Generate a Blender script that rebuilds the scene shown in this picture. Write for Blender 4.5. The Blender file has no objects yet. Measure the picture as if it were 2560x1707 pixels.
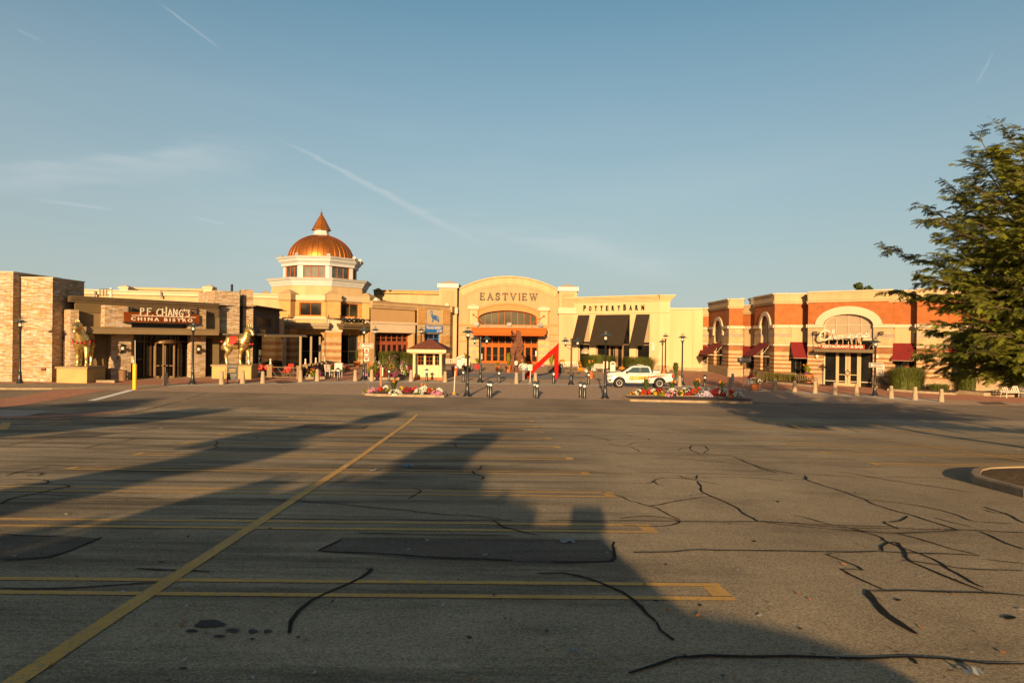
import bpy, bmesh, math, random
from mathutils import Vector, Matrix
from mathutils.noise import noise as pnoise
S = bpy.context.scene
COL = S.collection
R = math.radians
F, EPS, CZ = 1707.0, 0.0125, 3.85          # focal length in photo pixels, camera roll, camera height
SUN_EL, SUN_AZ = R(11.6), R(5.9)           # sun low behind the camera; shadows run away at 5.9 degrees right
# ---------------------------------------------------------------- camera
cd = bpy.data.cameras.new('camera'); cam = bpy.data.objects.new('camera', cd); COL.objects.link(cam)
cd.sensor_width = 36; cd.lens = 24.0; cd.clip_start = 0.1; cd.clip_end = 3000
cam.matrix_world = Matrix.Translation((0, 0, CZ)) @ Matrix.Rotation(R(90)-3.5/F, 4, 'X') @ Matrix.Rotation(EPS, 4, 'Z')
S.camera = cam
# ---------------------------------------------------------------- sky
W = bpy.data.worlds.new("World"); S.world = W; W.use_nodes = True
nt = W.node_tree; nt.nodes.clear()
def N(t, ty, **kw):
    n = t.nodes.new(ty)
    for k, v in kw.items():
        if k[0] == 'i' and k[1:].isdigit(): n.inputs[int(k[1:])].default_value = v
        else: setattr(n, k, v)
    return n
out = N(nt, 'ShaderNodeOutputWorld'); bg = N(nt, 'ShaderNodeBackground'); sky = N(nt, 'ShaderNodeTexSky', sky_type='NISHITA')
sky.sun_disc = False; sky.sun_elevation = SUN_EL; sky.sun_rotation = math.pi+SUN_AZ
sky.air_density = 1.0; sky.dust_density = 0.5; sky.ozone_density = 1.6; sky.altitude = 100
bg.inputs[1].default_value = 0.060
L = nt.links
tc = N(nt, 'ShaderNodeTexCoord')
fac = None
def vm(op, a, b=None):
    n = N(nt, 'ShaderNodeVectorMath', operation=op)
    for i, q in enumerate((a, b)):
        if q is None: continue
        if isinstance(q, (tuple, Vector)): n.inputs[i].default_value = q
        else: L.new(q, n.inputs[i])
    return n.outputs['Value'] if op == 'DOT_PRODUCT' else n.outputs[0]
def ma(op, a, b=None, c=None):
    n = N(nt, 'ShaderNodeMath', operation=op)
    for i, q in enumerate((a, b, c)):
        if q is None: continue
        if isinstance(q, (int, float)): n.inputs[i].default_value = q
        else: L.new(q, n.inputs[i])
    return n.outputs[0]
def mr(v, a, b, c=0, d=1, sm=True):
    n = N(nt, 'ShaderNodeMapRange'); n.interpolation_type = 'SMOOTHSTEP' if sm else 'LINEAR'
    L.new(v, n.inputs[0])
    for i, q in enumerate((a, b, c, d)): n.inputs[i+1].default_value = q
    return n.outputs[0]
def ray(px, py):
    dx, dy = px-1280, py-853.5; c, s = math.cos(EPS), math.sin(EPS)
    return (dx*c+dy*s)/F, -(-dx*s+dy*c+3.5)/F
def P(px, py, d):
    a, b = ray(px, py); return Vector((a*d, d, CZ+b*d))
def sdir(px, py): return Vector((ray(px, py)[0], 1, ray(px, py)[1])).normalized()
dirv = vm('NORMALIZE', tc.outputs['Generated'])
wn = N(nt, 'ShaderNodeTexNoise'); wn.inputs['Scale'].default_value = 9; wn.inputs['Detail'].default_value = 6
mp = N(nt, 'ShaderNodeMapping'); mp.inputs['Rotation'].default_value = (0.2, 0.35, 0); mp.inputs['Scale'].default_value = (1.0, 1, 7.0)
L.new(dirv, mp.inputs[0]); L.new(mp.outputs[0], wn.inputs[0])
def trail(a, b, w0, w1, amp, soft=.35):
    """a condensation trail: a thin great-circle band between two sky directions"""
    A, B = sdir(*a), sdir(*b); n = A.cross(B).normalized(); t = n.cross(A).normalized()
    dist = ma('ABSOLUTE', ma('ADD', vm('DOT_PRODUCT', dirv, n), ma('MULTIPLY', ma('SUBTRACT', wn.outputs[0], .5), w1*1.2)))
    s = vm('DOT_PRODUCT', dirv, t); e = B.dot(t)
    w = mr(s, 0, e, w0, w1, False)
    prof = ma('SUBTRACT', 1.0, mr(ma('DIVIDE', dist, w), 0, 1))
    al = ma('MULTIPLY', mr(s, -.02*e, e*soft), ma('SUBTRACT', 1.0, mr(s, e*.75, e*1.05)))
    front = ma('GREATER_THAN', vm('DOT_PRODUCT', dirv, A), 0.0)
    return ma('MULTIPLY', ma('MULTIPLY', ma('MULTIPLY', prof, al), front), ma('MULTIPLY', amp, mr(wn.outputs[0], .3, .62, .45, 1)))
tr = [trail((640, 320), (1230, 622), .0022, .011, .45), trail((1000, 520), (1780, 700), .010, .035, .4), trail((385, 0), (555, 125), .002, .003, .3),
      trail((2490, 120), (2440, 215), .002, .003, .3), trail((60, 495), (300, 527), .004, .003, .35), trail((470, 540), (570, 562), .004, .003, .3),
      trail((30, 70), (110, 105), .002, .004, .15), trail((-200, 470), (700, 385), .02, .035, .34), trail((-100, 430), (560, 372), .008, .012, .2), trail((300, 520), (1250, 640), .05, .09, .14)]
acc = tr[0]
for q in tr[1:]: acc = ma('ADD', acc, q)
sx = N(nt, 'ShaderNodeSeparateXYZ'); L.new(dirv, sx.inputs[0])
cn = N(nt, 'ShaderNodeTexNoise'); cn.inputs['Scale'].default_value = 2.2; cn.inputs['Detail'].default_value = 5
mp2 = N(nt, 'ShaderNodeMapping'); mp2.inputs['Scale'].default_value = (1, 1, 6); mp2.inputs['Rotation'].default_value = (0, .22, 0)
L.new(dirv, mp2.inputs[0]); L.new(mp2.outputs[0], cn.inputs[0])
veil = ma('MULTIPLY', mr(cn.outputs[0], .42, .75, 0, .22), mr(sx.outputs[2], .42, .1))
acc = ma('MINIMUM', ma('ADD', acc, veil), .8)
mixc = N(nt, 'ShaderNodeMixRGB'); mixc.inputs[2].default_value = (4.3, 4.8, 4.9, 1)
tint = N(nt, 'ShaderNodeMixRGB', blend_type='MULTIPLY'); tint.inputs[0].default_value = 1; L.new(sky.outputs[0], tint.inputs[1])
tc2 = N(nt, 'ShaderNodeMixRGB'); tc2.inputs[1].default_value = (1.45, 1.05, .78, 1); tc2.inputs[2].default_value = (.42, .90, .88, 1); sy = N(nt, 'ShaderNodeSeparateXYZ'); L.new(dirv, sy.inputs[0]); L.new(mr(sy.outputs[1], -.35, .45), tc2.inputs[0]); L.new(tc2.outputs[0], tint.inputs[2])  # sky behind the camera warmed and brightened to lift the shadow fill
hz = N(nt, 'ShaderNodeMixRGB'); hz.inputs[2].default_value = (3.75, 3.62, 3.62, 1)
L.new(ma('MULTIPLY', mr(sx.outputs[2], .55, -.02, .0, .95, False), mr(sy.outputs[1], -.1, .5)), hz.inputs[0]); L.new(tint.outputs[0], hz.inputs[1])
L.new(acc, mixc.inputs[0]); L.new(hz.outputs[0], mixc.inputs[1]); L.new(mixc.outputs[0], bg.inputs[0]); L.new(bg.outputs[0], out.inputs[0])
# ---------------------------------------------------------------- sun
sd = bpy.data.lights.new('sun', 'SUN'); so = bpy.data.objects.new('sun', sd); COL.objects.link(so)
sd.energy = 5.0; sd.angle = R(.55); sd.color = (1.0, .68, .345)
TOSUN = Vector((-math.sin(SUN_AZ)*math.cos(SUN_EL), -math.cos(SUN_AZ)*math.cos(SUN_EL), math.sin(SUN_EL)))
so.rotation_euler = (-TOSUN).to_track_quat('-Z', 'Y').to_euler(); so.location = (0, -40, 60)
S.view_settings.view_transform = 'Standard'; S.view_settings.look = 'None'; S.view_settings.exposure = 1.15; S.view_settings.gamma = 1
S.render.engine = 'CYCLES'
# ---------------------------------------------------------------- ground height and pixel helpers
BT = [(-60, .2), (-20, 1.1), (0, 1.97), (6, 2.30), (12, 2.67), (17, 2.975), (23, 3.28), (28, 3.56), (34, 3.77), (39, 3.82), (46, 3.78), (56, 3.72), (66, 3.58), (76, 3.44), (88, 3.05), (100, 3.0), (3000, 3.0)]
def lerpt(T, x):
    if x <= T[0][0]: return T[0][1]
    for (a, b), (c, d) in zip(T, T[1:]):
        if x <= c: return b+(d-b)*(x-a)/(c-a)
    return T[-1][1]
def g(X, Y):
    cr = .0105*min(1, max(0, (Y-18)/26)); X = max(-60, min(60, X))
    return CZ-lerpt(BT, Y)-cr*X
def G(px, py, dz=0):
    lo, hi = 2.5, 2.5
    while hi < 400:
        p = P(px, py, hi)
        if p.z < g(p.x, p.y)+dz: break
        lo = hi; hi *= 1.03
    for _ in range(30):
        m = (lo+hi)/2; p = P(px, py, m)
        if p.z < g(p.x, p.y)+dz: hi = m
        else: lo = m
    p = P(px, py, lo); p.z = g(p.x, p.y)+dz; return p
def on(px, py, z): # intersection of pixel ray with a horizontal plane
    a, b = ray(px, py); return P(px, py, (z-CZ)/b)
# ---------------------------------------------------------------- mesh builder
class MB:
    def __init__(s): s.v = []; s.f = []; s.m = []
    def add(s, vs, fs, mi=0):
        o = len(s.v); s.v += [Vector(v) for v in vs]; s.f += [tuple(o+i for i in f) for f in fs]; s.m += [mi]*len(fs); return s
    def hexa(s, p, mi=0): return s.add(p, [(0, 3, 2, 1), (4, 5, 6, 7), (0, 1, 5, 4), (1, 2, 6, 5), (2, 3, 7, 6), (3, 0, 4, 7)], mi)
    def box(s, x0, x1, y0, y1, z0, z1, mi=0):
        return s.hexa([(x0, y0, z0), (x1, y0, z0), (x1, y1, z0), (x0, y1, z0), (x0, y0, z1), (x1, y0, z1), (x1, y1, z1), (x0, y1, z1)], mi)
    def prism(s, poly, a, b, mi=0):
        """poly: points; a, b: offset vectors of the two ends"""
        n = len(poly); a = Vector(a); b = Vector(b)
        s.add([Vector(p)+a for p in poly]+[Vector(p)+b for p in poly], [tuple(range(n))[::-1], tuple(range(n, 2*n))]+[(i, (i+1) % n, n+(i+1) % n, n+i) for i in range(n)], mi); return s
    def lathe(s, prof, c=(0, 0, 0), n=12, mi=0, rot=0, sx=1, sy=1):
        c = Vector(c); vs = []; fs = []
        for r, z in prof:
            for k in range(n):
                a = rot+2*math.pi*k/n; vs.append(c+Vector((r*math.cos(a)*sx, r*math.sin(a)*sy, z)))
        for j in range(len(prof)-1):
            for k in range(n):
                k2 = (k+1) % n; fs.append((j*n+k, j*n+k2, (j+1)*n+k2, (j+1)*n+k))
        fs.append(tuple(range(n))[::-1]); fs.append(tuple(range((len(prof)-1)*n, len(prof)*n)))
        return s.add(vs, fs, mi)
    def tube(s, pts, r, n=8, mi=0, r2=None):
        pts = [Vector(p) for p in pts]; vs = []; fs = []; m = len(pts); up = Vector((0, 0, 1))
        for i, p in enumerate(pts):
            d = (pts[min(i+1, m-1)]-pts[max(i-1, 0)]).normalized()
            a = d.cross(up); a = d.cross(Vector((1, 0, 0))) if a.length < .1 else a
            a.normalize(); b = d.cross(a); rr = r if r2 is None else r+(r2-r)*i/(m-1)
            for k in range(n):
                t = 2*math.pi*k/n; vs.append(p+(a*math.cos(t)+b*math.sin(t))*rr)
        for j in range(m-1):
            for k in range(n): fs.append((j*n+k, (j+1)*n+k, (j+1)*n+(k+1) % n, j*n+(k+1) % n))
        fs.append(tuple(range(n))); fs.append(tuple(range((m-1)*n, m*n))[::-1])
        return s.add(vs, fs, mi)
    def mesh(s, name, mats, smooth=False, off=None):
        me = bpy.data.meshes.new(name); o = off or Vector((0, 0, 0))
        me.from_pydata([v-o for v in s.v], [], s.f)
        mats = mats if isinstance(mats, (list, tuple)) else [mats]
        for q in mats: me.materials.append(q)
        for p, mi in zip(me.polygons, s.m): p.material_index = mi; p.use_smooth = smooth
        uv = me.uv_layers.new(name='UVMap'); V = s.v
        for p in me.polygons:
            n = p.normal
            if abs(n.z) > .72:
                for li in p.loop_indices:
                    v = V[me.loops[li].vertex_index]; uv.data[li].uv = (v.x, v.y)
            else:
                t = Vector((-n.y, n.x, 0)).normalized()
                for li in p.loop_indices:
                    v = V[me.loops[li].vertex_index]; uv.data[li].uv = (v.x*t.x+v.y*t.y, v.z)
        return me
    def build(s, name, mats, parent=None, smooth=False, world=False):
        me = s.mesh(name, mats, smooth, parent.location if (world and parent) else None)
        if smooth: me.set_sharp_from_angle(angle=R(38))
        o = bpy.data.objects.new(name, me); COL.objects.link(o)
        if parent:
            o.parent = parent
            if world and parent.parent: o.matrix_parent_inverse = Matrix.Identity(4)
        return o
def tag(o, label=None, cat=None, group=None, kind=None):
    if label: o['label'] = label
    if cat: o['category'] = cat
    if group: o['group'] = group
    if kind: o['kind'] = kind
    return o
def thing(name, label, cat, loc=(0, 0, 0), rz=0, group=None):
    o = bpy.data.objects.new(name, None); COL.objects.link(o); o.location = loc; o.rotation_euler = (0, 0, rz)
    o.empty_display_size = .3
    return tag(o, label, cat, group)
def struct(name, mb, m, **k): return tag(mb.build(name, m, **k), kind='structure')
def sub(mb, name, m, part, smooth=False):
    """sub-part: child of a part whose origin sits at the thing's origin"""
    root = part.parent; me = mb.mesh(name, m, smooth, root.location if root.get('wld') else None)
    if smooth: me.set_sharp_from_angle(angle=R(38))
    o = bpy.data.objects.new(name, me); COL.objects.link(o); o.parent = part; return o
used = set()
def place(proto, loc, rz=0, label=None, sc=1, group=None):
    """first call moves the prototype, later ones copy it with its parts and sub-parts"""
    if proto.name not in used: used.add(proto.name); r = proto
    else:
        def cp(o, par):
            c = o.copy(); COL.objects.link(c)
            if par: c.parent = par
            for ch in o.children: cp(ch, c)
            return c
        r = cp(proto, None)
    r.location = loc; r.rotation_euler = (0, 0, rz); r.scale = (sc, sc, sc)
    if label: r['label'] = label
    if group: r['group'] = group
    return r
# ---------------------------------------------------------------- materials
def newmat(name):
    m = bpy.data.materials.new(name); m.use_nodes = True; t = m.node_tree; b = t.nodes['Principled BSDF']; return m, t, b
def lnk(t, a, b): t.links.new(a, b)
KG = .56   # paint and masonry colours below are written light; real base colours are this much darker
def kc(c, k=None):
    k = KG if k is None else k
    w = (1.17, 1.0, .86) if k < .8 and c[2] < c[0] else (1, 1, 1)
    return tuple(q*k*w_ for q, w_ in zip(c, w)) if max(c) > .1 else c
def M(name, c, rough=.75, metal=0, var=.12, scale=2.5, bump=0, bscale=30, spec=.35, streak=0, coat=0, trans=0, k=None):
    c = kc(c, k)
    m, t, b = newmat(name)
    b.inputs['Roughness'].default_value = rough; b.inputs['Metallic'].default_value = metal; b.inputs['Specular IOR Level'].default_value = spec
    if coat: b.inputs['Coat Weight'].default_value = coat; b.inputs['Coat Roughness'].default_value = .06
    if trans: b.inputs['Transmission Weight'].default_value = trans
    if var:
        co = N(t, 'ShaderNodeTexCoord'); n = N(t, 'ShaderNodeTexNoise'); n.inputs['Scale'].default_value = scale; n.inputs['Detail'].default_value = 5
        if streak:
            mpp = N(t, 'ShaderNodeMapping'); mpp.inputs['Scale'].default_value = (1, 1, streak); lnk(t, co.outputs['Object'], mpp.inputs[0]); lnk(t, mpp.outputs[0], n.inputs[0])
        else: lnk(t, co.outputs['Object'], n.inputs[0])
        r = N(t, 'ShaderNodeMapRange'); r.inputs[1].default_value = .3; r.inputs[2].default_value = .7; r.inputs[3].default_value = 1-var; r.inputs[4].default_value = 1+var
        lnk(t, n.outputs[0], r.inputs[0])
        mx = N(t, 'ShaderNodeMixRGB', blend_type='MULTIPLY'); mx.inputs[0].default_value = 1; mx.inputs[1].default_value = (*c, 1)
        lnk(t, r.outputs[0], mx.inputs[2]); lnk(t, mx.outputs[0], b.inputs['Base Color'])
    else: b.inputs['Base Color'].default_value = (*c, 1)
    if bump:
        co = N(t, 'ShaderNodeTexCoord'); n = N(t, 'ShaderNodeTexNoise'); n.inputs['Scale'].default_value = bscale; n.inputs['Detail'].default_value = 3
        bp = N(t, 'ShaderNodeBump'); bp.inputs['Strength'].default_value = bump; bp.inputs['Distance'].default_value = .02
        lnk(t, co.outputs['Object'], n.inputs[0]); lnk(t, n.outputs[0], bp.inputs['Height']); lnk(t, bp.outputs[0], b.inputs['Normal'])
    return m
def brickmat(name, stops, bw, bh, mortar, msize=.006, rough=.85, bump=.5, off=.5, noisev=.15, sq=1, mixrow=0, k=None):
    stops = [kc(q, k) for q in stops]; mortar = kc(mortar, k)
    m, t, b = newmat(name); b.inputs['Roughness'].default_value = rough; b.inputs['Specular IOR Level'].default_value = .25
    uv = N(t, 'ShaderNodeUVMap'); br = N(t, 'ShaderNodeTexBrick'); br.offset = off; br.squash = sq
    br.inputs['Color1'].default_value = (0, 0, 0, 1); br.inputs['Color2'].default_value = (1, 1, 1, 1); br.inputs['Mortar'].default_value = (.5, .5, .5, 1)
    br.inputs['Scale'].default_value = 1; br.inputs['Mortar Size'].default_value = msize; br.inputs['Brick Width'].default_value = bw; br.inputs['Row Height'].default_value = bh; br.inputs['Mortar Smooth'].default_value = .3
    lnk(t, uv.outputs[0], br.inputs[0])
    ramp = N(t, 'ShaderNodeValToRGB'); ramp.color_ramp.interpolation = 'CONSTANT' if len(stops) > 2 else 'LINEAR'
    e = ramp.color_ramp.elements
    while len(e) < len(stops): e.new(.5)
    for i, c in enumerate(stops): e[i].position = i/len(stops) if len(stops) > 2 else i; e[i].color = (*c, 1)
    ns = N(t, 'ShaderNodeTexNoise'); ns.inputs['Scale'].default_value = 3.5; ns.inputs['Detail'].default_value = 6; lnk(t, uv.outputs[0], ns.inputs[0])
    ad = N(t, 'ShaderNodeMath', operation='MULTIPLY_ADD'); ad.inputs[1].default_value = .5*mixrow; lnk(t, ns.outputs[0], ad.inputs[0]); lnk(t, br.outputs['Color'], ad.inputs[2])
    sb = N(t, 'ShaderNodeMath', operation='SUBTRACT'); sb.inputs[1].default_value = .25*mixrow; lnk(t, ad.outputs[0], sb.inputs[0]); lnk(t, sb.outputs[0], ramp.inputs[0])
    r = N(t, 'ShaderNodeMapRange'); r.inputs[1].default_value = .3; r.inputs[2].default_value = .7; r.inputs[3].default_value = 1-noisev; r.inputs[4].default_value = 1+noisev
    lnk(t, ns.outputs[0], r.inputs[0])
    mm = N(t, 'ShaderNodeMixRGB', blend_type='MULTIPLY'); mm.inputs[0].default_value = 1; lnk(t, ramp.outputs[0], mm.inputs[1]); lnk(t, r.outputs[0], mm.inputs[2])
    mx = N(t, 'ShaderNodeMixRGB'); mx.inputs[2].default_value = (*mortar, 1); lnk(t, br.outputs['Fac'], mx.inputs[0]); lnk(t, mm.outputs[0], mx.inputs[1]); lnk(t, mx.outputs[0], b.inputs['Base Color'])
    if bump:
        h = N(t, 'ShaderNodeMath', operation='MULTIPLY_ADD'); h.inputs[1].default_value = .6; lnk(t, br.outputs['Color'], h.inputs[0])
        iv = N(t, 'ShaderNodeMath', operation='MULTIPLY_ADD'); iv.inputs[1].default_value = -1.2; iv.inputs[2].default_value = 1; lnk(t, br.outputs['Fac'], iv.inputs[0]); lnk(t, iv.outputs[0], h.inputs[2])
        bp = N(t, 'ShaderNodeBump'); bp.inputs['Strength'].default_value = bump; bp.inputs['Distance'].default_value = .03; lnk(t, h.outputs[0], bp.inputs['Height']); lnk(t, bp.outputs[0], b.inputs['Normal'])
    return m
def stripes(name, bands, off=0):
    """banded masonry: bands = list of (height, colour) with masonry joints drawn over them"""
    bands = [(z_, kc(c_)) for z_, c_ in bands]
    m, t, b = newmat(name); b.inputs['Roughness'].default_value = .85; b.inputs['Specular IOR Level'].default_value = .25
    ge = N(t, 'ShaderNodeUVMap'); sp = N(t, 'ShaderNodeSeparateXYZ'); lnk(t, ge.outputs[0], sp.inputs[0])
    mr_ = N(t, 'ShaderNodeMapRange'); mr_.inputs[1].default_value = -1; mr_.inputs[2].default_value = 9; lnk(t, sp.outputs[1], mr_.inputs[0])
    ramps = None; zs = sorted(bands)
    # chained comparisons keep every band edge exact
    cur = None
    for i, (z, c) in enumerate(zs):
        if cur is None:
            rg = N(t, 'ShaderNodeRGB'); rg.outputs[0].default_value = (*c, 1); cur = rg.outputs[0]; continue
        gt = N(t, 'ShaderNodeMath', operation='GREATER_THAN'); gt.inputs[1].default_value = z; lnk(t, sp.outputs[1], gt.inputs[0])
        mx = N(t, 'ShaderNodeMixRGB'); mx.inputs[2].default_value = (*c, 1); lnk(t, gt.outputs[0], mx.inputs[0]); lnk(t, cur, mx.inputs[1]); cur = mx.outputs[0]
    br = N(t, 'ShaderNodeTexBrick'); br.inputs['Scale'].default_value = 1; br.inputs['Brick Width'].default_value = .4; br.inputs['Row Height'].default_value = .2
    br.inputs['Mortar Size'].default_value = .008; br.inputs['Color1'].default_value = (.82, .82, .82, 1); br.inputs['Color2'].default_value = (1.05, 1.03, 1, 1); br.inputs['Mortar'].default_value = (.8, .78, .74, 1)
    lnk(t, ge.outputs[0], br.inputs[0])
    mu = N(t, 'ShaderNodeMixRGB', blend_type='MULTIPLY'); mu.inputs[0].default_value = .8; lnk(t, cur, mu.inputs[1]); lnk(t, br.outputs[0], mu.inputs[2])
    ns = N(t, 'ShaderNodeTexNoise'); ns.inputs['Scale'].default_value = 1.7; ns.inputs['Detail'].default_value = 8; lnk(t, ge.outputs[0], ns.inputs[0])
    r = N(t, 'ShaderNodeMapRange'); r.inputs[1].default_value = .3; r.inputs[2].default_value = .7; r.inputs[3].default_value = .84; r.inputs[4].default_value = 1.1; lnk(t, ns.outputs[0], r.inputs[0])
    m2 = N(t, 'ShaderNodeMixRGB', blend_type='MULTIPLY'); m2.inputs[0].default_value = 1; lnk(t, mu.outputs[0], m2.inputs[1]); lnk(t, r.outputs[0], m2.inputs[2])
    lnk(t, m2.outputs[0], b.inputs['Base Color'])
    return m
STONE = brickmat('ledge stone', [(.48, .34, .18), (.58, .54, .47), (.40, .32, .23), (.66, .62, .54), (.54, .38, .18), (.46, .41, .35), (.60, .49, .33), (.70, .66, .58)], .47, .062, (.16, .12, .085), .005, bump=1.0, noisev=.22, off=.37, mixrow=.12, k=.66)
CREAM = M('cream stucco', (.57, .475, .30), .9, var=.09, scale=1.6, streak=.18, bump=.15, bscale=60)
CREAM2 = M('pale trim stucco', (.68, .62, .50), .85, var=.05, scale=.8)
WHITE = M('white cornice paint', (.70, .72, .72), .8, var=.06, scale=1.2)
TAN = M('tan stucco', (.49, .385, .235), .9, var=.08, scale=1.5, streak=.18, bump=.15, bscale=60)
TAN2 = M('gold block', (.60, .40, .17), .9, var=.1, scale=1.5)
PBC = M('store cream stucco', (.74, .60, .38), .9, var=.07, scale=1.3, streak=.15, bump=.12, bscale=50)
BASE = brickmat('limestone plinth', [(.46, .38, .26), (.54, .46, .33)], .9, .3, (.3, .25, .17), .008, bump=.2)
GOLDBR = brickmat('gold brick', [(.56, .35, .13), (.64, .42, .18)], .4, .2, (.36, .24, .11), .012, bump=.2)
OLIVE = M('olive stucco', (.235, .19, .105), .9, var=.06, scale=.7)
BRONZE = M('bronze trim', (.13, .10, .06), .6, var=.1, scale=2)
CANOPYM = M('canopy fascia', (.27, .22, .13), .6, var=.06, scale=1)
GREY = M('grey green metal', (.12, .12, .11), .5, var=.1)
BLACK = M('black paint', (.012, .012, .012), .35, var=.15, spec=.5)
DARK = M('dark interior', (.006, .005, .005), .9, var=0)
TERRA = M('terracotta frame', (.52, .145, .03), .8, var=.1, scale=3, spec=.08)
TERRA2 = M('terracotta trim', (.60, .28, .10), .7, var=.06)
RUSTF = M('rust red frame', (.36, .10, .05), .55, var=.1)
BLUE = M('blue frame', (.03, .13, .40), .6, var=.06, k=1, spec=.1)
def glass(name, c, rough=.06, refl=.5, var=.5, scale=.8):
    m = M(name, c, rough, 0, var, scale, spec=refl); return m
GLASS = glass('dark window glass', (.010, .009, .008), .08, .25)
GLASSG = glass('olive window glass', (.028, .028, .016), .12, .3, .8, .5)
GLASSB = glass('drum window glass', (.06, .065, .06), .06, .6, .8, .4)
FROST = M('frosted glass', (.42, .37, .28), .4, var=.05)
ORANGE = M('orange stucco', (.52, .17, .045), .9, var=.06, scale=.7, bump=.12, bscale=60)
MAROON = M('maroon canvas', (.20, .012, .014), .85, var=.12, scale=4)
BROWNAW = M('dark brown canvas', (.019, .012, .006), .9, var=.08, scale=2)
DGREY = M('weathered metal letter', (.098, .082, .062), .75, 0, var=.2, spec=.1)
WPAINT = M('white paint', (.78, .76, .70), .5, var=.04)
RED = M('red enamel', (.42, .010, .004), .8, var=.08, scale=2, spec=.1)
RUST = M('rusted steel', (.10, .035, .016), .8, var=.4, scale=6, bump=.6, bscale=12)
CONC = M('concrete', (.44, .38, .29), .9, var=.15, scale=3, bump=.3, bscale=30)
KERB = M('kerb concrete', (.36, .31, .23), .9, var=.22, scale=3, bump=.3, bscale=30)
CLAY = M('terracotta clay', (.50, .17, .055), .8, var=.12, scale=6)
COPPER = M('copper roof', (.42, .145, .032), .46, .8, var=.16, scale=1.2, streak=.25, k=.9)
GOLD = M('gold paint', (.66, .48, .19), .36, .88, var=.16, scale=5, bump=.15, bscale=10, k=.95)
YEL = M('yellow paint', (.62, .36, .01), .5, var=.1)
WICK = M('dark wicker', (.05, .035, .025), .7, var=.3, scale=20)
LEAFG = M('leaf green', (.07, .10, .018), .6, var=.35, scale=5)
SOIL = M('mulch', (.06, .03, .018), .95, var=.4, scale=12, bump=.8, bscale=25)
BOX = BLACK
# ---------------------------------------------------------------- facade frame
class Fac:
    def __init__(s, a, b):
        """a, b: (pixel x, depth) of the two ends of a vertical plane"""
        A, B = P(a[0], 850, a[1]), P(b[0], 850, b[1]); s.A = Vector((A.x, A.y, 0)); B = Vector((B.x, B.y, 0))
        s.t = (B-s.A).normalized(); s.len = (B-s.A).length; s.n = Vector((s.t.y, -s.t.x, 0))
        if s.n.y > 0 and abs(s.n.y) > .02: s.n = -s.n
    def uz(s, px, py, o=0):
        a, b = ray(px, py); A = s.A+s.n*o; dr = Vector((a, 1, 0)); d = A.dot(s.n)/dr.dot(s.n); p = dr*d
        return (p-A).dot(s.t), CZ+b*d
    def u(s, px, py=850, o=0): return s.uz(px, py, o)[0]
    def z(s, px, py, o=0): return s.uz(px, py, o)[1]
    def pt(s, u, z, o=0): return s.A+s.t*u+s.n*o+Vector((0, 0, z))
    def box(s, mb, u0, u1, z0, z1, o0, o1, mi=0):
        q = [s.pt(u0, z0, o1), s.pt(u1, z0, o1), s.pt(u1, z0, o0), s.pt(u0, z0, o0)]
        return mb.hexa(q+[p+Vector((0, 0, z1-z0)) for p in q], mi)
    def pbox(s, mb, x0, x1, y0, y1, o0, o1, mi=0):
        """box from a pixel rectangle measured on the front face o1"""
        xm = (x0+x1)/2; return s.box(mb, s.u(x0, (y0+y1)/2, o1), s.u(x1, (y0+y1)/2, o1), s.z(xm, y1, o1), s.z(xm, y0, o1), o0, o1, mi)
    def gz(s, u, o=0): p = s.pt(u, 0, o); return g(p.x, p.y)
    def wall(s, mb, u0, u1, z0, z1, ops=(), o=0, rev=.35, mi=0, mr_=0):
        """sheet with openings (ua,ub,za,zb,arch rise) and reveals"""
        us = sorted({u0, u1, *[q for op in ops for q in op[:2]]}); zs = sorted({z0, z1, *[q for op in ops for q in op[2:4]]})
        us = [q for q in us if u0 <= q <= u1]; zs = [q for q in zs if z0 <= q <= z1]
        for ua, ub in zip(us, us[1:]):
            for za, zb in zip(zs, zs[1:]):
                cu, cz = (ua+ub)/2, (za+zb)/2
                if any(op[0] < cu < op[1] and op[2] < cz < op[3] for op in ops): continue
                mb.add([s.pt(ua, za, o), s.pt(ub, za, o), s.pt(ub, zb, o), s.pt(ua, zb, o)], [(0, 1, 2, 3)], mi)
        for op in ops:
            ua, ub, za, zb = op[:4]; ar = op[4] if len(op) > 4 else 0
            if ar: arc = [((ua+ub)/2+(ub-ua)/2*math.cos(math.pi*(1-k/16)), zb-ar+ar*math.sin(math.pi*k/16)) for k in range(17)]
            else: arc = [(ua, zb), (ub, zb)]
            path = [(ua, za)]+arc+[(ub, za)]
            if ar:
                for i in range(16):
                    a, b = arc[i], arc[i+1]; mb.add([s.pt(a[0], a[1], o), s.pt(b[0], b[1], o), s.pt(b[0], zb, o), s.pt(a[0], zb, o)], [(0, 1, 2, 3)], mi)
            for a, b in zip(path, path[1:]):
                mb.add([s.pt(a[0], a[1], o), s.pt(b[0], b[1], o), s.pt(b[0], b[1], o-rev), s.pt(a[0], a[1], o-rev)], [(0, 1, 2, 3)], mr_)
            if za > z0+.01: mb.add([s.pt(ua, za, o), s.pt(ub, za, o), s.pt(ub, za, o-rev), s.pt(ua, za, o-rev)], [(0, 1, 2, 3)], mr_)
        return mb
    def arcband(s, mb, uc, zc, r0, r1, o0, o1, a0=0, a1=180, n=20, sy=1, mi=0):
        ps = []
        for k in range(n+1):
            a = R(a0+(a1-a0)*k/n); ps.append((math.cos(a), math.sin(a)*sy))
        for a, b in zip(ps, ps[1:]):
            q = [(uc+r0*a[0], zc+r0*a[1]), (uc+r1*a[0], zc+r1*a[1]), (uc+r1*b[0], zc+r1*b[1]), (uc+r0*b[0], zc+r0*b[1])]
            mb.hexa([s.pt(x, y, o0) for x, y in q]+[s.pt(x, y, o1) for x, y in q], mi)
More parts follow.
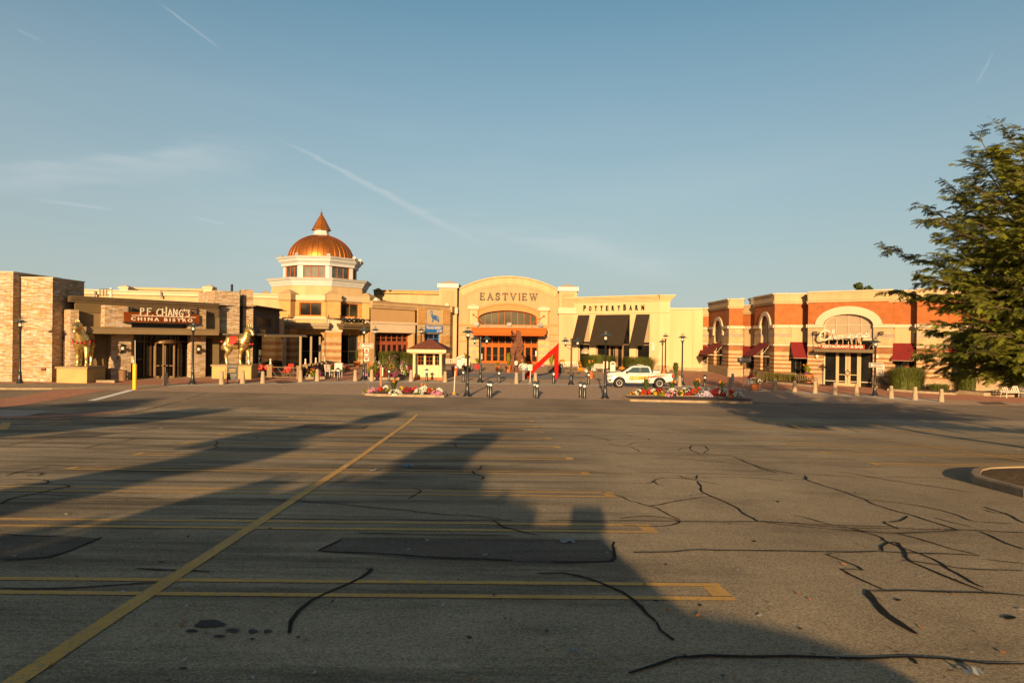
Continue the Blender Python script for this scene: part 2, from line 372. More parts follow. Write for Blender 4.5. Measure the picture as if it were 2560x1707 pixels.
def bld(name, label, cat, loc):
    o = thing(name, label, cat, loc); o['wld'] = 1; return o
def B(mb, name, m, root, smooth=False): return mb.build(name, m, root, smooth, world=True)
def window(f, root, ua, ub, za, zb, cols, rows, fm, gm, o=-.3, fw=.07, ar=0, name='window', fd=.08, rowz=None):
    """frame mesh (part) and its glass (sub-part)"""
    fr = MB(); gl = MB()
    arc = [((ua+ub)/2+(ub-ua)/2*math.cos(math.pi*(1-k/16)), zb-ar+ar*math.sin(math.pi*k/16)) for k in range(17)] if ar else [(ua, zb), (ub, zb)]
    def top(u): return zb if not ar else zb-ar+ar*math.sqrt(max(0, 1-((u-(ua+ub)/2)/((ub-ua)/2))**2))
    pts = [(ua, za)]+arc+[(ub, za)]
    gl.prism([f.pt(u, z, o) for u, z in pts], f.n*-.03, f.n*0)
    if not ar:
        f.box(fr, ua, ub, zb-fw, zb, o+.002, o+fd)
    else: 
        for a, b in zip(arc, arc[1:]):
            cu, cz = (ua+ub)/2, zb-ar
            def inn(p): return (cu+(p[0]-cu)*(1-2*fw/(ub-ua)), cz+(p[1]-cz)*(1-fw/ar))
            q = [inn(a), a, b, inn(b)]; fr.hexa([f.pt(x, y, o+.002) for x, y in q]+[f.pt(x, y, o+fd) for x, y in q])
    f.box(fr, ua, ub, za, za+fw, o+.002, o+fd)
    for k in range(cols+1):
        u = ua+(ub-ua)*k/cols; w = fw/2 if 0 < k < cols else fw
        a, b = (u-w/2, u+w/2) if 0 < k < cols else ((u, u+w) if k == 0 else (u-w, u))
        f.box(fr, a, b, za+fw, max(za+fw+.01, top(u if 0 < k < cols else (a+b)/2)-fw), o+.003, o+fd-.002)
    rz_ = rowz if rowz else [za+(zb-za)*k/rows for k in range(1, rows)]
    for z in rz_:
        f.box(fr, ua+fw, ub-fw, z-fw/3, z+fw/3, o+.004, o+fd-.004)
    p = B(fr, name, fm, root); sub(gl, 'pane', gm, p); return p
def text(s, size, m, name='lettering', ext=.03, sx=1, shear=0, bold=0, al='CENTER'):
    c = bpy.data.curves.new(name, 'FONT'); c.body = s; c.size = size; c.extrude = ext; c.offset = bold; c.align_x = al; c.align_y = 'CENTER'; c.shear = shear; c.resolution_u = 3
    o = bpy.data.objects.new(name, c); COL.objects.link(o); dg = bpy.context.evaluated_depsgraph_get()
    me = bpy.data.meshes.new_from_object(o.evaluated_get(dg)); bpy.data.objects.remove(o); me.materials.clear(); me.materials.append(m)
    if sx != 1:
        for v in me.vertices: v.co.x *= sx
    return me
def face_mat(f, u, z, o, sc=1):
    return Matrix(((f.t.x, 0, f.n.x, 0), (f.t.y, 0, f.n.y, 0), (f.t.z, 1, f.n.z, 0), (0, 0, 0, 1))) if u is None else Matrix.Translation(f.pt(u, z, o)) @ Matrix(((f.t.x, 0, f.n.x, 0), (f.t.y, 0, f.n.y, 0), (0, 1, 0, 0), (0, 0, 0, 1)))
def addtext(f, root, u, z, o, s, size, m, name='lettering', parent=None, fitw=None, **k):
    me = text(s, size, m, name, **k)
    if fitw:
        xs = [v.co.x for v in me.vertices]; q = fitw/(max(xs)-min(xs))
        for v in me.vertices: v.co.x *= q
    me.transform(Matrix.Translation(-root.location) @ face_mat(f, u, z, o)); ob = bpy.data.objects.new(name, me); COL.objects.link(ob); ob.parent = parent or root; return ob
def strokes(f, mb, letters, u0, z0, w, h, th, o0, o1):
    """polyline lettering: list of polylines in 0..1 box"""
    for pl in letters:
        pl = [(u0+x*w, z0+y*h) for x, y in pl]
        for (a, b), (c, d) in zip(pl, pl[1:]):
            l = math.hypot(c-a, d-b) or 1; tx, ty = (c-a)/l, (d-b)/l; nx, ny = -ty*th/2, tx*th/2; ex, ey = tx*th*.35, ty*th*.35
            q = [(a-ex-nx, b-ey-ny), (c+ex-nx, d+ey-ny), (c+ex+nx, d+ey+ny), (a-ex+nx, b-ey+ny)]
            mb.hexa([f.pt(x, y, o0) for x, y in q]+[f.pt(x, y, o1) for x, y in q])
# ================================================================ GROUND
def asphalt(name, c, sc=1.0, stain=.0, warm=(.05, .035, .02)):
    m, t, b = newmat(name); b.inputs['Roughness'].default_value = .92; b.inputs['Specular IOR Level'].default_value = .2
    co = N(t, 'ShaderNodeTexCoord'); P0 = co.outputs['Object']
    def nz(s, d=4, mp_=None, r=.5):
        n = N(t, 'ShaderNodeTexNoise'); n.inputs['Scale'].default_value = s; n.inputs['Detail'].default_value = d; n.inputs['Roughness'].default_value = r
        if mp_:
            q = N(t, 'ShaderNodeMapping'); q.inputs['Scale'].default_value = mp_; q.inputs['Location'].default_value = (3.1*s, 1.7, 0); lnk(t, P0, q.inputs[0]); lnk(t, q.outputs[0], n.inputs[0])
        else: lnk(t, P0, n.inputs[0])
        return n.outputs[0]
    def rng(v, a, b_, c_, d_):
        r = N(t, 'ShaderNodeMapRange'); lnk(t, v, r.inputs[0])
        for i, q in enumerate((a, b_, c_, d_)): r.inputs[i+1].default_value = q
        return r.outputs[0]
    def mul(a, b_):
        x = N(t, 'ShaderNodeMath', operation='MULTIPLY'); lnk(t, a, x.inputs[0]); lnk(t, b_, x.inputs[1]); return x.outputs[0]
    vo = N(t, 'ShaderNodeTexVoronoi'); vo.inputs['Scale'].default_value = 75*sc; lnk(t, P0, vo.inputs[0])
    agg = N(t, 'ShaderNodeSeparateColor'); lnk(t, vo.outputs['Color'], agg.inputs[0])
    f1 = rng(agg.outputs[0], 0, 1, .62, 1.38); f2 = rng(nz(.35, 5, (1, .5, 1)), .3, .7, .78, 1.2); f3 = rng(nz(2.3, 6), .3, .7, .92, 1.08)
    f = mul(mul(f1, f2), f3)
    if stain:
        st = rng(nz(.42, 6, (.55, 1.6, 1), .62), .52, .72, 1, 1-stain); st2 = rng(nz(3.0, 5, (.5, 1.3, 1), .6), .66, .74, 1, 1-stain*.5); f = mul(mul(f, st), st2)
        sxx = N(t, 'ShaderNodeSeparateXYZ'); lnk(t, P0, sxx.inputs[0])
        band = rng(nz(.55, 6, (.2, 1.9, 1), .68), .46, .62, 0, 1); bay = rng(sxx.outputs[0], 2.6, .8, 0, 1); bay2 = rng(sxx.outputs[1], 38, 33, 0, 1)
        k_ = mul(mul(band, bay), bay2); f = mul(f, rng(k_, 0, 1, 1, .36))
    mx = N(t, 'ShaderNodeMixRGB', blend_type='MULTIPLY'); mx.inputs[0].default_value = 1; mx.inputs[1].default_value = (*c, 1); lnk(t, f, mx.inputs[2]); lnk(t, mx.outputs[0], b.inputs['Base Color'])
    bp = N(t, 'ShaderNodeBump'); bp.inputs['Strength'].default_value = .6; bp.inputs['Distance'].default_value = .011; lnk(t, nz(130, 3, None, .7), bp.inputs['Height']); lnk(t, bp.outputs[0], b.inputs['Normal'])
    return m
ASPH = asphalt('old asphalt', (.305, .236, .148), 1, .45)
ASPH2 = asphalt('road asphalt', (.205, .155, .105), 1.2, .12)
ASPHP = asphalt('patch asphalt', (.135, .108, .078), 1.0, .4)
TAR = M('tar sealant', (.016, .014, .012), .85, var=.3, scale=4, spec=.1)
def wornpaint(name, c, base=(.24, .21, .17), thr=.42):
    m = M(name, c, .8, var=.12, scale=2, k=1); t = m.node_tree; b = t.nodes['Principled BSDF']
    co = N(t, 'ShaderNodeTexCoord'); n = N(t, 'ShaderNodeTexNoise'); n.inputs['Scale'].default_value = 26; n.inputs['Detail'].default_value = 5; n.inputs['Roughness'].default_value = .7; lnk(t, co.outputs['Object'], n.inputs[0])
    r = N(t, 'ShaderNodeMapRange'); r.inputs[1].default_value = thr-.06; r.inputs[2].default_value = thr; r.inputs[3].default_value = 1; r.inputs[4].default_value = 0; lnk(t, n.outputs[0], r.inputs[0])
    n2 = N(t, 'ShaderNodeTexNoise'); n2.inputs['Scale'].default_value = .9; n2.inputs['Detail'].default_value = 3; lnk(t, co.outputs['Object'], n2.inputs[0])
    r2 = N(t, 'ShaderNodeMapRange'); r2.inputs[1].default_value = .35; r2.inputs[2].default_value = .7; r2.inputs[3].default_value = .55; r2.inputs[4].default_value = 1; lnk(t, n2.outputs[0], r2.inputs[0])
    mu = N(t, 'ShaderNodeMath', operation='MULTIPLY'); lnk(t, r.outputs[0], mu.inputs[0]); lnk(t, r2.outputs[0], mu.inputs[1])
    old = b.inputs['Base Color'].links[0].from_socket; mx = N(t, 'ShaderNodeMixRGB'); mx.inputs[2].default_value = (*base, 1); lnk(t, mu.outputs[0], mx.inputs[0]); lnk(t, old, mx.inputs[1]); lnk(t, mx.outputs[0], b.inputs['Base Color'])
    return m
YLINE = wornpaint('worn yellow line paint', (.58, .31, .055), thr=.47); YL2 = wornpaint('road yellow line', (.42, .22, .04), thr=.46); WLINE = wornpaint('white line paint', (.66, .64, .60), thr=.4)
PAVER = brickmat('tan pavers', [(.27, .185, .12), (.33, .23, .15)], .4, .2, (.17, .12, .09), .012, bump=.35, noisev=.12, k=1.15)
REDPAV = brickmat('red pavers', [(.28, .12, .07), (.36, .16, .095)], .24, .12, (.17, .10, .07), .008, bump=.35, noisev=.15, k=1.2)
WALK = brickmat('concrete walk', [(.36, .30, .23), (.42, .35, .27)], 3, 1.5, (.20, .17, .13), .02, bump=.2, noisev=.1, off=0, k=.95)
def sheet(name, near, far, ny, dz, m, nx=60, kind='structure', world=False):
    """ground sheet between two pixel polylines (or world polylines when world=True); follows the terrain"""
    def samp(pl, k):
        L_ = [0]
        for a, b in zip(pl, pl[1:]): L_.append(L_[-1]+math.hypot(b[0]-a[0], b[1]-a[1]))
        s = L_[-1]*k
        for i in range(len(pl)-1):
            if s <= L_[i+1]+1e-9:
                q = (s-L_[i])/(L_[i+1]-L_[i] or 1); return (pl[i][0]+(pl[i+1][0]-pl[i][0])*q, pl[i][1]+(pl[i+1][1]-pl[i][1])*q)
        return pl[-1]
    if not world: near = [tuple(G(*p)[:2]) for p in near]; far = [tuple(G(*p)[:2]) for p in far]
    vs = []; fs = []
    for j in range(ny+1):
        for i in range(nx+1):
            a, b = samp(near, i/nx), samp(far, i/nx); q = j/ny; x, y = a[0]+(b[0]-a[0])*q, a[1]+(b[1]-a[1])*q; vs.append((x, y, g(x, y)+dz))
    for j in range(ny):
        for i in range(nx): k = j*(nx+1)+i; fs.append((k, k+1, k+nx+2, k+nx+1))
    mb = MB(); mb.add(vs, fs); return tag(mb.build(name, m), kind=kind)
# terrain: one sheet to the horizon
xs = sorted({-900, -500, -250, -120, *range(-60, 61, 3), 120, 250, 500, 900}); ys = sorted({-80, -60, -40, *range(-30, 60, 1), *range(60, 104, 2), 130, 200, 400, 800, 1600})
mb = MB(); mb.add([(x, y, g(x, y)) for y in ys for x in xs], [(j*len(xs)+i, j*len(xs)+i+1, (j+1)*len(xs)+i+1, (j+1)*len(xs)+i) for j in range(len(ys)-1) for i in range(len(xs)-1)])
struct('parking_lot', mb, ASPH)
SKIRT = 1
PLZ_NEAR = [(-400, 966), (0, 970), (280, 975.7), (700, 983.7), (1120, 993), (1480, 999), (2080, 1009), (2560, 1014.5), (3000, 1019)]
ROAD_N = [(-400, 1010), (399, 1015), (700, 1017.6), (1200, 1027), (1500, 1034.5), (2000, 1046), (2560, 1052), (3000, 1056)]
sheet('road', ROAD_N, PLZ_NEAR, 6, .005, ASPH2, 80)
pn = [tuple(G(*p)[:2]) for p in PLZ_NEAR]
sheet('plaza_paving', pn, [(-70, 110), (70, 110)], 40, .010, PAVER, 80, world=True)
# concrete band along bollard line, red brick walks left and right
sheet('concrete_band', [(420, 967.5), (700, 961), (1000, 957), (1300, 962.5), (1700, 969.5), (1940, 980), (2353, 1008)], [(420, 962), (700, 955.5), (1000, 952), (1300, 957.5), (1700, 964), (1940, 973.5), (2353, 999)], 2, .015, WALK, 60)
sheet('red_brick_walk', [(1705, 962.5), (1860, 971), (2100, 983), (2353, 998), (2700, 1013)], [(1690, 929), (1860, 938), (2100, 955), (2353, 968), (2700, 985)], 6, .018, REDPAV, 50)
sheet('red_brick_path', [(-100, 958), (140, 962), (420, 961), (700, 953), (900, 950)], [(-100, 950), (140, 956), (420, 949), (700, 941), (900, 918)], 5, .018, REDPAV, 50)
sheet('red_crosswalk_band', [(-30, 1024), (60, 1013), (200, 988), (275, 974)], [(-30, 1001), (30, 994), (130, 977), (165, 974)], 4, .014, REDPAV, 30)
sheet('red_crosswalk_edge', [(-60, 1048), (100, 1046), (330, 1030)], [(-60, 1040), (100, 1039), (330, 1027)], 2, .014, REDPAV, 20)
sheet('concrete_ramp_patch', [(-60, 1042), (60, 1041), (128, 1028)], [(-60, 1024), (50, 1025.5), (127, 1026.5)], 2, .016, WALK, 12)
# left sidewalk with a real kerb
def kerbed(name, outline, h, m, top=None, kw=.16, kind='structure', label=None, cat=None, topname='bed'):
    """raised block following the terrain; outline in world xy"""
    n = len(outline); c = Vector((sum(p[0] for p in outline)/n, sum(p[1] for p in outline)/n))
    inner = [((p[0]-c.x), (p[1]-c.y)) for p in outline]
    def shr(p, w):
        l = math.hypot(p[0], p[1]); return (c.x+p[0]*(1-w/l), c.y+p[1]*(1-w/l))
    i1 = [shr(p, .03) for p in inner]; i2 = [shr(p, kw) for p in inner]
    mb = MB(); vs = []
    for ring, z in ((outline, -.05), (outline, h-.03), (i1, h), (i2, h), (i2, h-.04)):
        for x, y in ring: vs.append((x, y, g(x, y)+z))
    fs = [(j*n+i, j*n+(i+1) % n, (j+1)*n+(i+1) % n, (j+1)*n+i) for j in range(4) for i in range(n)]
    mb.add(vs, fs)
    o = mb.build(name, m) if kind == 'structure' else None
    if o: tag(o, label, cat, kind=kind if not cat else None)
    if top:
        t = MB(); t.add([(x, y, g(x, y)+h-.035) for x, y in i2]+[(c.x, c.y, g(c.x, c.y)+h+.06)], [(i, (i+1) % n, n) for i in range(n)])
        q = t.build(topname, top, o)
    return o
sw = [tuple(G(x, y)[:2]) for x, y in ((-300, 972), (-100, 973.5), (60, 974.5), (130, 974), (220, 969.5), (330, 963.5), (300, 961.5), (140, 962.5), (-100, 961), (-300, 960))]
mb = MB(); n = len(sw)
mb.add([(x, y, g(x, y)-.05) for x, y in sw]+[(x, y, g(x, y)+(.12 if k < 4 or k > 6 else .02)) for k, (x, y) in enumerate(sw)], [tuple(range(n, 2*n))]+[(i, (i+1) % n, n+(i+1) % n, n+i) for i in range(n)])
struct('left_sidewalk', mb, KERB)
# parking stripes, in the lot's own frame (stalls 2.74 m, row 11 m)
def pline(mb, pts, w, dz=.006, mi=0, step=1.0):
    """flat ribbon on the terrain; pts world xy; w width or list of widths"""
    P_ = []
    for i, (a, b) in enumerate(zip(pts, pts[1:])):
        k = max(1, int(math.hypot(b[0]-a[0], b[1]-a[1])/step))
        for q in range(k): P_.append((a[0]+(b[0]-a[0])*q/k, a[1]+(b[1]-a[1])*q/k, (i+q/k)/(len(pts)-1)))
    P_.append((*pts[-1], 1)); m = len(P_); vs = []
    for i, p in enumerate(P_):
        a, b = P_[max(0, i-1)], P_[min(m-1, i+1)]; dx, dy = b[0]-a[0], b[1]-a[1]; l = math.hypot(dx, dy) or 1
        ww = (w(p[2], i) if callable(w) else w)/2
        for s in (-1, 1):
            x, y = p[0]-dy/l*ww*s, p[1]+dx/l*ww*s; vs.append((x, y, g(x, y)+dz))
    mb.add(vs, [(2*i, 2*i+1, 2*i+3, 2*i+2) for i in range(m-1)], mi)
mb = MB(); s_ = 2.74; k0 = 2.25
fwd = Vector((-.0415, 1, 0)).normalized(); lat = Vector((1, .012, 0)).normalized()
def lot(u, k): # u metres right of centre line end, k stall number
    return Vector((2.30, 0, 0))+fwd*((k+k0)*s_)+lat*u
for k in range(-2, 11):
    e = lot(0, k); l = lot(-11.04, k)
    for d_, s in ((0, 1), (.42, 1)):
        a = l+fwd*(d_); b = e+fwd*(d_); pline(mb, [(a.x, a.y), (b.x, b.y)], .1)
    for q, dx in ((e, -.09), (l, .09)):
        a = q+lat*dx+fwd*.06; b = q+lat*dx+fwd*.36; pline(mb, [(a.x, a.y), (b.x, b.y)], .18, .007)
a, b = G(-150, 1829), G(1043, 1036); pline(mb, [(a.x, a.y), (b.x, b.y)], .15, .009)
# right hand rows
for (x0, y0), (x1, y1), hp in (((1711, 1053), (2240, 1061), 2), ((1747, 1067), (2335, 1077), 2), ((1870, 1095), (2026, 1099), 0), ((1947, 1109), (2420, 1119), 1), ((2044, 1130), (2640, 1140), 1), ((2168, 1157), (2700, 1166), 1)):
    a, b = G(x0, y0), G(x1, y1)
    for d_ in (0, .4): pline(mb, [(a.x, a.y-d_), (b.x, b.y-d_)], .1)
    if hp: pline(mb, [(a.x+.09, a.y-.05), (a.x+.09, a.y-.35)], .17, .007)
    if hp == 2: pline(mb, [(b.x-.09, b.y-.05), (b.x-.09, b.y-.35)], .17, .007)
for pl in ([(1975, 1060), (2010, 1074), (2250, 1105), (2380, 1125)], [(2400, 1128), (2560, 1152), (2700, 1173)]): pline(mb, [tuple(G(*p)[:2]) for p in pl], .12, .009)
pline(mb, [tuple(G(*p)[:2]) for p in ((5, 1074), (16, 1057))], .3, .008); pline(mb, [tuple(G(*p)[:2]) for p in ((30, 1071), (140, 1060))], .12)
pline(mb, [tuple(G(*p)[:2]) for p in ((100, 1054), (175, 1052.5))], .4); pline(mb, [tuple(G(*p)[:2]) for p in ((-60, 995), (35, 995.5))], .12, .012)
struct('parking_line_markings', mb, YLINE)
mb = MB(); pline(mb, [tuple(G(*p)[:2]) for p in ((238, 1000), (700, 1007), (1200, 1015), (1500, 1021), (1980, 1029), (2560, 1037), (3000, 1042))], .14, .012)
struct('road_centre_line', mb, YL2)
mb = MB(); pline(mb, [tuple(G(*p)[:2]) for p in ((228, 1001.5), (330, 975))], .42, .016); struct('white_stop_line', mb, WLINE)
# asphalt patches (dark rectangles outlined in tar)
mb = MB(); tb = MB(); PX = lambda pl: [tuple(G(*p)[:2]) for p in pl]
for pl in ([(795, 1378), (855, 1344), (1500, 1350), (1532, 1380), (1535, 1404), (1400, 1407), (1020, 1396)], [(-40, 1338), (-40, 1400), (130, 1395), (250, 1346), (140, 1338)],
           [(742, 1070), (765, 1060), (925, 1065), (905, 1074)], [(75, 1093), (190, 1079), (300, 1082), (220, 1094)], [(1985, 1074), (1960, 1062), (2060, 1065), (2090, 1077)], [(1200, 1078), (1200, 1070), (1308, 1073), (1312, 1079)]):
    w = PX(pl); n = len(w); mb.add([(x, y, g(x, y)+.004) for x, y in w], [tuple(range(n))])
struct('asphalt_patches', mb, ASPHP)
# tar crack sealant, traced on the ground
rnd = random.Random(5)
def crack(pl, w, jit=.5):
    q = PX(pl); r = []
    for a, b in zip(q, q[1:]):
        l = math.hypot(b[0]-a[0], b[1]-a[1]); k = max(1, int(l/.16))
        for i in range(k):
            am = min(.028, l*.05)*jit; r.append((a[0]+(b[0]-a[0])*i/k+rnd.gauss(0, am), a[1]+(b[1]-a[1])*i/k+rnd.gauss(0, am)))
    r.append(q[-1])
    sm = [r[0]]+[((a[0]+4*b[0]+c[0])/6+.05*pnoise(Vector((b[0]*1.3, b[1]*1.3, 1))), (a[1]+4*b[1]+c[1])/6+.05*pnoise(Vector((b[0]*1.3, b[1]*1.3, 7)))) for a, b, c in zip(r, r[1:], r[2:])]+[r[-1]]
    ph = rnd.random()*9; w = .065 if w > .125 else .027+w*.13
    pline(tb, sm, lambda t, i: w*(.75+.35*pnoise(Vector((i*.45+ph, 0, 0)))+.25*rnd.random())*min(1, .7+9*min(t, 1-t))*(.85+.4*rnd.random()), .0085+rnd.random()*.001, step=9)
S2 = lambda pts: [(1280+x*.5442, 960+y*.5442) for x, y in pts]; S1 = lambda pts: [(x*.5442, 960+y*.5442) for x, y in pts]
for pts, w in (
    ([(540, 1330), (640, 1300), (740, 1256), (900, 1252), (1100, 1258), (1280, 1248), (1480, 1258), (1640, 1266), (1820, 1256), (2000, 1270), (2180, 1288), (2360, 1290)], .09),
    ([(1835, 1262), (1860, 1290)], .10), ([(1632, 948), (1700, 1030), (1790, 1100), (1860, 1152)], .13), ([(1640, 955), (1850, 958), (2080, 960), (2200, 962), (2360, 975)], .065),
    ([(2170, 955), (2060, 915), (1920, 855), (1835, 820), (1800, 780), (1775, 730)], .085), ([(1706, 770), (1695, 745), (1720, 730), (1770, 730)], .10),
    ([(1706, 946), (1650, 915), (1560, 880), (1478, 848), (1560, 850), (1622, 862), (1590, 840), (1500, 805), (1430, 786), (1470, 780)], .055), ([(560, 776), (740, 776), (810, 762), (950, 770), (1200, 768), (1450, 774), (1640, 778), (1700, 770)], .06),
    ([(1700, 772), (1900, 780), (2080, 786), (2150, 792)], .06), ([(1770, 688), (1870, 712), (2000, 756), (2150, 790)], .05),
    ([(170, 628), (500, 632), (700, 630), (800, 634), (960, 634), (1130, 634), (1300, 642), (1500, 652), (1740, 656), (1820, 668), (2050, 672), (2360, 684)], .06),
    ([(500, 620), (600, 606), (700, 612), (790, 634), (700, 656), (510, 650)], .045), ([(1160, 640), (1450, 668), (1780, 688), (1920, 680), (2060, 674)], .05), ([(1140, 630), (1500, 662), (1760, 664)], .035),
    ([(1132, 632), (1085, 604), (1040, 575), (925, 520), (885, 498), (868, 462), (855, 448)], .09), ([(925, 518), (840, 526), (740, 540), (625, 564)], .05), ([(815, 512), (880, 508)], .04),
    ([(550, 457), (625, 460), (655, 438), (700, 430), (760, 434), (830, 440), (950, 462)], .045), ([(640, 445), (660, 462), (698, 468)], .07), ([(762, 420), (800, 435), (850, 440), (855, 420)], .045),
    ([(250, 402), (480, 410), (700, 408), (900, 412), (1110, 418), (1290, 412), (1600, 428), (1900, 430), (2080, 442)], .05), ([(250, 406), (500, 415)], .04), ([(1290, 436), (1340, 442), (1370, 436), (1345, 420)], .06),
    ([(1345, 432), (1375, 452), (1480, 482), (1550, 505), (1620, 530), (1650, 550), (1760, 584), (1900, 622), (2050, 672)], .07), ([(1630, 532), (1760, 544), (1900, 564), (2040, 600), (2120, 632), (2300, 642)], .04),
    ([(1820, 608), (1800, 632), (1750, 640), (1712, 632), (1780, 668)], .07), ([(1945, 615), (2020, 636), (2110, 656)], .03), ([(2170, 565), (2230, 584), (2270, 600), (2360, 640)], .06), ([(2175, 580), (2230, 598), (2280, 594)], .06),
    ([(2150, 680), (2220, 700), (2270, 736), (2360, 762)], .055), ([(2190, 810), (2360, 828)], .04),
    ([(1020, 336), (1070, 354), (1120, 376), (1180, 394), (1290, 412)], .07), ([(1110, 374), (1160, 394), (1220, 410)], .05), ([(475, 318), (640, 318), (830, 320), (980, 328), (1100, 336), (1400, 344), (1600, 348)], .06), ([(475, 322), (780, 326), (900, 322)], .05),
    ([(855, 320), (825, 305), (812, 290), (830, 280), (880, 284), (905, 305), (880, 318)], .06), ([(770, 304), (775, 296), (800, 294), (830, 288)], .05), ([(640, 340), (800, 344), (960, 360), (1110, 374)], .04),
    ([(585, 310), (550, 290), (500, 285), (440, 274)], .05), ([(520, 285), (560, 270), (640, 268), (700, 266), (820, 276), (970, 280)], .04), ([(330, 234), (420, 252), (450, 262)], .05), ([(520, 234), (560, 244), (630, 250), (630, 258)], .05),
    ([(150, 206), (400, 208)], .04), ([(60, 226), (330, 234), (640, 238), (960, 250), (1200, 262)], .04), ([(785, 222), (960, 218), (1200, 232)], .04), ([(1060, 284), (1250, 286), (1500, 290)], .05)): crack(S2(pts), w)
for pts, w in (
    ([(1330, 1148), (1320, 1090), (1355, 1050), (1420, 1000), (1500, 960), (1600, 912), (1690, 870), (1725, 850), (1680, 850)], .11), ([(0, 940), (250, 938), (460, 935), (600, 926), (715, 914)], .075), ([(622, 850), (800, 857), (900, 858), (962, 864)], .065),
    ([(0, 812), (220, 800), (300, 772), (400, 730), (465, 706)], .09), ([(0, 692), (130, 696), (255, 702)], .07), ([(0, 550), (70, 520), (180, 502), (240, 484), (320, 474), (300, 462), (120, 458), (0, 470)], .07),
    ([(0, 440), (120, 436), (225, 444), (220, 458), (100, 462)], .07), ([(180, 508), (300, 512), (540, 516)], .05), ([(0, 378), (150, 370), (300, 378), (510, 382), (800, 388), (1020, 388), (1300, 392)], .06), ([(20, 422), (100, 400), (220, 382)], .06), ([(0, 402), (60, 404), (200, 410), (180, 424), (120, 420)], .06),
    ([(0, 290), (300, 292), (500, 298), (900, 298), (1150, 302), (1500, 306)], .05), ([(380, 296), (480, 274), (560, 264), (630, 248)], .06), ([(0, 284), (240, 252)], .05), ([(0, 250), (400, 246), (640, 250), (1180, 248)], .045), ([(130, 246), (420, 240), (560, 224), (720, 202)], .055), ([(520, 205), (560, 210), (720, 202)], .05),
    ([(590, 136), (720, 106), (800, 86), (880, 62), (950, 40)], .13), ([(600, 132), (700, 136), (780, 140)], .08), ([(660, 140), (1000, 144), (1200, 146)], .05), ([(0, 184), (400, 184), (700, 178), (1400, 186)], .05),
    ([(990, 262), (1000, 276), (985, 284), (1010, 290), (975, 296)], .09), ([(1460, 768), (1500, 748), (1570, 718)], .1), ([(1470, 770), (1700, 780), (2000, 796), (2352, 812)], .09), ([(1650, 684), (1900, 690), (2352, 700)], .06), ([(900, 616), (1300, 620), (1700, 624), (2352, 628)], .045),
    ([(1905, 480), (1938, 492), (1910, 510), (1875, 528)], .08), ([(2065, 478), (2090, 490), (2140, 480)], .06), ([(2170, 400), (2180, 412), (2225, 425), (2210, 440)], .08), ([(1230, 450), (1450, 452), (1600, 450), (1770, 456)], .05), ([(1850, 388), (2050, 390), (2200, 396), (2220, 375)], .06), ([(1175, 240), (1185, 250)], .08),
    ([(2085, 276), (2095, 292)], .09), ([(1690, 190), (1660, 206), (1360, 206), (1400, 190)], .06), ([(1950, 376), (1965, 370)], .06)): crack(S1(pts), w)
for pl in ([(0, 1246), (700, 1248), (1250, 1302-4)], [(300, 1180), (1000, 1176), (1250, 1180), (1420, 1178)], [(500, 1122), (900, 1124), (1240, 1127)], [(900, 1092), (1350, 1096), (1900, 1102), (2200, 1104)], [(1400, 1115), (1900, 1121), (2300, 1128)], [(1000, 1075), (1700, 1082), (2500, 1096)], [(0, 1110), (300, 1105), (700, 1107)], [(2250, 1400), (2400, 1420), (2560, 1428)], [(1980, 1290), (2160, 1330), (2330, 1400), (2460, 1470)], [(1500, 1230), (1620, 1262), (1700, 1300)], [(2100, 1180), (2250, 1205), (2430, 1232)], [(1700, 1195), (1850, 1192), (1960, 1201)]): crack(pl, .03, 1.2)
crack([(1345, 1455-20), (1420, 1432), (1490, 1452), (1560, 1480), (1610, 1520), (1640, 1556)], .11); crack([(1640, 1556), (1660, 1580), (1685, 1602)], .05)
crack([(1536, 1356), (1535, 1375), (1534, 1404), (1400, 1410), (1380, 1404)], .11); crack([(1230, 1300), (1260, 1320), (1345, 1338)], .06)
for px, py, w, h in ((2246, 1499, 16, 5), (2525, 1543, 34, 10), (2000, 1570, 12, 4), (1640, 1500, 10, 4), (1945, 1253, 10, 3), (1750, 1512, 12, 4), (1885, 1352, 14, 3), (1665, 1410, 8, 3)):
    tb.add([G(px+w*.5*math.cos(a), py+h*.5*math.sin(a), .009) for a in [k*math.pi/5 for k in range(10)]], [tuple(range(10))])
struct('tar_crack_sealant', tb, TAR)
# oil stains on the stalls
OIL = M('oil stain', (.05, .043, .036), .85, var=.3, scale=3, spec=.15)
mb = MB()
for px, py, w, h in ((522, 1558, 72, 22), (478, 1576, 30, 8), (582, 1575, 34, 9), (630, 1577, 24, 9), (547, 1589, 26, 8), (668, 1577, 22, 8), (630, 1596, 12, 5), (458, 1669, 20, 6), (402, 1403, 14, 4), (675, 1320, 6, 3), (745, 1592, 10, 4)):
    mb.add([G(px+w*.5*math.cos(a)*(1+.25*math.sin(3*a+px)), py+h*.5*math.sin(a)*(1+.2*math.cos(2*a+px)), .0078) for a in [k*math.pi/9 for k in range(18)]], [tuple(range(18))])
struct('oil_stains', mb, OIL)
# drain grates / tree grates
mb = MB()
for pl in ([(681, 953), (720, 952), (744, 956), (697, 958.5)], [(2441, 1004.5), (2500, 1004.5), (2522, 1010.5), (2462, 1010.5)], [(1862, 973), (1895, 973), (1912, 975.8), (1872, 976)]):
    mb.add([G(x, y, .022) for x, y in pl], [(0, 1, 2, 3)])
struct('iron_ground_grates', mb, M('rusty grate', (.09, .045, .025), .8, var=.4, scale=9))
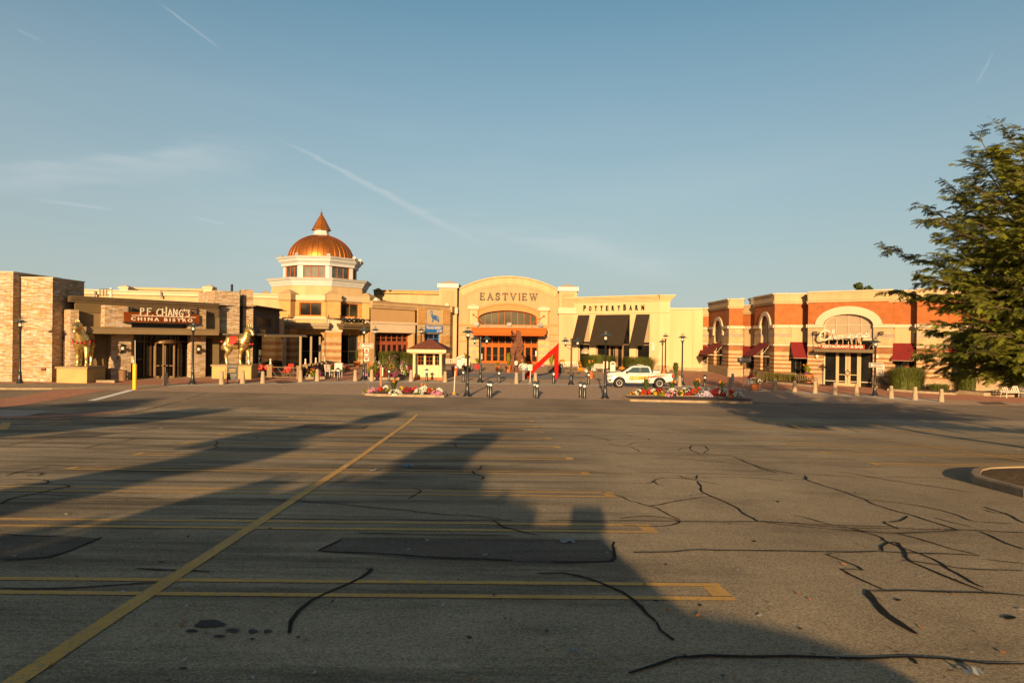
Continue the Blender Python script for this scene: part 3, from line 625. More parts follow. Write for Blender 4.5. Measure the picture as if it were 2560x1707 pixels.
# blue-grey painted disc under the sculptures
c = G(1300, 940); mb = MB(); mb.add([(c.x+6.5*math.cos(k*math.pi/24), c.y+4.2*math.sin(k*math.pi/24), g(c.x+6.5*math.cos(k*math.pi/24), c.y+4.2*math.sin(k*math.pi/24))+.02) for k in range(48)], [tuple(range(48))])
struct('stone_circle_paving', mb, M('grey stone paving', (.25, .25, .25), .85, var=.25, scale=1.4))
# planted island at the right edge of the lot
isl = [(2424, 1200), (2430, 1190), (2460, 1184), (2520, 1182), (2620, 1181), (2760, 1183), (2900, 1200), (2860, 1262), (2700, 1262), (2560, 1244), (2470, 1220), (2435, 1210)]
w = [tuple(G(x, y)[:2]) for x, y in isl]
DRY = M('dry grass soil', (.17, .11, .045), .95, var=.45, scale=9, bump=.9, bscale=22)
ki = kerbed('island_kerb', w, .17, KERB, DRY, .2, topname='island_ground')
mb = MB(); rr = random.Random(3)
for k in range(900):
    q = G(rr.uniform(2436, 2800), rr.uniform(1187, 1245), .13)
    if q.x < w[0][0]+.35: continue
    a = rr.random()*6.28; l = rr.uniform(.03, .09); mb.add([q, q+Vector((.012*math.cos(a), .012*math.sin(a), 0)), q+Vector((rr.gauss(0, .02), rr.gauss(0, .02), l))], [(0, 1, 2)])
tag(mb.build('short_grass', M('dry grass blades', (.16, .15, .04), .8, var=.3, scale=6)), 'short dry grass on the kerbed island at the right edge', 'grass', kind='stuff')
# ================================================================ BUILDINGS
def roofslab(root, pts, z, m, name='roof', front=2):
    """closes the volume behind the fronts: flat roof plus rear and side walls down to the ground"""
    mb = MB(); n = len(pts); mb.add([(x, y, z) for x, y in pts]+[(x, y, -.8) for x, y in pts], [tuple(range(n))]+[(i, (i+1) % n, n+(i+1) % n, n+i) for i in range(front, n-1)]); return B(mb, name, m, root)
def xy(f, u, o=0): p = f.pt(u, 0, o); return (p.x, p.y)
# ---------------------------------------------------------------- stone fronted bistro, left
r = bld('restaurant', 'low restaurant with stacked ledge stone towers, brown fascia and revolving door, far left', 'restaurant', G(300, 950))
zc = lambda d, up: CZ+up*d/F
fb = Fac((-300, 48.9), (300, 48.9))
zt = fb.z(100, 695); 
mb = MB()
u0, u1 = fb.u(40), fb.u(130); fb.box(mb, u0, u1, -.3, zt, -3.6, -.0); B(mb, 'stone_tower', STONE, r)
mb = MB(); fb.box(mb, u0-.03, u1+.05, zt, zt+.07, -3.65, .04); B(mb, 'tower_cap', CREAM2, r)
fa = Fac((-300, 48.2), (300, 48.2)); za = fa.z(20, 681)
mb = MB(); fa.box(mb, fa.u(-230), fa.u(31), -.3, za, -5, 0); B(mb, 'stone_tower', STONE, r)
mb = MB(); fa.box(mb, fa.u(-232), fa.u(31)+.04, za, za+.07, -5.03, .04); B(mb, 'tower_cap', CREAM2, r)
mb = MB(); fb.box(mb, fb.u(30), u0, -.3, zt-.2, -3.5, -.7); B(mb, 'recessed_wall', STONE, r)
# small step of stone between tower and main wall
mf = Fac((187, 50.2), (548, 59.0))
mb = MB(); mf.box(mb, mf.u(176, 800, .8), mf.u(197, 800, .8), -.3, mf.z(190, 774, .8), -.4, .8); B(mb, 'stone_pier', STONE, r)
zr = mf.z(280, 743.8)  # roof top of fascia
ztop = mf.z(540, 759)
zr = (zr+ztop)/2
mb = MB()
U = lambda x, o=0: mf.u(x, 850, o)
ug0, ug1 = U(327), U(474)
dz0 = mf.gz(0)-.1
zcan = mf.z(380, 836)   # canopy underside
dw0, dw1 = U(336), U(474)
mf.wall(mb, U(187), U(548), dz0-.4, zr-.5, [(U(327), U(475), dz0-.39, zcan), (U(515), U(532), dz0-.39, mf.z(522, 845))], 0, .6)
B(mb, 'wall', OLIVE, r)
mb = MB(); mf.box(mb, U(187)-.4, U(542), zr-.45, zr-.28, -.3, .14); mf.box(mb, U(187)-.4, U(542), zr-.279, zr-.12, -.3, .26); mf.box(mb, U(187)-.4, U(542), zr-.119, zr, -.3, .34); B(mb, 'cornice', BRONZE, r)
mb = MB(); mf.box(mb, U(187), U(545), zr-1.2, zr-.46, -.2, .06); B(mb, 'upper_fascia', M('dark olive fascia', (.15, .115, .06), .85, var=.05), r)
# stone piers around the door, upper and lower lengths
zl = mf.z(300, 762)
mb = MB(); mf.pbox(mb, 262, 329, 764, 838, 0, .75); mf.box(mb, U(278, .55), U(328, .55), dz0-.5, zcan-.02, 0, .55); B(mb, 'stone_pier', STONE, r)
mb = MB(); mf.pbox(mb, 474, 515, 773, 836, 0, .75); mf.box(mb, U(477, .55), U(514, .55), dz0-.5, zcan-.02, 0, .55); B(mb, 'stone_pier', STONE, r)
mb = MB(); mf.box(mb, U(221, 2), U(547, 2), zcan, zcan+.42, .3, 2.0); mf.box(mb, U(221, 2)-.03, U(547, 2)+.03, zcan+.42, zcan+.5, .3, 2.05); B(mb, 'canopy', CANOPYM, r)
mb = MB(); mf.pbox(mb, 330, 474, 811, 826, .02, .2); B(mb, 'canopy_lintel', BLACK, r)
# revolving door and sidelights
DBR = M('bronze door frame', (.16, .105, .05), .45, .4, var=.1)
o = -.45
mb = MB(); zb = dz0+.05
for x in (336, 359, 376, 387, 423, 437, 444, 474): mf.box(mb, U(x, o)-.05, U(x, o)+.05, zb, zcan, o, o+.1)
mf.box(mb, U(336, o), U(474, o), zb, zb+.12, o+.001, o+.09); mf.box(mb, U(336, o), U(474, o), mf.z(400, 855, o), mf.z(400, 855, o)+.1, o+.001, o+.11); mf.box(mb, U(336, o), U(359, o), mf.z(345, 899, o), mf.z(345, 899, o)+.08, o+.001, o+.09)
fr = B(mb, 'door_frame', DBR, r)
gl = MB(); mf.box(gl, U(336, o), U(474, o), zb, zcan, o-.05, o-.02); sub(gl, 'pane', GLASS, fr)
mb = MB(); cu = (U(387, .1)+U(437, .1))/2; rad = (U(437, .1)-U(387, .1))/2; zd = mf.z(410, 858, .3)
c = mf.pt(cu, 0, .0)
for k in range(11):
    a = math.atan2(mf.n.y, mf.n.x)+R(-75+15*k)
    if k in (0, 10): mb.lathe([(.07, zb), (.07, zd)], (c.x+rad*math.cos(a), c.y+rad*math.sin(a), 0), 6)
mb.lathe([(rad+.1, zd), (rad+.1, zd+.28)], (c.x, c.y, 0), 24)
for k in range(4):
    a = R(20+90*k); w = Vector((math.cos(a), math.sin(a), 0)); q = Vector((-w.y, w.x, 0))*.03
    for s0, s1, z0, z1 in ((.02, .12, zb, zd), (rad-.15, rad-.03, zb, zd), (.1, rad-.1, zb, zb+.2), (.1, rad-.1, zb+1.0, zb+1.08), (.1, rad-.1, zd-.12, zd)):
        A_, B_ = Vector((c.x, c.y, 0))+w*s0, Vector((c.x, c.y, 0))+w*s1
        mb.hexa([A_-q+Vector((0, 0, z0)), B_-q+Vector((0, 0, z0)), B_+q+Vector((0, 0, z0)), A_+q+Vector((0, 0, z0)), A_-q+Vector((0, 0, z1)), B_-q+Vector((0, 0, z1)), B_+q+Vector((0, 0, z1)), A_+q+Vector((0, 0, z1))])
B(mb, 'revolving_door', DBR, r)
for x, y in ((307, 871), (497, 873)):   # wall sconces with a round globe
    mb = MB(); mf.pbox(mb, x-4, x+3, y-11, y+11, .55, .7); s = B(mb, 'wall_sconce', BLACK, r)
    mb = MB(); q = mf.pt(mf.u(x, y, .9), mf.z(x, y, .9), .9); mb.lathe([(.02, -.14), (.1, -.1), (.14, 0), (.1, .1), (.02, .14)], q, 10); sub(mb, 'globe', WPAINT, s, True)
mb = MB(); mf.pbox(mb, 292, 296.5, 893, 897, .55, .6); B(mb, 'wall_plate', BLACK, r)
mb = MB(); fb.box(mb, fb.u(106), fb.u(116), fb.z(110, 926), fb.z(110, 920), 0, .12); B(mb, 'wall_plate', M('dark red plate', (.10, .02, .02), .5, var=0), r)
# sign on rails
o = 1.0
mb = MB()
for y in (771, 776, 781, 786):
    mf.box(mb, mf.u(318, y, .9), mf.u(497, y, .9), mf.z(400, y, .9), mf.z(400, y, .9)+.05, .86, .9)
for x in (322, 350, 400, 450, 494): mf.box(mb, mf.u(x, 780, .9), mf.u(x, 780, .9)+.06, mf.z(x, 790, .9), mf.z(x, 768, .9), .8, .86)
B(mb, 'sign_rail', BLACK, r)
SB = M('copper sign board', (.42, .11, .02), .3, .6, var=.45, scale=.5)
mb = MB(); zs0, zs1 = mf.z(400, 807, o), mf.z(400, 783, o); mf.box(mb, mf.u(310, 795, o), mf.u(498, 795, o), zs0, zs1, .9, 1.0); sg = B(mb, 'sign_board', SB, r)
mb = MB(); mf.box(mb, mf.u(310, 795, o)-.04, mf.u(498, 795, o)+.04, zs0-.08, zs0-.002, .86, 1.04); B(mb, 'sign_board', BLACK, r)
SW = M('white sign letter', (.80, .78, .72), .5, var=0)
mb = MB(); mf.box(mb, mf.u(330, 790, 1.04), mf.u(490, 790, 1.04), mf.z(400, 791.5, 1.04), mf.z(400, 789.7, 1.04), 1.0, 1.045)
STR = {'P': [[(0, 0), (0, 1), (.7, .95), (.75, .62), (0, .45)]], 'F': [[(0, 0), (0, 1), (.9, 1)], [(0, .55), (.65, .55)]], 'C': [[(.95, .9), (.5, 1), (.1, .7), (.02, .3), (.35, 0), (.95, .08)]], 'H': [[(0, 0), (0, 1.05)], [(.8, -.1), (.8, 1.3)], [(0, .5), (.8, .5)]], 'A': [[(0, -.1), (.4, 1), (.85, 0)], [(.15, .3), (.75, .3)]],
       'N': [[(0, 0), (0, 1.1), (.75, 0), (.75, 1)]], 'G': [[(.9, .85), (.5, 1), (.1, .7), (.05, .3), (.4, 0), (.85, .1), (.9, .45), (.5, .45)], [(.85, .1), (.7, -.5)]], 'S': [[(.2, .95), (.85, .95), (.5, .6), (.85, .35), (.7, .02), (.1, .0)]], '.': [[(0, 0), (.08, 0)]], "'": [[(0, 1.1), (0, .85)]]}
us0, us1 = mf.u(352, 780, 1.05), mf.u(478, 780, 1.05); h = mf.z(400, 772, 1.05)-mf.z(400, 788.5, 1.05); zz = mf.z(400, 788.8, 1.05)
seq = [('P', .9), ('.', .35), ('F', .95), ('.', .75), ('C', 1.1), ('H', 1.1), ('A', 1.05), ('N', 1.05), ('G', 1.05), ("'", .35), ('S', 1)]; tw = sum(w for _, w in seq); uu = us0
for ch, w in seq:
    w_ = (us1-us0)*w/tw; strokes(mf, mb, STR[ch], uu, zz, w_*(.82 if ch not in '.\'' else .5), h, .07, 1.0, 1.06); uu += w_
sub(mb, 'lettering', SW, sg)
t_ = addtext(mf, r, mf.u(407, 799, 1.02), mf.z(409, 799.4, 1.02), 1.02, 'C H I N A   B I S T R O', .36, SW, parent=sg, ext=.02, fitw=mf.u(485, 799, 1.02)-mf.u(332, 799, 1.02), bold=.012)
# right hand stone blocks
cf = Fac((535, 59.5), (598, 61.0)); zc_ = cf.z(566, 727.5)
mb = MB(); cf.box(mb, cf.u(535), cf.u(598), -.3, zc_, -4, 0); B(mb, 'stone_tower', STONE, r)
df = Fac((604, 62.0), (632, 62.6))
mb = MB(); df.box(mb, df.u(607), df.u(632), -.3, df.z(620, 724), -1.2, 0); B(mb, 'stone_chimney', STONE, r)
mb = MB(); cf.box(mb, cf.u(588), cf.u(591), zc_, zc_+.7, -1.2, -.9); B(mb, 'flue', BLACK, r)
# low dark wing with slatted frieze above the patio
wf = Fac((634, 63.0), (700, 71.0))
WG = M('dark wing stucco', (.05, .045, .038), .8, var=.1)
zw = wf.z(660, 770); UW = lambda x: wf.u(x)
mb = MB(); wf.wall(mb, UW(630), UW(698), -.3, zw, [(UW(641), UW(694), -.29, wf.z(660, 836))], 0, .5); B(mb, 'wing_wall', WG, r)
mb = MB(); wf.box(mb, UW(630), UW(699), zw, zw+.12, -.3, .25); B(mb, 'wing_coping', M('brown coping', (.16, .08, .04), .7), r)
mb = MB(); wf.pbox(mb, 641, 677, 795, 817, 0, .04); fz = B(mb, 'frieze', BLACK, r)
mb = MB(); a0, a1 = UW(641), UW(677); b0, b1 = wf.z(660, 816.5), wf.z(660, 795.5)
for k in range(8):
    w_ = (a1-a0)/8; strokes(wf, mb, [[(0, 0), (.5, 1), (1, 0)], [(0, .45), (.25, 1)], [(.75, 1), (1, .45)]], a0+k*w_, b0, w_, b1-b0, .035, .04, .07)
sub(mb, 'lattice', M('bronze lattice', (.14, .10, .06), .6), fz)
mb = MB(); wf.pbox(mb, 677, 698, 796, 835, 0, .5); B(mb, 'stone_pier', STONE, r)
mb = MB(); wf.pbox(mb, 648, 662, 819, 836, 0, .06); B(mb, 'window', GLASS, r)
mb = MB(); wf.box(mb, UW(641), UW(694), -.2, wf.z(660, 836), -.5, -.4); B(mb, 'window', GLASS, r)
mb = MB(); wf.pbox(mb, 684, 700, 842, 930, -.3, .35); B(mb, 'stone_pier', STONE, r)
for x in (638, 697):
    mb = MB(); q = wf.pt(wf.u(x, 872, .6), wf.z(x, 872, .6), .6); mb.lathe([(.02, -.16), (.12, -.1), (.16, 0), (.12, .1), (.02, .16)], q, 10); B(mb, 'globe_lamp', WPAINT, r, True)
# roof behind
roofslab(r, [xy(mf, U(187), -.2), xy(mf, U(548), -.2), xy(wf, UW(640), -1), xy(wf, UW(698), -1), (-28, 76), (-60, 76), (-60, 52)], zw-.05, GREY, front=4)
mb = MB()
for x in (250, 259, 267): mb.tube([P(x, 740, 53.5), P(x, 722, 53.5)], .035, 6)
for y in (723, 731): mb.tube([P(250, y, 53.5), P(275 if y < 725 else 267, y+.6, 53.5)], .03, 6)
B(mb, 'roof_ladder', BRONZE, r)
mb = MB(); mb.tube([P(277.3, 744, 53.7), P(277.3, 719.5, 53.7)], .1, 10); B(mb, 'vent_pipe', WPAINT, r)
# patio canopy
pf = Fac((655, 57), (770, 62)); zp = pf.z(700, 840)
mb = MB(); pf.pbox(mb, 664, 768, 838.4, 841.8, -.12, 0); B(mb, 'patio_beam', CANOPYM, r)
mb = MB(); pf.box(mb, pf.u(625, 850, -.2), pf.u(767), zp+.02, zp+.16, -5.5, -.125); B(mb, 'patio_roof', GREY, r)
for x, yb in ((750.5, 950), (777, 940), (799, 930)):
    q = G(x, yb); mb = MB(); mb.box(q.x-.09, q.x+.09, q.y-.09, q.y+.09, q.z, zp); B(mb, 'patio_post', CANOPYM, r)
# ---------------------------------------------------------------- domed corner pavilion
cx, cy = P(800, 850, 84).x, 84.0
r = bld('domed_pavilion', 'octagonal corner pavilion with copper dome and lantern above a cream two storey base', 'pavilion', Vector((cx, cy, 0)))
DY = lambda y, x=824, d=79.5: CZ+(844.3-y)*d/F
TH0 = math.atan2(cy, cx)+math.pi    # direction from pavilion to camera
def ang(k, off): return TH0+R(off+45*k)
def octa(rad, off=12): return [(cx+rad*math.cos(ang(k, off)), cy+rad*math.sin(ang(k, off))) for k in range(8)]
def ring(mb, rad0, rad1, z0, z1, off=12, rad0b=None, mi=0):
    """octagonal ring solid: outer radius rad1 at top and rad0b at the bottom"""
    rb = rad0b or rad1; A_, B_, C_ = octa(rb, off), octa(rad1, off), octa(rad0, off); vs = [(x, y, z0) for x, y in A_]+[(x, y, z1) for x, y in B_]+[(x, y, z1) for x, y in C_]+[(x, y, z0) for x, y in C_]
    mb.add(vs, [(j*8+i, j*8+(i+1) % 8, ((j+1) % 4)*8+(i+1) % 8, ((j+1) % 4)*8+i) for j in range(4) for i in range(8)], mi)
class FacW(Fac):
    def __init__(s, A, B): s.A = Vector((A[0], A[1], 0)); Bv = Vector((B[0], B[1], 0)); s.t = (Bv-s.A).normalized(); s.len = (Bv-s.A).length; s.n = Vector((s.t.y, -s.t.x, 0))
def faces(rad, off=12):
    o = octa(rad, off); fs = []
    for k in range(8):
        a, b = o[k], o[(k+1) % 8]
        f = FacW(a, b); m_ = Vector(((a[0]+b[0])/2-cx, (a[1]+b[1])/2-cy, 0))
        if f.n.dot(m_) < 0: f = FacW(b, a)
        fs.append(f)
    return fs
OFF = 12
# dome
Rd = 3.88; zd0, zd1 = DY(641), CZ+(844.3-589)*84/F
mb = MB(); n = 64; prof = []
for k in range(15):
    a = R(90*k/14*.93); prof.append((Rd*math.cos(a), zd0+(zd1-zd0)*math.sin(a)/math.sin(R(90*.93))))
mb.lathe(prof, (cx, cy, 0), n); dm = B(mb, 'dome', COPPER, r, True)
mb = MB()
for k in range(36):
    a = 2*math.pi*k/36; mb.tube([(cx+(q+.02)*math.cos(a), cy+(q+.02)*math.sin(a), z+.01) for q, z in prof], .035, 4)
sub(mb, 'seam', COPPER, dm)
zl = lambda y: CZ+(844.2-y)*84/F
mb = MB(); mb.lathe([(1.0, zl(592)), (1.0, zl(586)), (.9, zl(585)), (.9, zl(574))], (cx, cy, 0), 8, rot=.2); B(mb, 'lantern', WHITE, r)
mb = MB(); mb.lathe([(1.18, zl(577)), (1.15, zl(575)), (.95, zl(568)), (.55, zl(552)), (.17, zl(538.5)), (.1, zl(537))], (cx, cy, 0), 8, rot=.2); cr = B(mb, 'lantern_roof', COPPER, r)
mb = MB(); mb.lathe([(.1, zl(538)), (.17, zl(536)), (.12, zl(534.5)), (.05, zl(534)), (.13, zl(532)), (.1, zl(530.5)), (.04, zl(530)), (.02, zl(519))], (cx, cy, 0), 8); sub(mb, 'finial', COPPER, cr)
# drum
zA, zB_, zC, zD = DY(640.6), DY(662), DY(696), DY(715)
mb = MB(); ring(mb, .1, 5.35, DY(646), DY(640.6), OFF, 5.15); ring(mb, 4.6, 5.05, DY(652), DY(646.2), OFF, 4.95); ring(mb, 4.5, 4.9, DY(656.5), DY(652.2), OFF, 4.7); ring(mb, 4.4, 4.68, DY(663), DY(656.7), OFF, 4.66); B(mb, 'drum_cornice', WHITE, r)
wl = MB(); fl = faces(4.45, OFF)
winl = []
for f in fl:
    f.wall(wl, 0, f.len, zC-.3, DY(660), [(.42, f.len-.42, zC+.12, DY(663.5))], 0, .25)
B(wl, 'drum_wall', WHITE, r)
for f in fl: window(f, r, .42, f.len-.42, zC+.12, DY(663.5), 3, 1, TERRA, GLASSB, -.22, .08)
mb = MB(); mb.lathe([(3.9, zC-.1), (3.9, zC+.1)], (cx, cy, 0), 8, rot=ang(0, OFF)); B(mb, 'drum_floor', DARK, r)
# middle body with big cornice
mb = MB(); ring(mb, .1, 6.45, DY(703), DY(696.6), OFF, 6.2); ring(mb, 5.6, 6.1, DY(709), DY(703.2), OFF, 6.0); ring(mb, 5.5, 5.95, DY(716), DY(709.2), OFF, 5.8); B(mb, 'body_cornice', WHITE, r)
mb = MB(); ring(mb, 5.0, 5.72, DY(742), DY(715.5), OFF, 5.85); B(mb, 'body_wall', CREAM, r)
# lower storey, wider octagon
Rl = 6.5; zt_, zw1, zw0 = DY(740), DY(757), DY(794)
mb = MB(); ring(mb, 4.5, Rl+.12, DY(750), zt_, OFF, Rl+.1); ring(mb, 4.5, Rl+.28, DY(754), DY(750.1), OFF, Rl+.2); ring(mb, 6.0, Rl+.12, DY(797), zw0+.02, OFF, Rl+.2); ring(mb, 6.0, Rl+.3, DY(802), DY(797.1), OFF, Rl+.12); B(mb, 'parapet', CREAM2, r)
wl = MB(); lw = faces(Rl, OFF); gz_ = -.3
for f in lw:
    L_ = f.len; f.wall(wl, 0, L_, DY(796), DY(752), [(1.25, L_-1.25, zw0+.15, zw1-.05)], 0, .3)
B(wl, 'upper_wall', GOLDBR, r)
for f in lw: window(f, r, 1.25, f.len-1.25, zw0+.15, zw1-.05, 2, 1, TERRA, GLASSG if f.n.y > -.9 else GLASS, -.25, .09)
# hipped parapet piers on the corners
for k in range(8):
    a = ang(k, OFF); x, y = octa(Rl-.1, OFF)[k]; mb = MB()
    mb.lathe([(1.05, DY(796)), (1.05, DY(752))], (x, y, 0), 4, rot=a+math.pi/4); B(mb, 'corner_pier', TAN2, r)
    mb = MB(); mb.lathe([(1.12, DY(756)), (1.3, DY(753)), (1.3, DY(750.5)), (1.15, DY(750.4)), (1.2, DY(738)), (.35, DY(729)), (.05, DY(727.5))], (x, y, 0), 4, rot=a+math.pi/4); B(mb, 'pier_cap', TAN, r)
# ground storey: banded masonry with storefront openings
SN = [(-9, (.30, .23, .15)), (.9, (.56, .45, .28)), (1.35, (.42, .24, .12)), (1.75, (.56, .45, .28)), (2.15, (.42, .24, .12)), (2.55, (.56, .45, .28)), (2.95, (.42, .24, .12)), (3.35, (.56, .45, .28)), (3.9, (.55, .36, .15)), (4.6, (.66, .55, .33)), (5.2, (.66, .50, .26))]
BANDN = stripes('banded pavilion masonry', SN)
wl = MB(); gf = faces(Rl, OFF)
for f in gf: L_ = f.len; f.wall(wl, 0, L_, -.3, DY(800), [(1.15, L_-1.15, -.29, DY(836))], 0, .5)
B(wl, 'ground_wall', BANDN, r)
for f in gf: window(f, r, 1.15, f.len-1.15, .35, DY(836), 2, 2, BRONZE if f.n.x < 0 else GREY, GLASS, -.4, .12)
for k in range(8):
    a = ang(k, OFF); x, y = octa(Rl-.1, OFF)[k]; mb = MB(); mb.lathe([(1.2, -.3), (1.2, DY(828))], (x, y, 0), 4, rot=a+math.pi/4); B(mb, 'corner_pier', BANDN, r)
    mb = MB(); mb.lathe([(1.25, DY(831)), (1.4, DY(825)), (1.4, DY(821)), (1.15, DY(812)), (1.1, DY(802))], (x, y, 0), 4, rot=a+math.pi/4); B(mb, 'pier_capital', CREAM2, r)
# canopies on the two faces that show, sign over the right one
vis = sorted(lw, key=lambda f: (f.A+f.t*f.len/2-Vector((0, 0, 0))).length)[:3]
for f in vis:
    mid = f.pt(f.len/2, 0); 
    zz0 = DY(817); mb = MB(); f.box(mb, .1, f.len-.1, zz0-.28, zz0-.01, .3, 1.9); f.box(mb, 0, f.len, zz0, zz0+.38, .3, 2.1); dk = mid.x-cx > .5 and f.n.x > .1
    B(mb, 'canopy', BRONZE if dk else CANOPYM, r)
    for q in (.3, f.len-.3):
        mb = MB(); mb.tube([f.pt(q, zz0+.38, 1.8), f.pt(q, DY(775), .15)], .03, 5); B(mb, 'canopy_rod', BLACK, r)
        mb = MB(); f.box(mb, q-.14, q+.14, DY(779), DY(771), .0, .3); B(mb, 'wall_lamp', BLACK, r)
    if dk:
        me = addtext(f, r, f.len/2-.75, zz0+.38+.42, 1.7, 'nocino', 1.05, BLACK, 'lettering', ext=.08, fitw=f.len*.6, bold=.03)
mb = MB()
for x, y in ((702, 641), (742, 635), (822, 637), (886, 645), (901, 651)):
    q = P(x, y, 84-4.2*math.cos((x-800)/85)*1.05 if abs(x-800) < 100 else 82)
    fm = MB(); fm.box(q.x-.2, q.x+.2, q.y-.1, q.y+.1, q.z-.13, q.z+.13); fm.box(q.x-.03, q.x+.03, q.y-.03, q.y+.03, q.z-.4, q.z-.13); B(fm, 'flood_light', BLACK, r)
mb = MB(); mb.lathe([(4.5, .1), (4.5, DY(752))], (cx, cy, 0), 8, rot=ang(0, OFF)); B(mb, 'inner_core', DARK, r)
# ---------------------------------------------------------------- back parapet of the mall, seen over the bistro roof and beside the pavilion
r = bld('mall_roof_block', 'long cream parapet block of the mall rising behind the bistro roof', 'building', Vector((-28, 76, 0)))
bf = Fac((150, 74), (750, 79)); zq = bf.z(400, 724)
mb = MB(); bf.box(mb, bf.u(200), bf.u(720), 0, bf.z(400, 737), -12, 0); B(mb, 'wall', CREAM, r)
mb = MB(); bf.pbox(mb, 205, 760, 733, 741, 0, .25); bf.pbox(mb, 205, 760, 729.5, 732.8, 0, .4); B(mb, 'cornice', CREAM2, r)
b2 = Fac((150, 80), (750, 84))
mb = MB(); b2.box(mb, b2.u(302), b2.u(540), 2, b2.z(400, 726), -8, 0); b2.pbox(mb, 302, 540, 720, 726, 0, .35); B(mb, 'upper_wall', CREAM, r)
for x in (315, 524):
    mb = MB(); q = P(x, 718, 79.5); mb.lathe([(.7, -1.2), (.7, -.2), (.85, -.2), (.85, .0), (.06, .26)], q, 4, rot=R(45)); B(mb, 'pier_cap', CREAM2, r)
for x in (237, 402):
    mb = MB(); bf.pbox(mb, x-2, x+2, 728, 745, .4, .5); B(mb, 'downspout', GREY, r)
mb = MB(); b3 = Fac((640, 80), (760, 82)); b3.box(mb, b3.u(640), b3.u(720), 0, b3.z(680, 741), -3, 0); b3.pbox(mb, 640, 730, 741, 754, 0, .3); B(mb, 'wall', CREAM, r)
# ---------------------------------------------------------------- entrance wing with the bakery
r = bld('entrance_wing', 'tan shop wing between the domed pavilion and the arched entrance, rust red glazed doors', 'building', G(1050, 905))
ef = Fac((926, 76.0), (1121, 86.0)); Z = lambda y, x=1000: ef.z(x, y)
ztp = ef.z(1000, 757.5); UE = lambda x: ef.u(x)
zsoff = Z(832, 1000)
# heights measured at x=1000
SB2 = [(-9, (.50, .42, .28)), (1.0, (.58, .46, .28)), (1.5, (.40, .25, .13)), (1.9, (.60, .48, .29)), (2.4, (.46, .28, .12)), (2.7, (.62, .50, .30)), (3.2, (.56, .36, .15)), (4.25, (.64, .53, .33))]
BANDE = stripes('banded wing masonry', SB2)
zb1, zb2 = Z(811), Z(816)
mb = MB(); ef.wall(mb, UE(926), UE(1037), 0, ztp, [(UE(938), UE(1033), .01, zsoff)], 0, 1.2)
B(mb, 'wall', M('wing tan stucco', (.52, .37, .20), .9, var=.05, scale=.6), r)
mb = MB(); ef.box(mb, UE(926), UE(1037), zsoff, zb1, 0, .06); B(mb, 'sign_band', CREAM2, r)
mb = MB(); ef.box(mb, UE(926), UE(1121)+.1, ztp-.75, ztp-.5, -.3, .2); ef.box(mb, UE(926), UE(1121)+.12, ztp-.499, ztp-.06, -.3, .3); ef.box(mb, UE(926), UE(1121)+.15, ztp-.059, ztp+.05, -.4, .42); B(mb, 'parapet', TAN, r)
mb = MB(); ef.box(mb, UE(926), UE(1121)+.05, zb1, zb2+.02 if zb2 > zb1 else zb1+.25, 0, .16); B(mb, 'string_course', CREAM2, r)
dr = window(ef, r, UE(938), UE(1033), .1, zsoff, 7, 1, RUSTF, GLASS, -1.1, .12, fd=.14, rowz=[Z(854), Z(861), Z(845)], name='glazed_doors')
mb = MB()
for k in range(8):
    u = UE(938)+(UE(1033)-UE(938))*k/7; ef.box(mb, max(UE(938), u-.15), min(UE(1033), u+.15), .1, Z(857), -.99, -.93)
ef.box(mb, UE(938), UE(1033), Z(862), Z(855), -.97, -.9); sub(mb, 'door_stile', RUSTF, dr)
mb = MB(); ef.wall(mb, UE(1037), UE(1119.5), 0, ztp-.7, [(UE(1057), UE(1098), .01, Z(834, 1078))], .35, .8); 
B(mb, 'stone_wall', BANDE, r)
for a, b in ((1037, 1057.5), (1099, 1118)):
    mb = MB(); ef.box(mb, UE(a), UE(b), ef.z(1060, 809), ef.z(1060, 771), .3, .5); B(mb, 'ribbed_panel', GOLDBR, r)
mb = MB(); ef.box(mb, UE(1057.5), UE(1099), ef.z(1078, 810), ef.z(1078, 774), .3, .42); pn_ = B(mb, 'sign_panel', M('pale sign panel', (.60, .53, .36), .9, var=.03), r)
# painted cockerel emblem: body, neck, tail and feet
CKB = M('slate blue emblem', (.05, .12, .28), .7, var=.5, scale=3, k=1)
mb = MB(); u0, z0 = UE(1067), ef.z(1078, 806); w_, h_ = UE(1091)-u0, ef.z(1078, 776)-z0
def poly(pl, m_, o0=.42, o1=.45): m_.prism([ef.pt(u0+x*w_, z0+y*h_, o0) for x, y in pl], ef.n*0, ef.n*(o1-o0))
poly([(.05, .80), (.12, .97), (.22, 1.0), (.30, .9), (.30, .72), (.42, .58), (.58, .62), (.66, .56), (.78, .58), (.92, .45), (.98, .2), (.92, .0), (.84, .1), (.80, .25), (.72, .12), (.66, .22), (.55, .16), (.48, .28), (.34, .18), (.22, .38), (.13, .6)], mb)
poly([(.28, .2), (.20, .02), (.38, .04), (.40, .2)], mb); B(mb, 'cockerel_emblem', CKB, r)
mb = MB(); poly([(.10, .72), (.14, .92), (.24, .94), (.26, .76), (.22, .62)], mb, .452, .465); poly([(.74, .5), (.86, .42), (.90, .25), (.84, .2)], mb, .452, .465); B(mb, 'emblem_highlight', M('pale blue emblem', (.42, .47, .50), .8, var=.1), r)
mb = MB(); ef.box(mb, UE(1056.5), UE(1098.5), ef.z(1078, 831.5), ef.z(1078, 813.5), .36, .5); bs = B(mb, 'shop_sign', M('navy sign board', (.02, .11, .34), .7, var=.05, k=1, spec=.08), r)
addtext(ef, r, UE(1077.5), ef.z(1078, 819.5), .5, 'VILLAGE BAKERY', .5, SW, parent=bs, ext=.02, fitw=UE(1097)-UE(1058.5), bold=.012)
addtext(ef, r, UE(1091), ef.z(1078, 827.5), .5, '& CAFE', .42, SW, parent=bs, ext=.02, fitw=UE(1097)-UE(1084), bold=.01)
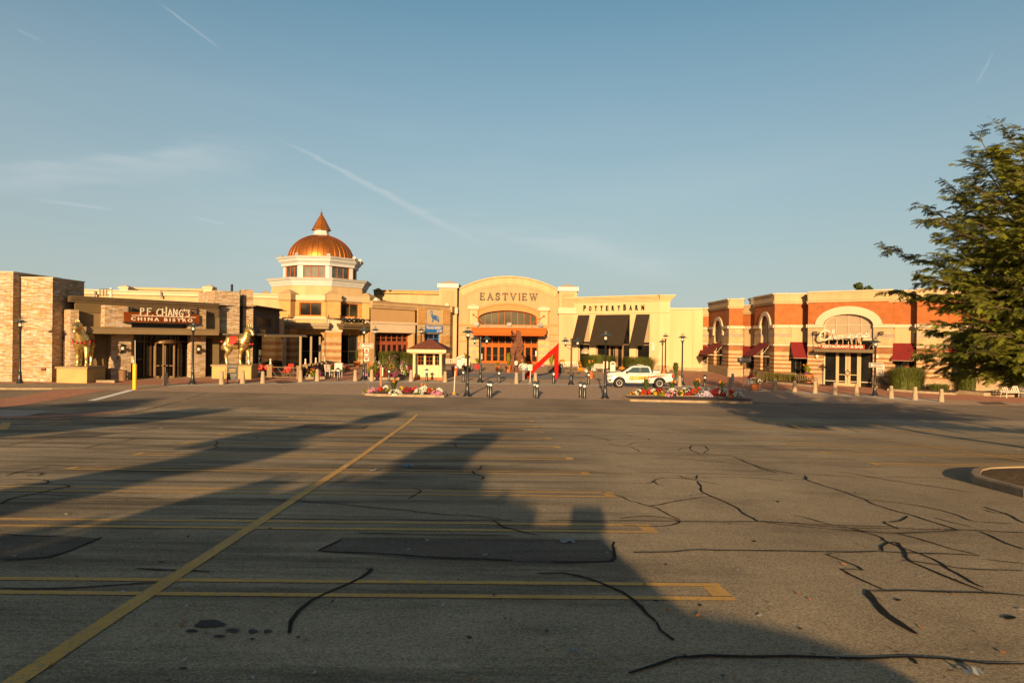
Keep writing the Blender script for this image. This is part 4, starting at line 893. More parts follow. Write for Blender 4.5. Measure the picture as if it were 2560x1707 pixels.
window(ef, r, UE(1057), UE(1098), .9, Z(834, 1078), 3, 1, BLUE, GLASS, -.1, .13, rowz=[ef.z(1078, 847), ef.z(1078, 857), ef.z(1078, 858.5)])
mb = MB(); ef.box(mb, UE(1057)+.02, UE(1098)-.02, ef.z(1078, 868), ef.z(1078, 857), -.06, .02); B(mb, 'blue_panel', BLUE, r)
A = ef.pt(UE(1119.5), 0, .35); sdf = FacW((A.x, A.y), (P(1146, 850, 90).x, 90.5))
mb = MB(); sdf.wall(mb, 0, sdf.len, 0, ztp-.7, (), 0); B(mb, 'side_wall', BANDE, r)
mb = MB(); sdf.box(mb, 0, sdf.len, ztp-.75, ztp+.02, -.1, .25); B(mb, 'side_parapet', TAN, r)
roofslab(r, [xy(ef, UE(926), -.5), xy(ef, UE(1119), -.3), (P(1140, 850, 92).x, 92), (-18, 92)], ztp-.3, GREY)
for x in (940, 1118):
    mb = MB(); q = P(x, 749 if x < 1000 else 762, 80 if x < 1000 else 86); mb.lathe([(.1, -.3), (.28, -.2), (.3, 0), (.2, .18), (.03, .25)], q, 8); B(mb, 'roof_vent', WPAINT, r, True)
# ---------------------------------------------------------------- arched main entrance
r = bld('mall_entrance', 'cream mall entrance hall with broad arched gable, large metal name letters and orange doors', 'building', G(1270, 908))
mf = Fac((1000, 88.3), (1500, 87.7)); UM = lambda x: mf.u(x); ZM = lambda y, x=1270: mf.z(x, y)
SB3 = [(-9, (.54, .44, .27)), (.95, (.66, .52, .25)), (1.25, (.52, .45, .33)), (1.75, (.66, .52, .25)), (2.05, (.52, .45, .33)), (2.55, (.66, .52, .25)), (2.85, (.52, .45, .33)), (3.35, (.66, .52, .25)), (3.7, (.50, .43, .32)), (4.7, (.66, .52, .28)), (5.0, (.50, .43, .33)), (5.9, (.62, .52, .32))]
BANDM = stripes('banded entrance masonry', SB3)
us, ue = UM(1146), UM(1396); uc = (us+ue)/2; zsp = (ZM(722, 1146)+ZM(727, 1396))/2; zap = ZM(692, 1270)
rise = zap-zsp; Rr = ((ue-us)**2/4+rise**2)/(2*rise); zcn = zap-Rr; a_ = math.degrees(math.asin((ue-us)/2/Rr))
# window and door openings
wu0, wu1, wz0, wz1 = UM(1196), UM(1342), ZM(813.5), ZM(776.5)
du0, du1, dz1 = UM(1197), UM(1345), ZM(839); zgr = mf.gz(uc)
mb = MB(); mf.wall(mb, us, ue, -.2, zsp, [(wu0, wu1, wz0, wz1, wz1-wz0-.9), (du0, du1, -.19, dz1)], 0, .9)
n = 24; pts = [(uc+Rr*math.sin(R(-a_+2*a_*k/n)), zcn+Rr*math.cos(R(-a_+2*a_*k/n))) for k in range(n+1)]
for a, b in zip(pts, pts[1:]): mb.add([mf.pt(a[0], zsp, 0), mf.pt(b[0], zsp, 0), mf.pt(b[0], b[1], 0), mf.pt(a[0], a[1], 0)], [(0, 1, 2, 3)])
B(mb, 'wall', TAN, r)
mb = MB(); mf.arcband(mb, uc, zcn, Rr-1.15, Rr-.95, 0, .12, 90-a_, 90+a_, 28); mf.arcband(mb, uc, zcn, Rr-.949, Rr-.12, 0, .25, 90-a_, 90+a_, 28); mf.arcband(mb, uc, zcn, Rr-.119, Rr+.08, -1.5, .42, 90-a_, 90+a_, 28); B(mb, 'arched_cornice', CREAM, r)
mb = MB(); mf.arcband(mb, uc, zcn, .5, Rr-.1, -6, -5.8, 90-a_, 90+a_, 28); B(mb, 'rear_gable', TAN, r)
# pylons
for x0, x1, yt, yc, yp in ((1096, 1144, 709, 720, 703), (1396, 1444, 717.5, 728, 711)):
    f2 = mf; u0, u1 = f2.u(x0+1.5, 750, .9), f2.u(x1-1.5, 750, .9); xm = (x0+x1)/2; z1 = f2.z(xm, yc, .9); z2 = f2.z(xm, yt, 1)
    mb = MB(); f2.box(mb, u0, u1, -.2, z1, -2.4, .9); B(mb, 'pylon', CREAM, r)
    mb = MB(); f2.box(mb, u0+.35, u1-.35, f2.z(xm, 772, .9), z1-.3, .9, .93); B(mb, 'pylon_panel', TAN, r)
    mb = MB(); f2.box(mb, u0-.12, u1+.12, f2.z(xm, 784, .9), f2.z(xm, 769, .9), -2.4, 1.1); B(mb, 'string_course', CREAM2, r)
    mb = MB(); f2.box(mb, u0-.2, u1+.2, z1, z2, -2.6, 1.15); cp_ = B(mb, 'pylon_cap', WHITE, r)
    mb = MB(); q = [f2.pt(u0-.2, z2, 1.15), f2.pt(u1+.2, z2, 1.15), f2.pt(u1+.2, z2, -2.6), f2.pt(u0-.2, z2, -2.6), f2.pt((u0+u1)/2, f2.z(xm, yp, 0)+.1, -.7)]; mb.add(q, [(0, 1, 4), (1, 2, 4), (2, 3, 4), (3, 0, 4)]); sub(mb, 'cap_roof', CREAM2, cp_)
# left back wall with grey green corner cap
bw = Fac((925, 95), (1110, 96))
mb = MB(); bw.box(mb, bw.u(933), bw.u(1100), 3, bw.z(1000, 734), -6, 0); B(mb, 'rear_wall', CREAM, r)
mb = MB(); bw.pbox(mb, 957, 1100, 727.5, 734.5, 0, .4); bw.pbox(mb, 957, 1100, 726, 727.6, -.3, .5); B(mb, 'rear_cornice', TAN2, r)
mb = MB(); bw.pbox(mb, 934, 957.5, 727, 733.5, -1.5, .6); q = P(946, 727, 94.7); mb.lathe([(1.0, 0), (.05, .4)], q, 4, rot=R(45)); B(mb, 'corner_cap', M('sage stucco', (.26, .27, .18), .85), r)
# name letters: slab serif strokes
LT = {'E': [([(.12, 0), (.12, 1)], 1), ([(0, 1), (.8, 1), (.8, .82)], .5), ([(.12, .52), (.6, .52)], .5), ([(0, 0), (.85, 0), (.85, .2)], .5), ([(.6, .42), (.6, .62)], .4)], 'A': [([(.08, 0), (.45, 1)], .5), ([(.43, 1), (.86, 0)], 1), ([(.22, .34), (.7, .34)], .4), ([(-.05, 0), (.22, 0)], .4), ([(.68, 0), (1.02, 0)], .4)],
      'S': [([(.78, .72), (.78, .97), (.5, 1.0), (.2, .95), (.12, .75), (.25, .58), (.62, .45), (.78, .28), (.7, .06), (.4, 0), (.12, .04), (.1, .28)], .75)], 'T': [([(.48, 0), (.48, 1)], 1), ([(.04, .8), (.04, 1), (.92, 1), (.92, .8)], .5), ([(.28, 0), (.68, 0)], .4)],
      'V': [([(.1, 1), (.5, 0)], 1), ([(.5, 0), (.88, 1)], .5), ([(-.04, 1), (.28, 1)], .4), ([(.7, 1), (1.04, 1)], .4)], 'I': [([(.5, 0), (.5, 1)], 1), ([(.25, 0), (.75, 0)], .4), ([(.25, 1), (.75, 1)], .4)],
      'W': [([(.06, 1), (.3, 0)], 1), ([(.3, 0), (.52, .9)], .5), ([(.48, 1), (.72, 0)], 1), ([(.72, 0), (.95, 1)], .5), ([(-.06, 1), (.2, 1)], .4), ([(.38, 1), (.6, 1)], .4), ([(.82, 1), (1.06, 1)], .4)]}
mb = MB(); wd = [('E', 1), ('A', 1.15), ('S', .95), ('T', 1.1), ('V', 1.15), ('I', .55), ('E', 1), ('W', 1.4)]; tw = sum(w for _, w in wd)
ua, ub = UM(1197), UM(1345); uu = ua; zA_, zB2 = ZM(749.5), ZM(733.5)
for ch, w in wd:
    w_ = (ub-ua)*w/tw
    for pl, th in LT[ch]: strokes(mf, mb, [pl], uu+.12*w_, zA_, w_*.72, zB2-zA_, .17*th, .08, .24)
    uu += w_
B(mb, 'name_letters', DGREY, r)
# arched surround and glazing
def earc(mb, f, uc, zc, a0, b0, a1, b1, o0, o1, n=24):
    ps = [(math.cos(math.pi*k/n), math.sin(math.pi*k/n)) for k in range(n+1)]
    for p, q in zip(ps, ps[1:]):
        v = [(uc+a0*p[0], zc+b0*p[1]), (uc+a1*p[0], zc+b1*p[1]), (uc+a1*q[0], zc+b1*q[1]), (uc+a0*q[0], zc+b0*q[1])]
        mb.hexa([f.pt(x, y, o0) for x, y in v]+[f.pt(x, y, o1) for x, y in v])
uw = (wu0+wu1)/2; hw = (wu1-wu0)/2; zs_ = wz0+.9
mb = MB(); earc(mb, mf, uw, zs_, hw+.02, wz1-zs_+.02, hw+.55, wz1-zs_+.75, 0, .2); earc(mb, mf, uw, zs_, hw+.551, wz1-zs_+.751, hw+.8, wz1-zs_+1.0, 0, .32); B(mb, 'arch_surround', TERRA2, r)
window(mf, r, wu0, wu1, wz0, wz1, 9, 1, TERRA, GLASSG, -.5, .12, ar=wz1-zs_, fd=.12)
for x0, x1, yc, yb in ((1171.5, 1196, 768, 812), (1347.5, 1372, 772, 815)):
    u0, u1 = mf.u(x0, 790, .5), mf.u(x1, 790, .5); xm = (x0+x1)/2; zz1, zz0 = mf.z(xm, yc+4.5, .5), mf.z(xm, yb, .5)
    mb = MB(); mf.box(mb, u0, u1, zz0-.3, zz1, 0, .5); B(mb, 'arch_pier', TERRA2, r)
    mb = MB(); mf.box(mb, u0+.16, u1-.16, zz0+.1, zz1-.15, .5, .53); B(mb, 'pier_panel', CREAM, r)
    mb = MB(); mf.box(mb, u0-.12, u1+.12, zz1+.001, zz1+.35, 0, .62); q = [mf.pt(u0-.12, zz1+.35, .62), mf.pt(u1+.12, zz1+.35, .62), mf.pt(u1+.12, zz1+.35, 0), mf.pt(u0-.12, zz1+.35, 0), mf.pt((u0+u1)/2, zz1+.7, .2)]; mb.add(q, [(0, 1, 4), (1, 2, 4), (2, 3, 4), (3, 0, 4)]); B(mb, 'pier_cap', CREAM2, r)
    mb = MB(); mf.box(mb, (u0+u1)/2-.12, (u0+u1)/2+.12, zz1-.85, zz1-.6, .53, .62); s_a = mf.pt((u0+u1)/2, zz1-.72, .6); e_ = mf.pt(uw+(-hw*.6 if x0 < 1250 else hw*.6), mf.z(1270, 818, 2.6), 2.4); mb.tube([s_a, e_], .035, 5); B(mb, 'canopy_rod', TERRA, r)
    # banded masonry piers either side of the doors
    mb = MB(); a, b = (1168.5, 1197) if x0 < 1250 else (1345, 1374.5); mf.box(mb, mf.u(a, 870, .6), mf.u(b, 870, .6), -.2, zz0-.31, 0, .6); B(mb, 'door_pier', BANDM, r)
for y, h in ((815.5, .28), (838, .14), (853.5, .14)):
    for a, b in ((1146, 1168.4), (1374.6, 1396)): mb = MB(); mf.box(mb, UM(a), UM(b), ZM(y, (a+b)/2), ZM(y, (a+b)/2)+h, 0, .1); B(mb, 'trim_band', TERRA2, r)
# canopy
zc0, zc1 = mf.z(1270, 834.5, 3), mf.z(1270, 822, 3)
mb = MB(); mf.box(mb, mf.u(1178, 828, 3), mf.u(1366, 828, 3), zc0, zc1, .3, 3.0); mf.box(mb, mf.u(1176.5, 828, 3), mf.u(1367.5, 828, 3), zc1, zc1+.14, .3, 3.12); mf.box(mb, mf.u(1180, 828, 3)+.1, mf.u(1364, 828, 3)-.1, zc0-.22, zc0-.001, .3, 2.85); cn = B(mb, 'entrance_canopy', TERRA, r)
mb = MB(); mf.box(mb, mf.u(1190, 818, 2.5), mf.u(1360, 818, 2.5), zc1+.3, zc1+.5, 2.2, 2.5); mf.box(mb, mf.u(1190, 818, 2.5), mf.u(1360, 818, 2.5), zc1+.141, zc1+.22, .8, 2.6); sub(mb, 'light_rail', CANOPYM, cn)
for x in (1191.5, 1273, 1351):
    q = mf.pt(mf.u(x, 816, 2.9), zc1+.35, 2.9); mb = MB(); mb.box(q.x-.28, q.x+.28, q.y-.15, q.y+.15, q.z, q.z+.42); mb.box(q.x-.04, q.x+.04, q.y-.04, q.y+.04, q.z-.2, q.z); B(mb, 'flood_light', BLACK, r)
# glazed doors
od = -.75; ztr = mf.z(1270, 861, od)
dd = window(mf, r, du0, du1, zgr-.1, dz1, 9, 1, TERRA, GLASS, od, .14, fd=.12, rowz=[ztr, ztr-.12, ztr+.1], name='glazed_doors')
mb = MB()
for k in range(9):
    ua_, ub_ = du0+(du1-du0)*k/9, du0+(du1-du0)*(k+1)/9
    for a, b, c_, d_ in ((ua_, ua_+.12, zgr, ztr-.1), (ub_-.12, ub_, zgr, ztr-.1), (ua_+.12, ub_-.12, zgr, zgr+.32), (ua_+.12, ub_-.12, ztr-.35, ztr-.1)): mf.box(mb, a, b, c_, d_, od+.1, od+.15)
sub(mb, 'door_stile', TERRA, dd)
mb = MB()
for k in range(9):
    ua_ = du0+(du1-du0)*k/9; mf.box(mb, ua_+.13, ua_+(du1-du0)/9-.13, zgr+1.0, zgr+1.05, od+.16, od+.2)
sub(mb, 'push_bar', DGREY, dd)
mb = MB()
for x, y in ((1204, 891), (1340, 884)): mf.pbox(mb, x-1.6, x+1.6, y-7, y+7, od+.16, od+.18)
B(mb, 'door_notice', WPAINT, r)
mb = MB(); mf.box(mb, us, ue, -.3, zsp-.3, -14, -1.3); B(mb, 'hall_body', TAN, r)
# right return wall towards the furniture store
rf = Fac((1440, 89), (1450, 89)); mb = MB(); rf.box(mb, rf.u(1438), rf.u(1500), 0, rf.z(1450, 778), -3, 0); B(mb, 'link_wall', CREAM, r)
mb = MB(); rf.box(mb, rf.u(1438), rf.u(1500), rf.z(1450, 778), rf.z(1450, 770), -3, .15); B(mb, 'link_parapet', TAN, r)
# ---------------------------------------------------------------- furniture store
r = bld('furniture_store', 'cream storefront with three tall dark slanted awnings and bold dark name letters', 'store', G(1540, 918))
pf = Fac((1424, 87.2), (1648, 80.2)); UP = lambda x: pf.u(x); ZP = lambda y, x=1550: pf.z(x, y)
ztop = (pf.z(1430, 744)+pf.z(1648, 737.5))/2; zg = -.2
zaw1, zaw0 = pf.z(1540, 786.5), .8
ops = [(UP(1445.5), UP(1473.5), .35, zaw1+.001), (UP(1490), UP(1574), .2, zaw1+.001), (UP(1590.5), UP(1623.5), .35, zaw1+.001)]
mb = MB(); pf.wall(mb, UP(1425), UP(1648), zg, ztop-.6, ops, 0, .5); 
A = pf.pt(UP(1648), 0); pf2 = FacW((A.x, A.y), (P(1674, 850, 80.0).x, 80.0)); pf2.wall(mb, 0, pf2.len, zg, ztop-.6, (), 0)
C_ = pf.pt(UP(1425), 0); e2 = FacW((C_.x-.1, C_.y+6), (C_.x, C_.y)); e2.wall(mb, 0, e2.len, zg, ztop-.6)
q2 = pf2.pt(pf2.len, 0); e3 = FacW((q2.x, q2.y), (q2.x+.1, q2.y+6)); e3.wall(mb, 0, e3.len, zg, ztop-.6)
B(mb, 'wall', PBC, r)
mb = MB()
for z0, z1, o in ((ztop-.72, ztop-.6, .1), (ztop-.599, ztop-.45, .2), (ztop-.449, ztop-.3, .35), (ztop-.299, ztop-.15, .52), (ztop-.149, ztop, .68)):
    pf.box(mb, UP(1425)-o*.9, UP(1648), z0, z1, -.3, o); pf2.box(mb, 0, pf2.len+o*.9, z0, z1, -.3, o)
B(mb, 'cornice', PBC, r)
mb = MB(); pf.box(mb, UP(1425), UP(1648), zaw1+.12, zaw1+.17, 0, .03); pf2.box(mb, 0, pf2.len, zaw1+.12, zaw1+.17, 0, .03); B(mb, 'score_line', TAN2, r)
mb = MB(); zpl = pf.z(1648, 913)
for a, b in ((1425, 1445.4), (1473.6, 1489.9), (1574.1, 1590.4), (1623.6, 1648)): pf.box(mb, UP(a), UP(b), zg, zpl, 0, .05)
pf2.box(mb, 0, pf2.len, zg, zpl, 0, .05); B(mb, 'plinth', BASE, r)
# letters
SIGNDK = M('near black letter', (.010, .007, .005), .7, var=0, spec=.1); t0 = 'POTTERYBARN'; sizes = [1.25, .95, .95, .95, .95, .95, .95, 1.25, .95, .95, .95]; ua, ub = pf.u(1461.5, 770, .1), pf.u(1607, 770, .1); zl0 = pf.z(1534, 776.5)
for i, ch in enumerate(t0):
    me = text(ch, 1.0, SIGNDK, 'letter', ext=.05, bold=.03); xs_ = [v.co.x for v in me.vertices]; ys_ = [v.co.y for v in me.vertices]
    w0, h0 = max(xs_)-min(xs_), max(ys_)-min(ys_); wt = .34; ht = .62 if sizes[i] < 1 else .74; cx_, mn = (max(xs_)+min(xs_))/2, min(ys_)
    for v in me.vertices: v.co.x = (v.co.x-cx_)/w0*wt; v.co.y = (v.co.y-mn)/h0*ht
    u = ua+(ub-ua)*i/10; me.transform(Matrix.Translation(-r.location) @ face_mat(pf, u, zl0, .08)); ob = bpy.data.objects.new('name_letter', me); COL.objects.link(ob); ob.parent = r
# awnings: slanted canvas with side cheeks and valance
zaw_b = pf.z(1520, 857, 1.6)
for a, b, po in ((1445, 1474, 1.65), (1489, 1574.5, 1.65), (1590, 1624.5, 1.65)):
    u0, u1 = UP(a)+.02, UP(b)-.02; mb = MB()
    T0, T1, B0, B1 = pf.pt(u0, zaw1, .06), pf.pt(u1, zaw1, .06), pf.pt(u0, zaw_b, po), pf.pt(u1, zaw_b, po)
    d_ = Vector((0, 0, -.05)); mb.hexa([B0+d_, B1+d_, T1+d_, T0+d_, B0, B1, T1, T0])
    mb.hexa([B0+Vector((0, 0, -.28)), B1+Vector((0, 0, -.28)), B1+Vector((0, 0, -.28))-pf.n*.03, B0+Vector((0, 0, -.28))-pf.n*.03, B0+d_, B1+d_, B1+d_-pf.n*.03, B0+d_-pf.n*.03])
    B(mb, 'awning', BROWNAW, r)
for (a, b, z0, z1), (cols, dw) in zip([o_[:4] for o_ in ops], ((1, 0), (4, 1), (1, 0))):
    w = window(pf, r, a, b, z0, z1, cols, 1, PBC if not dw else TAN, GLASS, -.4, .06, rowz=[pf.z(1540, 861)])
    if not dw:
        mb = MB(); pf.box(mb, a+.06, b-.06, zaw_b+.1, z1-.1, -.37, -.34); sub(mb, 'blind', FROST, w)
uD0, uD1 = pf.u(1520, 880), pf.u(1556, 880); mb = MB(); zd1 = pf.z(1538, 866)
for u in (uD0, (uD0+uD1)/2-.15, (uD0+uD1)/2+.05, uD1-.2): pf.box(mb, u, u+.18, .2, zd1, -.38, -.25)
pf.box(mb, uD0, uD1, zd1, zd1+.15, -.38, -.24); B(mb, 'door_frame', M('tan door frame', (.36, .25, .14), .6), r)
mb = MB(); q = pf.pt(pf.u(1463, 878), pf.z(1463, 884), -.15); mb.lathe([(.62, 0), (.6, .3), (.45, .55), (.2, .7), (.03, .75)], q, 14); B(mb, 'pendant_lamp', FROST, r, True)
mb = MB(); pf.pbox(mb, 1628.5, 1636, 856, 877, .05, .12); B(mb, 'wall_sign_box', WPAINT, r)
pts4 = [xy(pf, UP(1425), -.7), xy(pf, UP(1648), -.7), xy(pf2, pf2.len, -.5), (q2.x, 100), (C_.x, 100)]
roofslab(r, pts4, ztop-.5, GREY, front=2)
# ---------------------------------------------------------------- plain wall between the store and the grill
r = bld('link_building', 'plain cream link wall with stone plinth between the awning storefront and the brick grill', 'building', G(1710, 931))
lf = Fac((1672, 84), (1760, 82.3)); zt = lf.z(1710, 769.5)
mb = MB(); lf.wall(mb, lf.u(1665), lf.u(1757), -.3, zt-.25, (), 0); B(mb, 'wall', PBC, r)
mb = MB(); lf.box(mb, lf.u(1665), lf.u(1757), zt-.249, zt, -.4, .1); B(mb, 'coping', CREAM2, r)
mb = MB(); lf.box(mb, lf.u(1665), lf.u(1757), -.3, lf.z(1710, 918), 0, .06); B(mb, 'plinth', BASE, r)
mb = MB(); lf.box(mb, lf.u(1731.5), lf.u(1732.2), -.2, zt-.26, 0, .03); B(mb, 'control_joint', TAN2, r)
roofslab(r, [xy(lf, lf.u(1665), -.3), xy(lf, lf.u(1757), -.3), (P(1757, 850, 100).x, 100), (20, 100)], zt-.35, GREY)
# ---------------------------------------------------------------- orange and banded brick grill, right
r = bld('grill_restaurant', 'orange stucco and striped brick restaurant with arched windows and maroon awnings, right', 'restaurant', G(2100, 965))
CH = [(1752, 83.2), (1771, 82.8), (1822, 74.7), (1857, 74.9), (1857.1, 76.6), (1887, 75.3), (1886, 74.0), (1936, 68.3), (1973, 67.9), (2019, 67.6), (2019.5, 66.0), (2232, 61.6), (2233, 62.6), (2291, 61.5), (2292, 60.6), (2372, 59.3), (2373, 60.4), (2440, 59.3), (2441, 58.4), (2700, 54.2)]
HT = [4.2, 4.83, 4.83, 0, 4.25, 0, 5.0, 5.0, 5.0, 0, 5.02, 0, 4.98, 0, 5.02, 0, 4.98, 0, 5.0]
zO = lambda v: CZ+v
# world height bands, from the entry block
bands = [(-9, (.50, .40, .26))]
cream, brick, grey_ = (.60, .49, .31), (.36, .18, .09), (.44, .40, .34)
z = CZ-2.95
for k in range(5): bands += [(z, brick), (z+.17, cream)]; z += .40
zbk = CZ-.84
bands = [b for b in bands if b[0] < zbk-.05]+[(zbk, brick), (CZ-.18, cream), (CZ+.66, grey_), (CZ+1.02, cream), (CZ+1.84, (.47, .175, .058))]
BANDC = stripes('banded grill masonry', bands)
AW = []
def awning(f, root, u0, u1, zt, zb, po, m=MAROON):
    mb = MB(); T0, T1, B0, B1 = f.pt(u0, zt, .08), f.pt(u1, zt, .08), f.pt(u0, zb, po), f.pt(u1, zb, po); d_ = Vector((0, 0, -.04))
    mb.hexa([B0+d_, B1+d_, T1+d_, T0+d_, B0, B1, T1, T0]); a = B(mb, 'awning', m, root)
    mb = MB()
    for u in (u0+.05, u1-.05):
        mb.tube([f.pt(u, zb-.04, po-.05), f.pt(u, zb-.04, .08)], .03, 5); mb.tube([f.pt(u, zb-.04, po*.55), f.pt(u, (zt+zb)/2+.05, po*.42)], .025, 5); mb.tube([f.pt(u, zb-.04, po*.55), f.pt(u, zt-.35, .15)], .025, 5)
    mb.tube([f.pt(u0+.05, zb-.05, po-.04), f.pt(u1-.05, zb-.05, po-.04)], .03, 5); sub(mb, 'awning_frame', CREAM2, a)
body = MB(); corn = MB(); led = MB(); plin = MB(); facs = []
def archwin(f, ua, ub, zsill, ztopa, zaw):
    """tall arched opening: frosted glazing above the awning, clear glazing below"""
    ar = (ub-ua)/2; window(f, r, ua, ub, zsill, ztopa, 3, 1, CREAM2, FROST, -.38, .07, ar=ar, fd=.08, rowz=[ztopa-ar])
    mb = MB(); f.arcband(mb, (ua+ub)/2, ztopa-ar, ar+.01, ar+.42, 0, .14, 0, 180, 18); B(mb, 'arch_surround', CREAM2, r)
    mb = MB(); f.box(mb, ua+.08, ub-.08, zsill+.08, zaw-.6, -.37, -.34); B(mb, 'lower_glazing', GLASS, r)
for i in range(len(CH)-1):
    A_, B_ = P(CH[i][0], 850, CH[i][1]), P(CH[i+1][0], 850, CH[i+1][1]); f = FacW((A_.x, A_.y), (B_.x, B_.y)); facs.append(f); h = HT[i]; zt = zO(h if h else 4.9)
    ops = []; L_ = f.len; zgm = f.gz(L_/2)
    if i == 1: ops = [(L_*.30, L_*.72, zgm+1.0, zO(2.55), L_*.21)]
    if i == 6: ops = [(L_*.34, L_*.78, zgm+1.0, zO(2.85), L_*.22)]
    if i == 0: ops = [(L_*.25, L_*.8, zgm+.9, zO(-.6))]
    if i == 4: ops = [(L_*.15, L_*.95, zgm+.9, zO(-.5))]
    if i == 8: ops = [(L_*.12, L_*.98, zgm+.9, zO(.0))]
    if i == 12: ops = [(L_*.08, L_*.92, zgm+.9, zO(.0))]
    if i == 16: ops = [(L_*.08, L_*.92, zgm+.9, zO(.0))]
    if i == 10:
        eu0, eu1 = f.u(2059), f.u(2183); uC = (eu0+eu1)/2; hwE = (eu1-eu0)/2
        z1_ = f.z(2121, 785.5); zsp_ = f.z(2121, 813); ops = [(eu0, eu1, f.gz(uC)-.3, z1_, z1_-zsp_)]
    if i == 18: ops = [(L_*.25, L_*.5, zgm+1, zO(2.6), L_*.125)]
    f.wall(body, 0, L_, -1, zt-1.05, ops, 0, .45)
    e = .0
    for z0, z1, o in ((-1.06, -.88, .1), (-.879, -.8, .17)): f.box(corn, -e*o, L_+e*o, zt+z0, zt+z1, -.35, o)
    f.box(corn, 0, L_, zt-.799, zt-.12, -.35, .06); f.box(corn, 0, L_, zt-.35, zt-.12, -.34, .09)
    led = MB(); f.box(led, 0, L_, zt-.119, zt, -.4, .2); B(led, 'coping', CREAM2, r)
    segs = [(0, L_)]
    for op in ops:
        if op[3] > zO(1.6): segs = [(0, op[0]), (op[1], L_)]
    for a, b in segs:
        led = MB(); f.box(led, a, b, zO(1.55), zO(1.86), 0, .16)
        B(led, 'ledge', CREAM2, r)
        if h and i not in (12, 16, 8, 4): led = MB(); f.box(led, a, b, zO(-.24), zO(-.1), 0, .1); B(led, 'ledge', CREAM2, r)
    for a, b in (([(0, L_)] if i != 10 else [(0, eu0), (eu1, L_)])): plin = MB(); f.box(plin, a, b, -1, zgm+.85 if i != 10 else zgm+.35, 0, .07); B(plin, 'plinth', BASE, r)
    if i == 1: archwin(f, *ops[0][:4], zO(-.1)); awning(f, r, L_*.27, L_*.75, zO(-.05), zO(-1.35), 1.7)
    if i == 6: archwin(f, *ops[0][:4], zO(-.1)); awning(f, r, L_*.3, L_*.82, zO(.05), zO(-1.3), 1.7)
    if i == 0: window(f, r, *ops[0][:4], 2, 1, CREAM2, GLASS, -.35, .06); awning(f, r, L_*.1, L_*.9, zO(-.4), zO(-1.6), 1.7)
    if i in (4, 8, 12, 16):
        op = ops[0]; window(f, r, *op[:4], 2 if i == 4 else 3, 1, BRONZE, GLASS, -.35, .06); awning(f, r, op[0]-.12, op[1]+.08, op[3]+.15, op[3]-1.35, 1.5)
        mb = MB(); f.box(mb, op[0], op[1], op[3]+.16, zO(1.54), .0, .05); B(mb, 'lintel_panel', CREAM, r)
    if i == 18: archwin(f, *ops[0][:4], zO(-.1)); awning(f, r, L_*.23, L_*.52, zO(.05), zO(-1.3), 1.5)
B(body, 'wall', BANDC, r); B(corn, 'parapet', CREAM, r)
f = facs[10]; ze = f.z; zgE = f.gz(uC)
mb = MB(); earc(mb, f, uC, zsp_, hwE+.02, z1_-zsp_+.01, hwE+.75, z1_-zsp_+.75, 0, .2); B(mb, 'arch_surround', CREAM2, r)
window(f, r, eu0, eu1, ze(2121, 848), z1_, 4, 1, CREAM2, FROST, -.3, .09, ar=z1_-zsp_, rowz=[zsp_])
window(f, r, eu0, eu1, zgE-.2, ze(2121, 848), 4, 1, CREAM2, GLASS, -.35, .1, fd=.1, rowz=[ze(2121, 874), zgE+.45])
mb = MB(); d0, d1 = f.u(2090), f.u(2150); zdt = ze(2121, 882); dm_ = (d0+d1)/2
for a, b in ((d0, d0+.24), (dm_-.22, dm_-.02), (dm_+.02, dm_+.22), (d1-.24, d1)): f.box(mb, a, b, zgE, zdt, -.3, -.14)
f.box(mb, d0, d1, zdt, zdt+.22, -.3, -.13); f.box(mb, d0+.24, d1-.24, zgE, zgE+.3, -.3, -.15); f.box(mb, d0+.25, d1-.25, zgE+1.05, zgE+1.12, -.2, -.12); dE = B(mb, 'double_door', CREAM, r)
mb = MB(); strokes(f, mb, [[(0, .5), (.5, 1), (1, .5), (.5, 0), (0, .5)]], dm_-.22, zgE+.95, .44, .6, .04, -.12, -.08); sub(mb, 'handle', BLACK, dE)
cz0, cz1 = f.z(2121, 881, 1.5), f.z(2121, 873, 1.5); mb = MB(); f.box(mb, f.u(2036, 875, 1.5), f.u(2184, 875, 1.5), cz0, cz1, 0.02, 1.5); B(mb, 'entrance_canopy', M('champagne canopy', (.22, .18, .11), .5, .3), r)
mb = MB(); f.box(mb, f.u(2051, 868, 1.45), f.u(2161.5, 868, 1.45), f.z(2106, 871.5, 1.45), f.z(2106, 861.5, 1.45), 1.38, 1.45); sg = B(mb, 'sign_board', M('orange red sign', (.52, .06, .015), .5), r)
addtext(f, r, f.u(2106, 866, 1.46), f.z(2106, 866.5, 1.46), 1.455, 'RESTAURANT & BAR', .34, SW, parent=sg, ext=.02, fitw=f.u(2156, 866, 1.46)-f.u(2054, 866, 1.46), bold=.012)
# script lettering traced as brush strokes
SC = [[(.17, .80), (.15, .95), (.08, .93), (.015, .75), (.0, .5), (.03, .33), (.09, .28), (.15, .38), (.21, .52)], [(.21, .36), (.24, .7), (.265, .98), (.24, .95), (.225, .6), (.215, .36), (.24, .56), (.27, .60), (.27, .42), (.30, .40)],
      [(.37, .58), (.33, .6), (.31, .47), (.34, .39), (.37, .50), (.38, .6), (.375, .44), (.40, .42)], [(.41, .62), (.41, .42), (.43, .58), (.46, .62), (.455, .44), (.48, .58), (.505, .63), (.50, .46), (.53, .48)],
      [(.545, .66), (.56, .35), (.575, .08), (.56, .35), (.565, .6), (.60, .68), (.625, .6), (.61, .48), (.575, .46)], [(.64, .5), (.665, .70), (.68, .4), (.695, .15), (.68, .4), (.685, .65), (.72, .72), (.745, .64), (.73, .52), (.69, .5)], [(.75, .52), (.80, .66), (.85, .8), (.83, .82), (.87, .66), (.85, .54), (.79, .52)]]
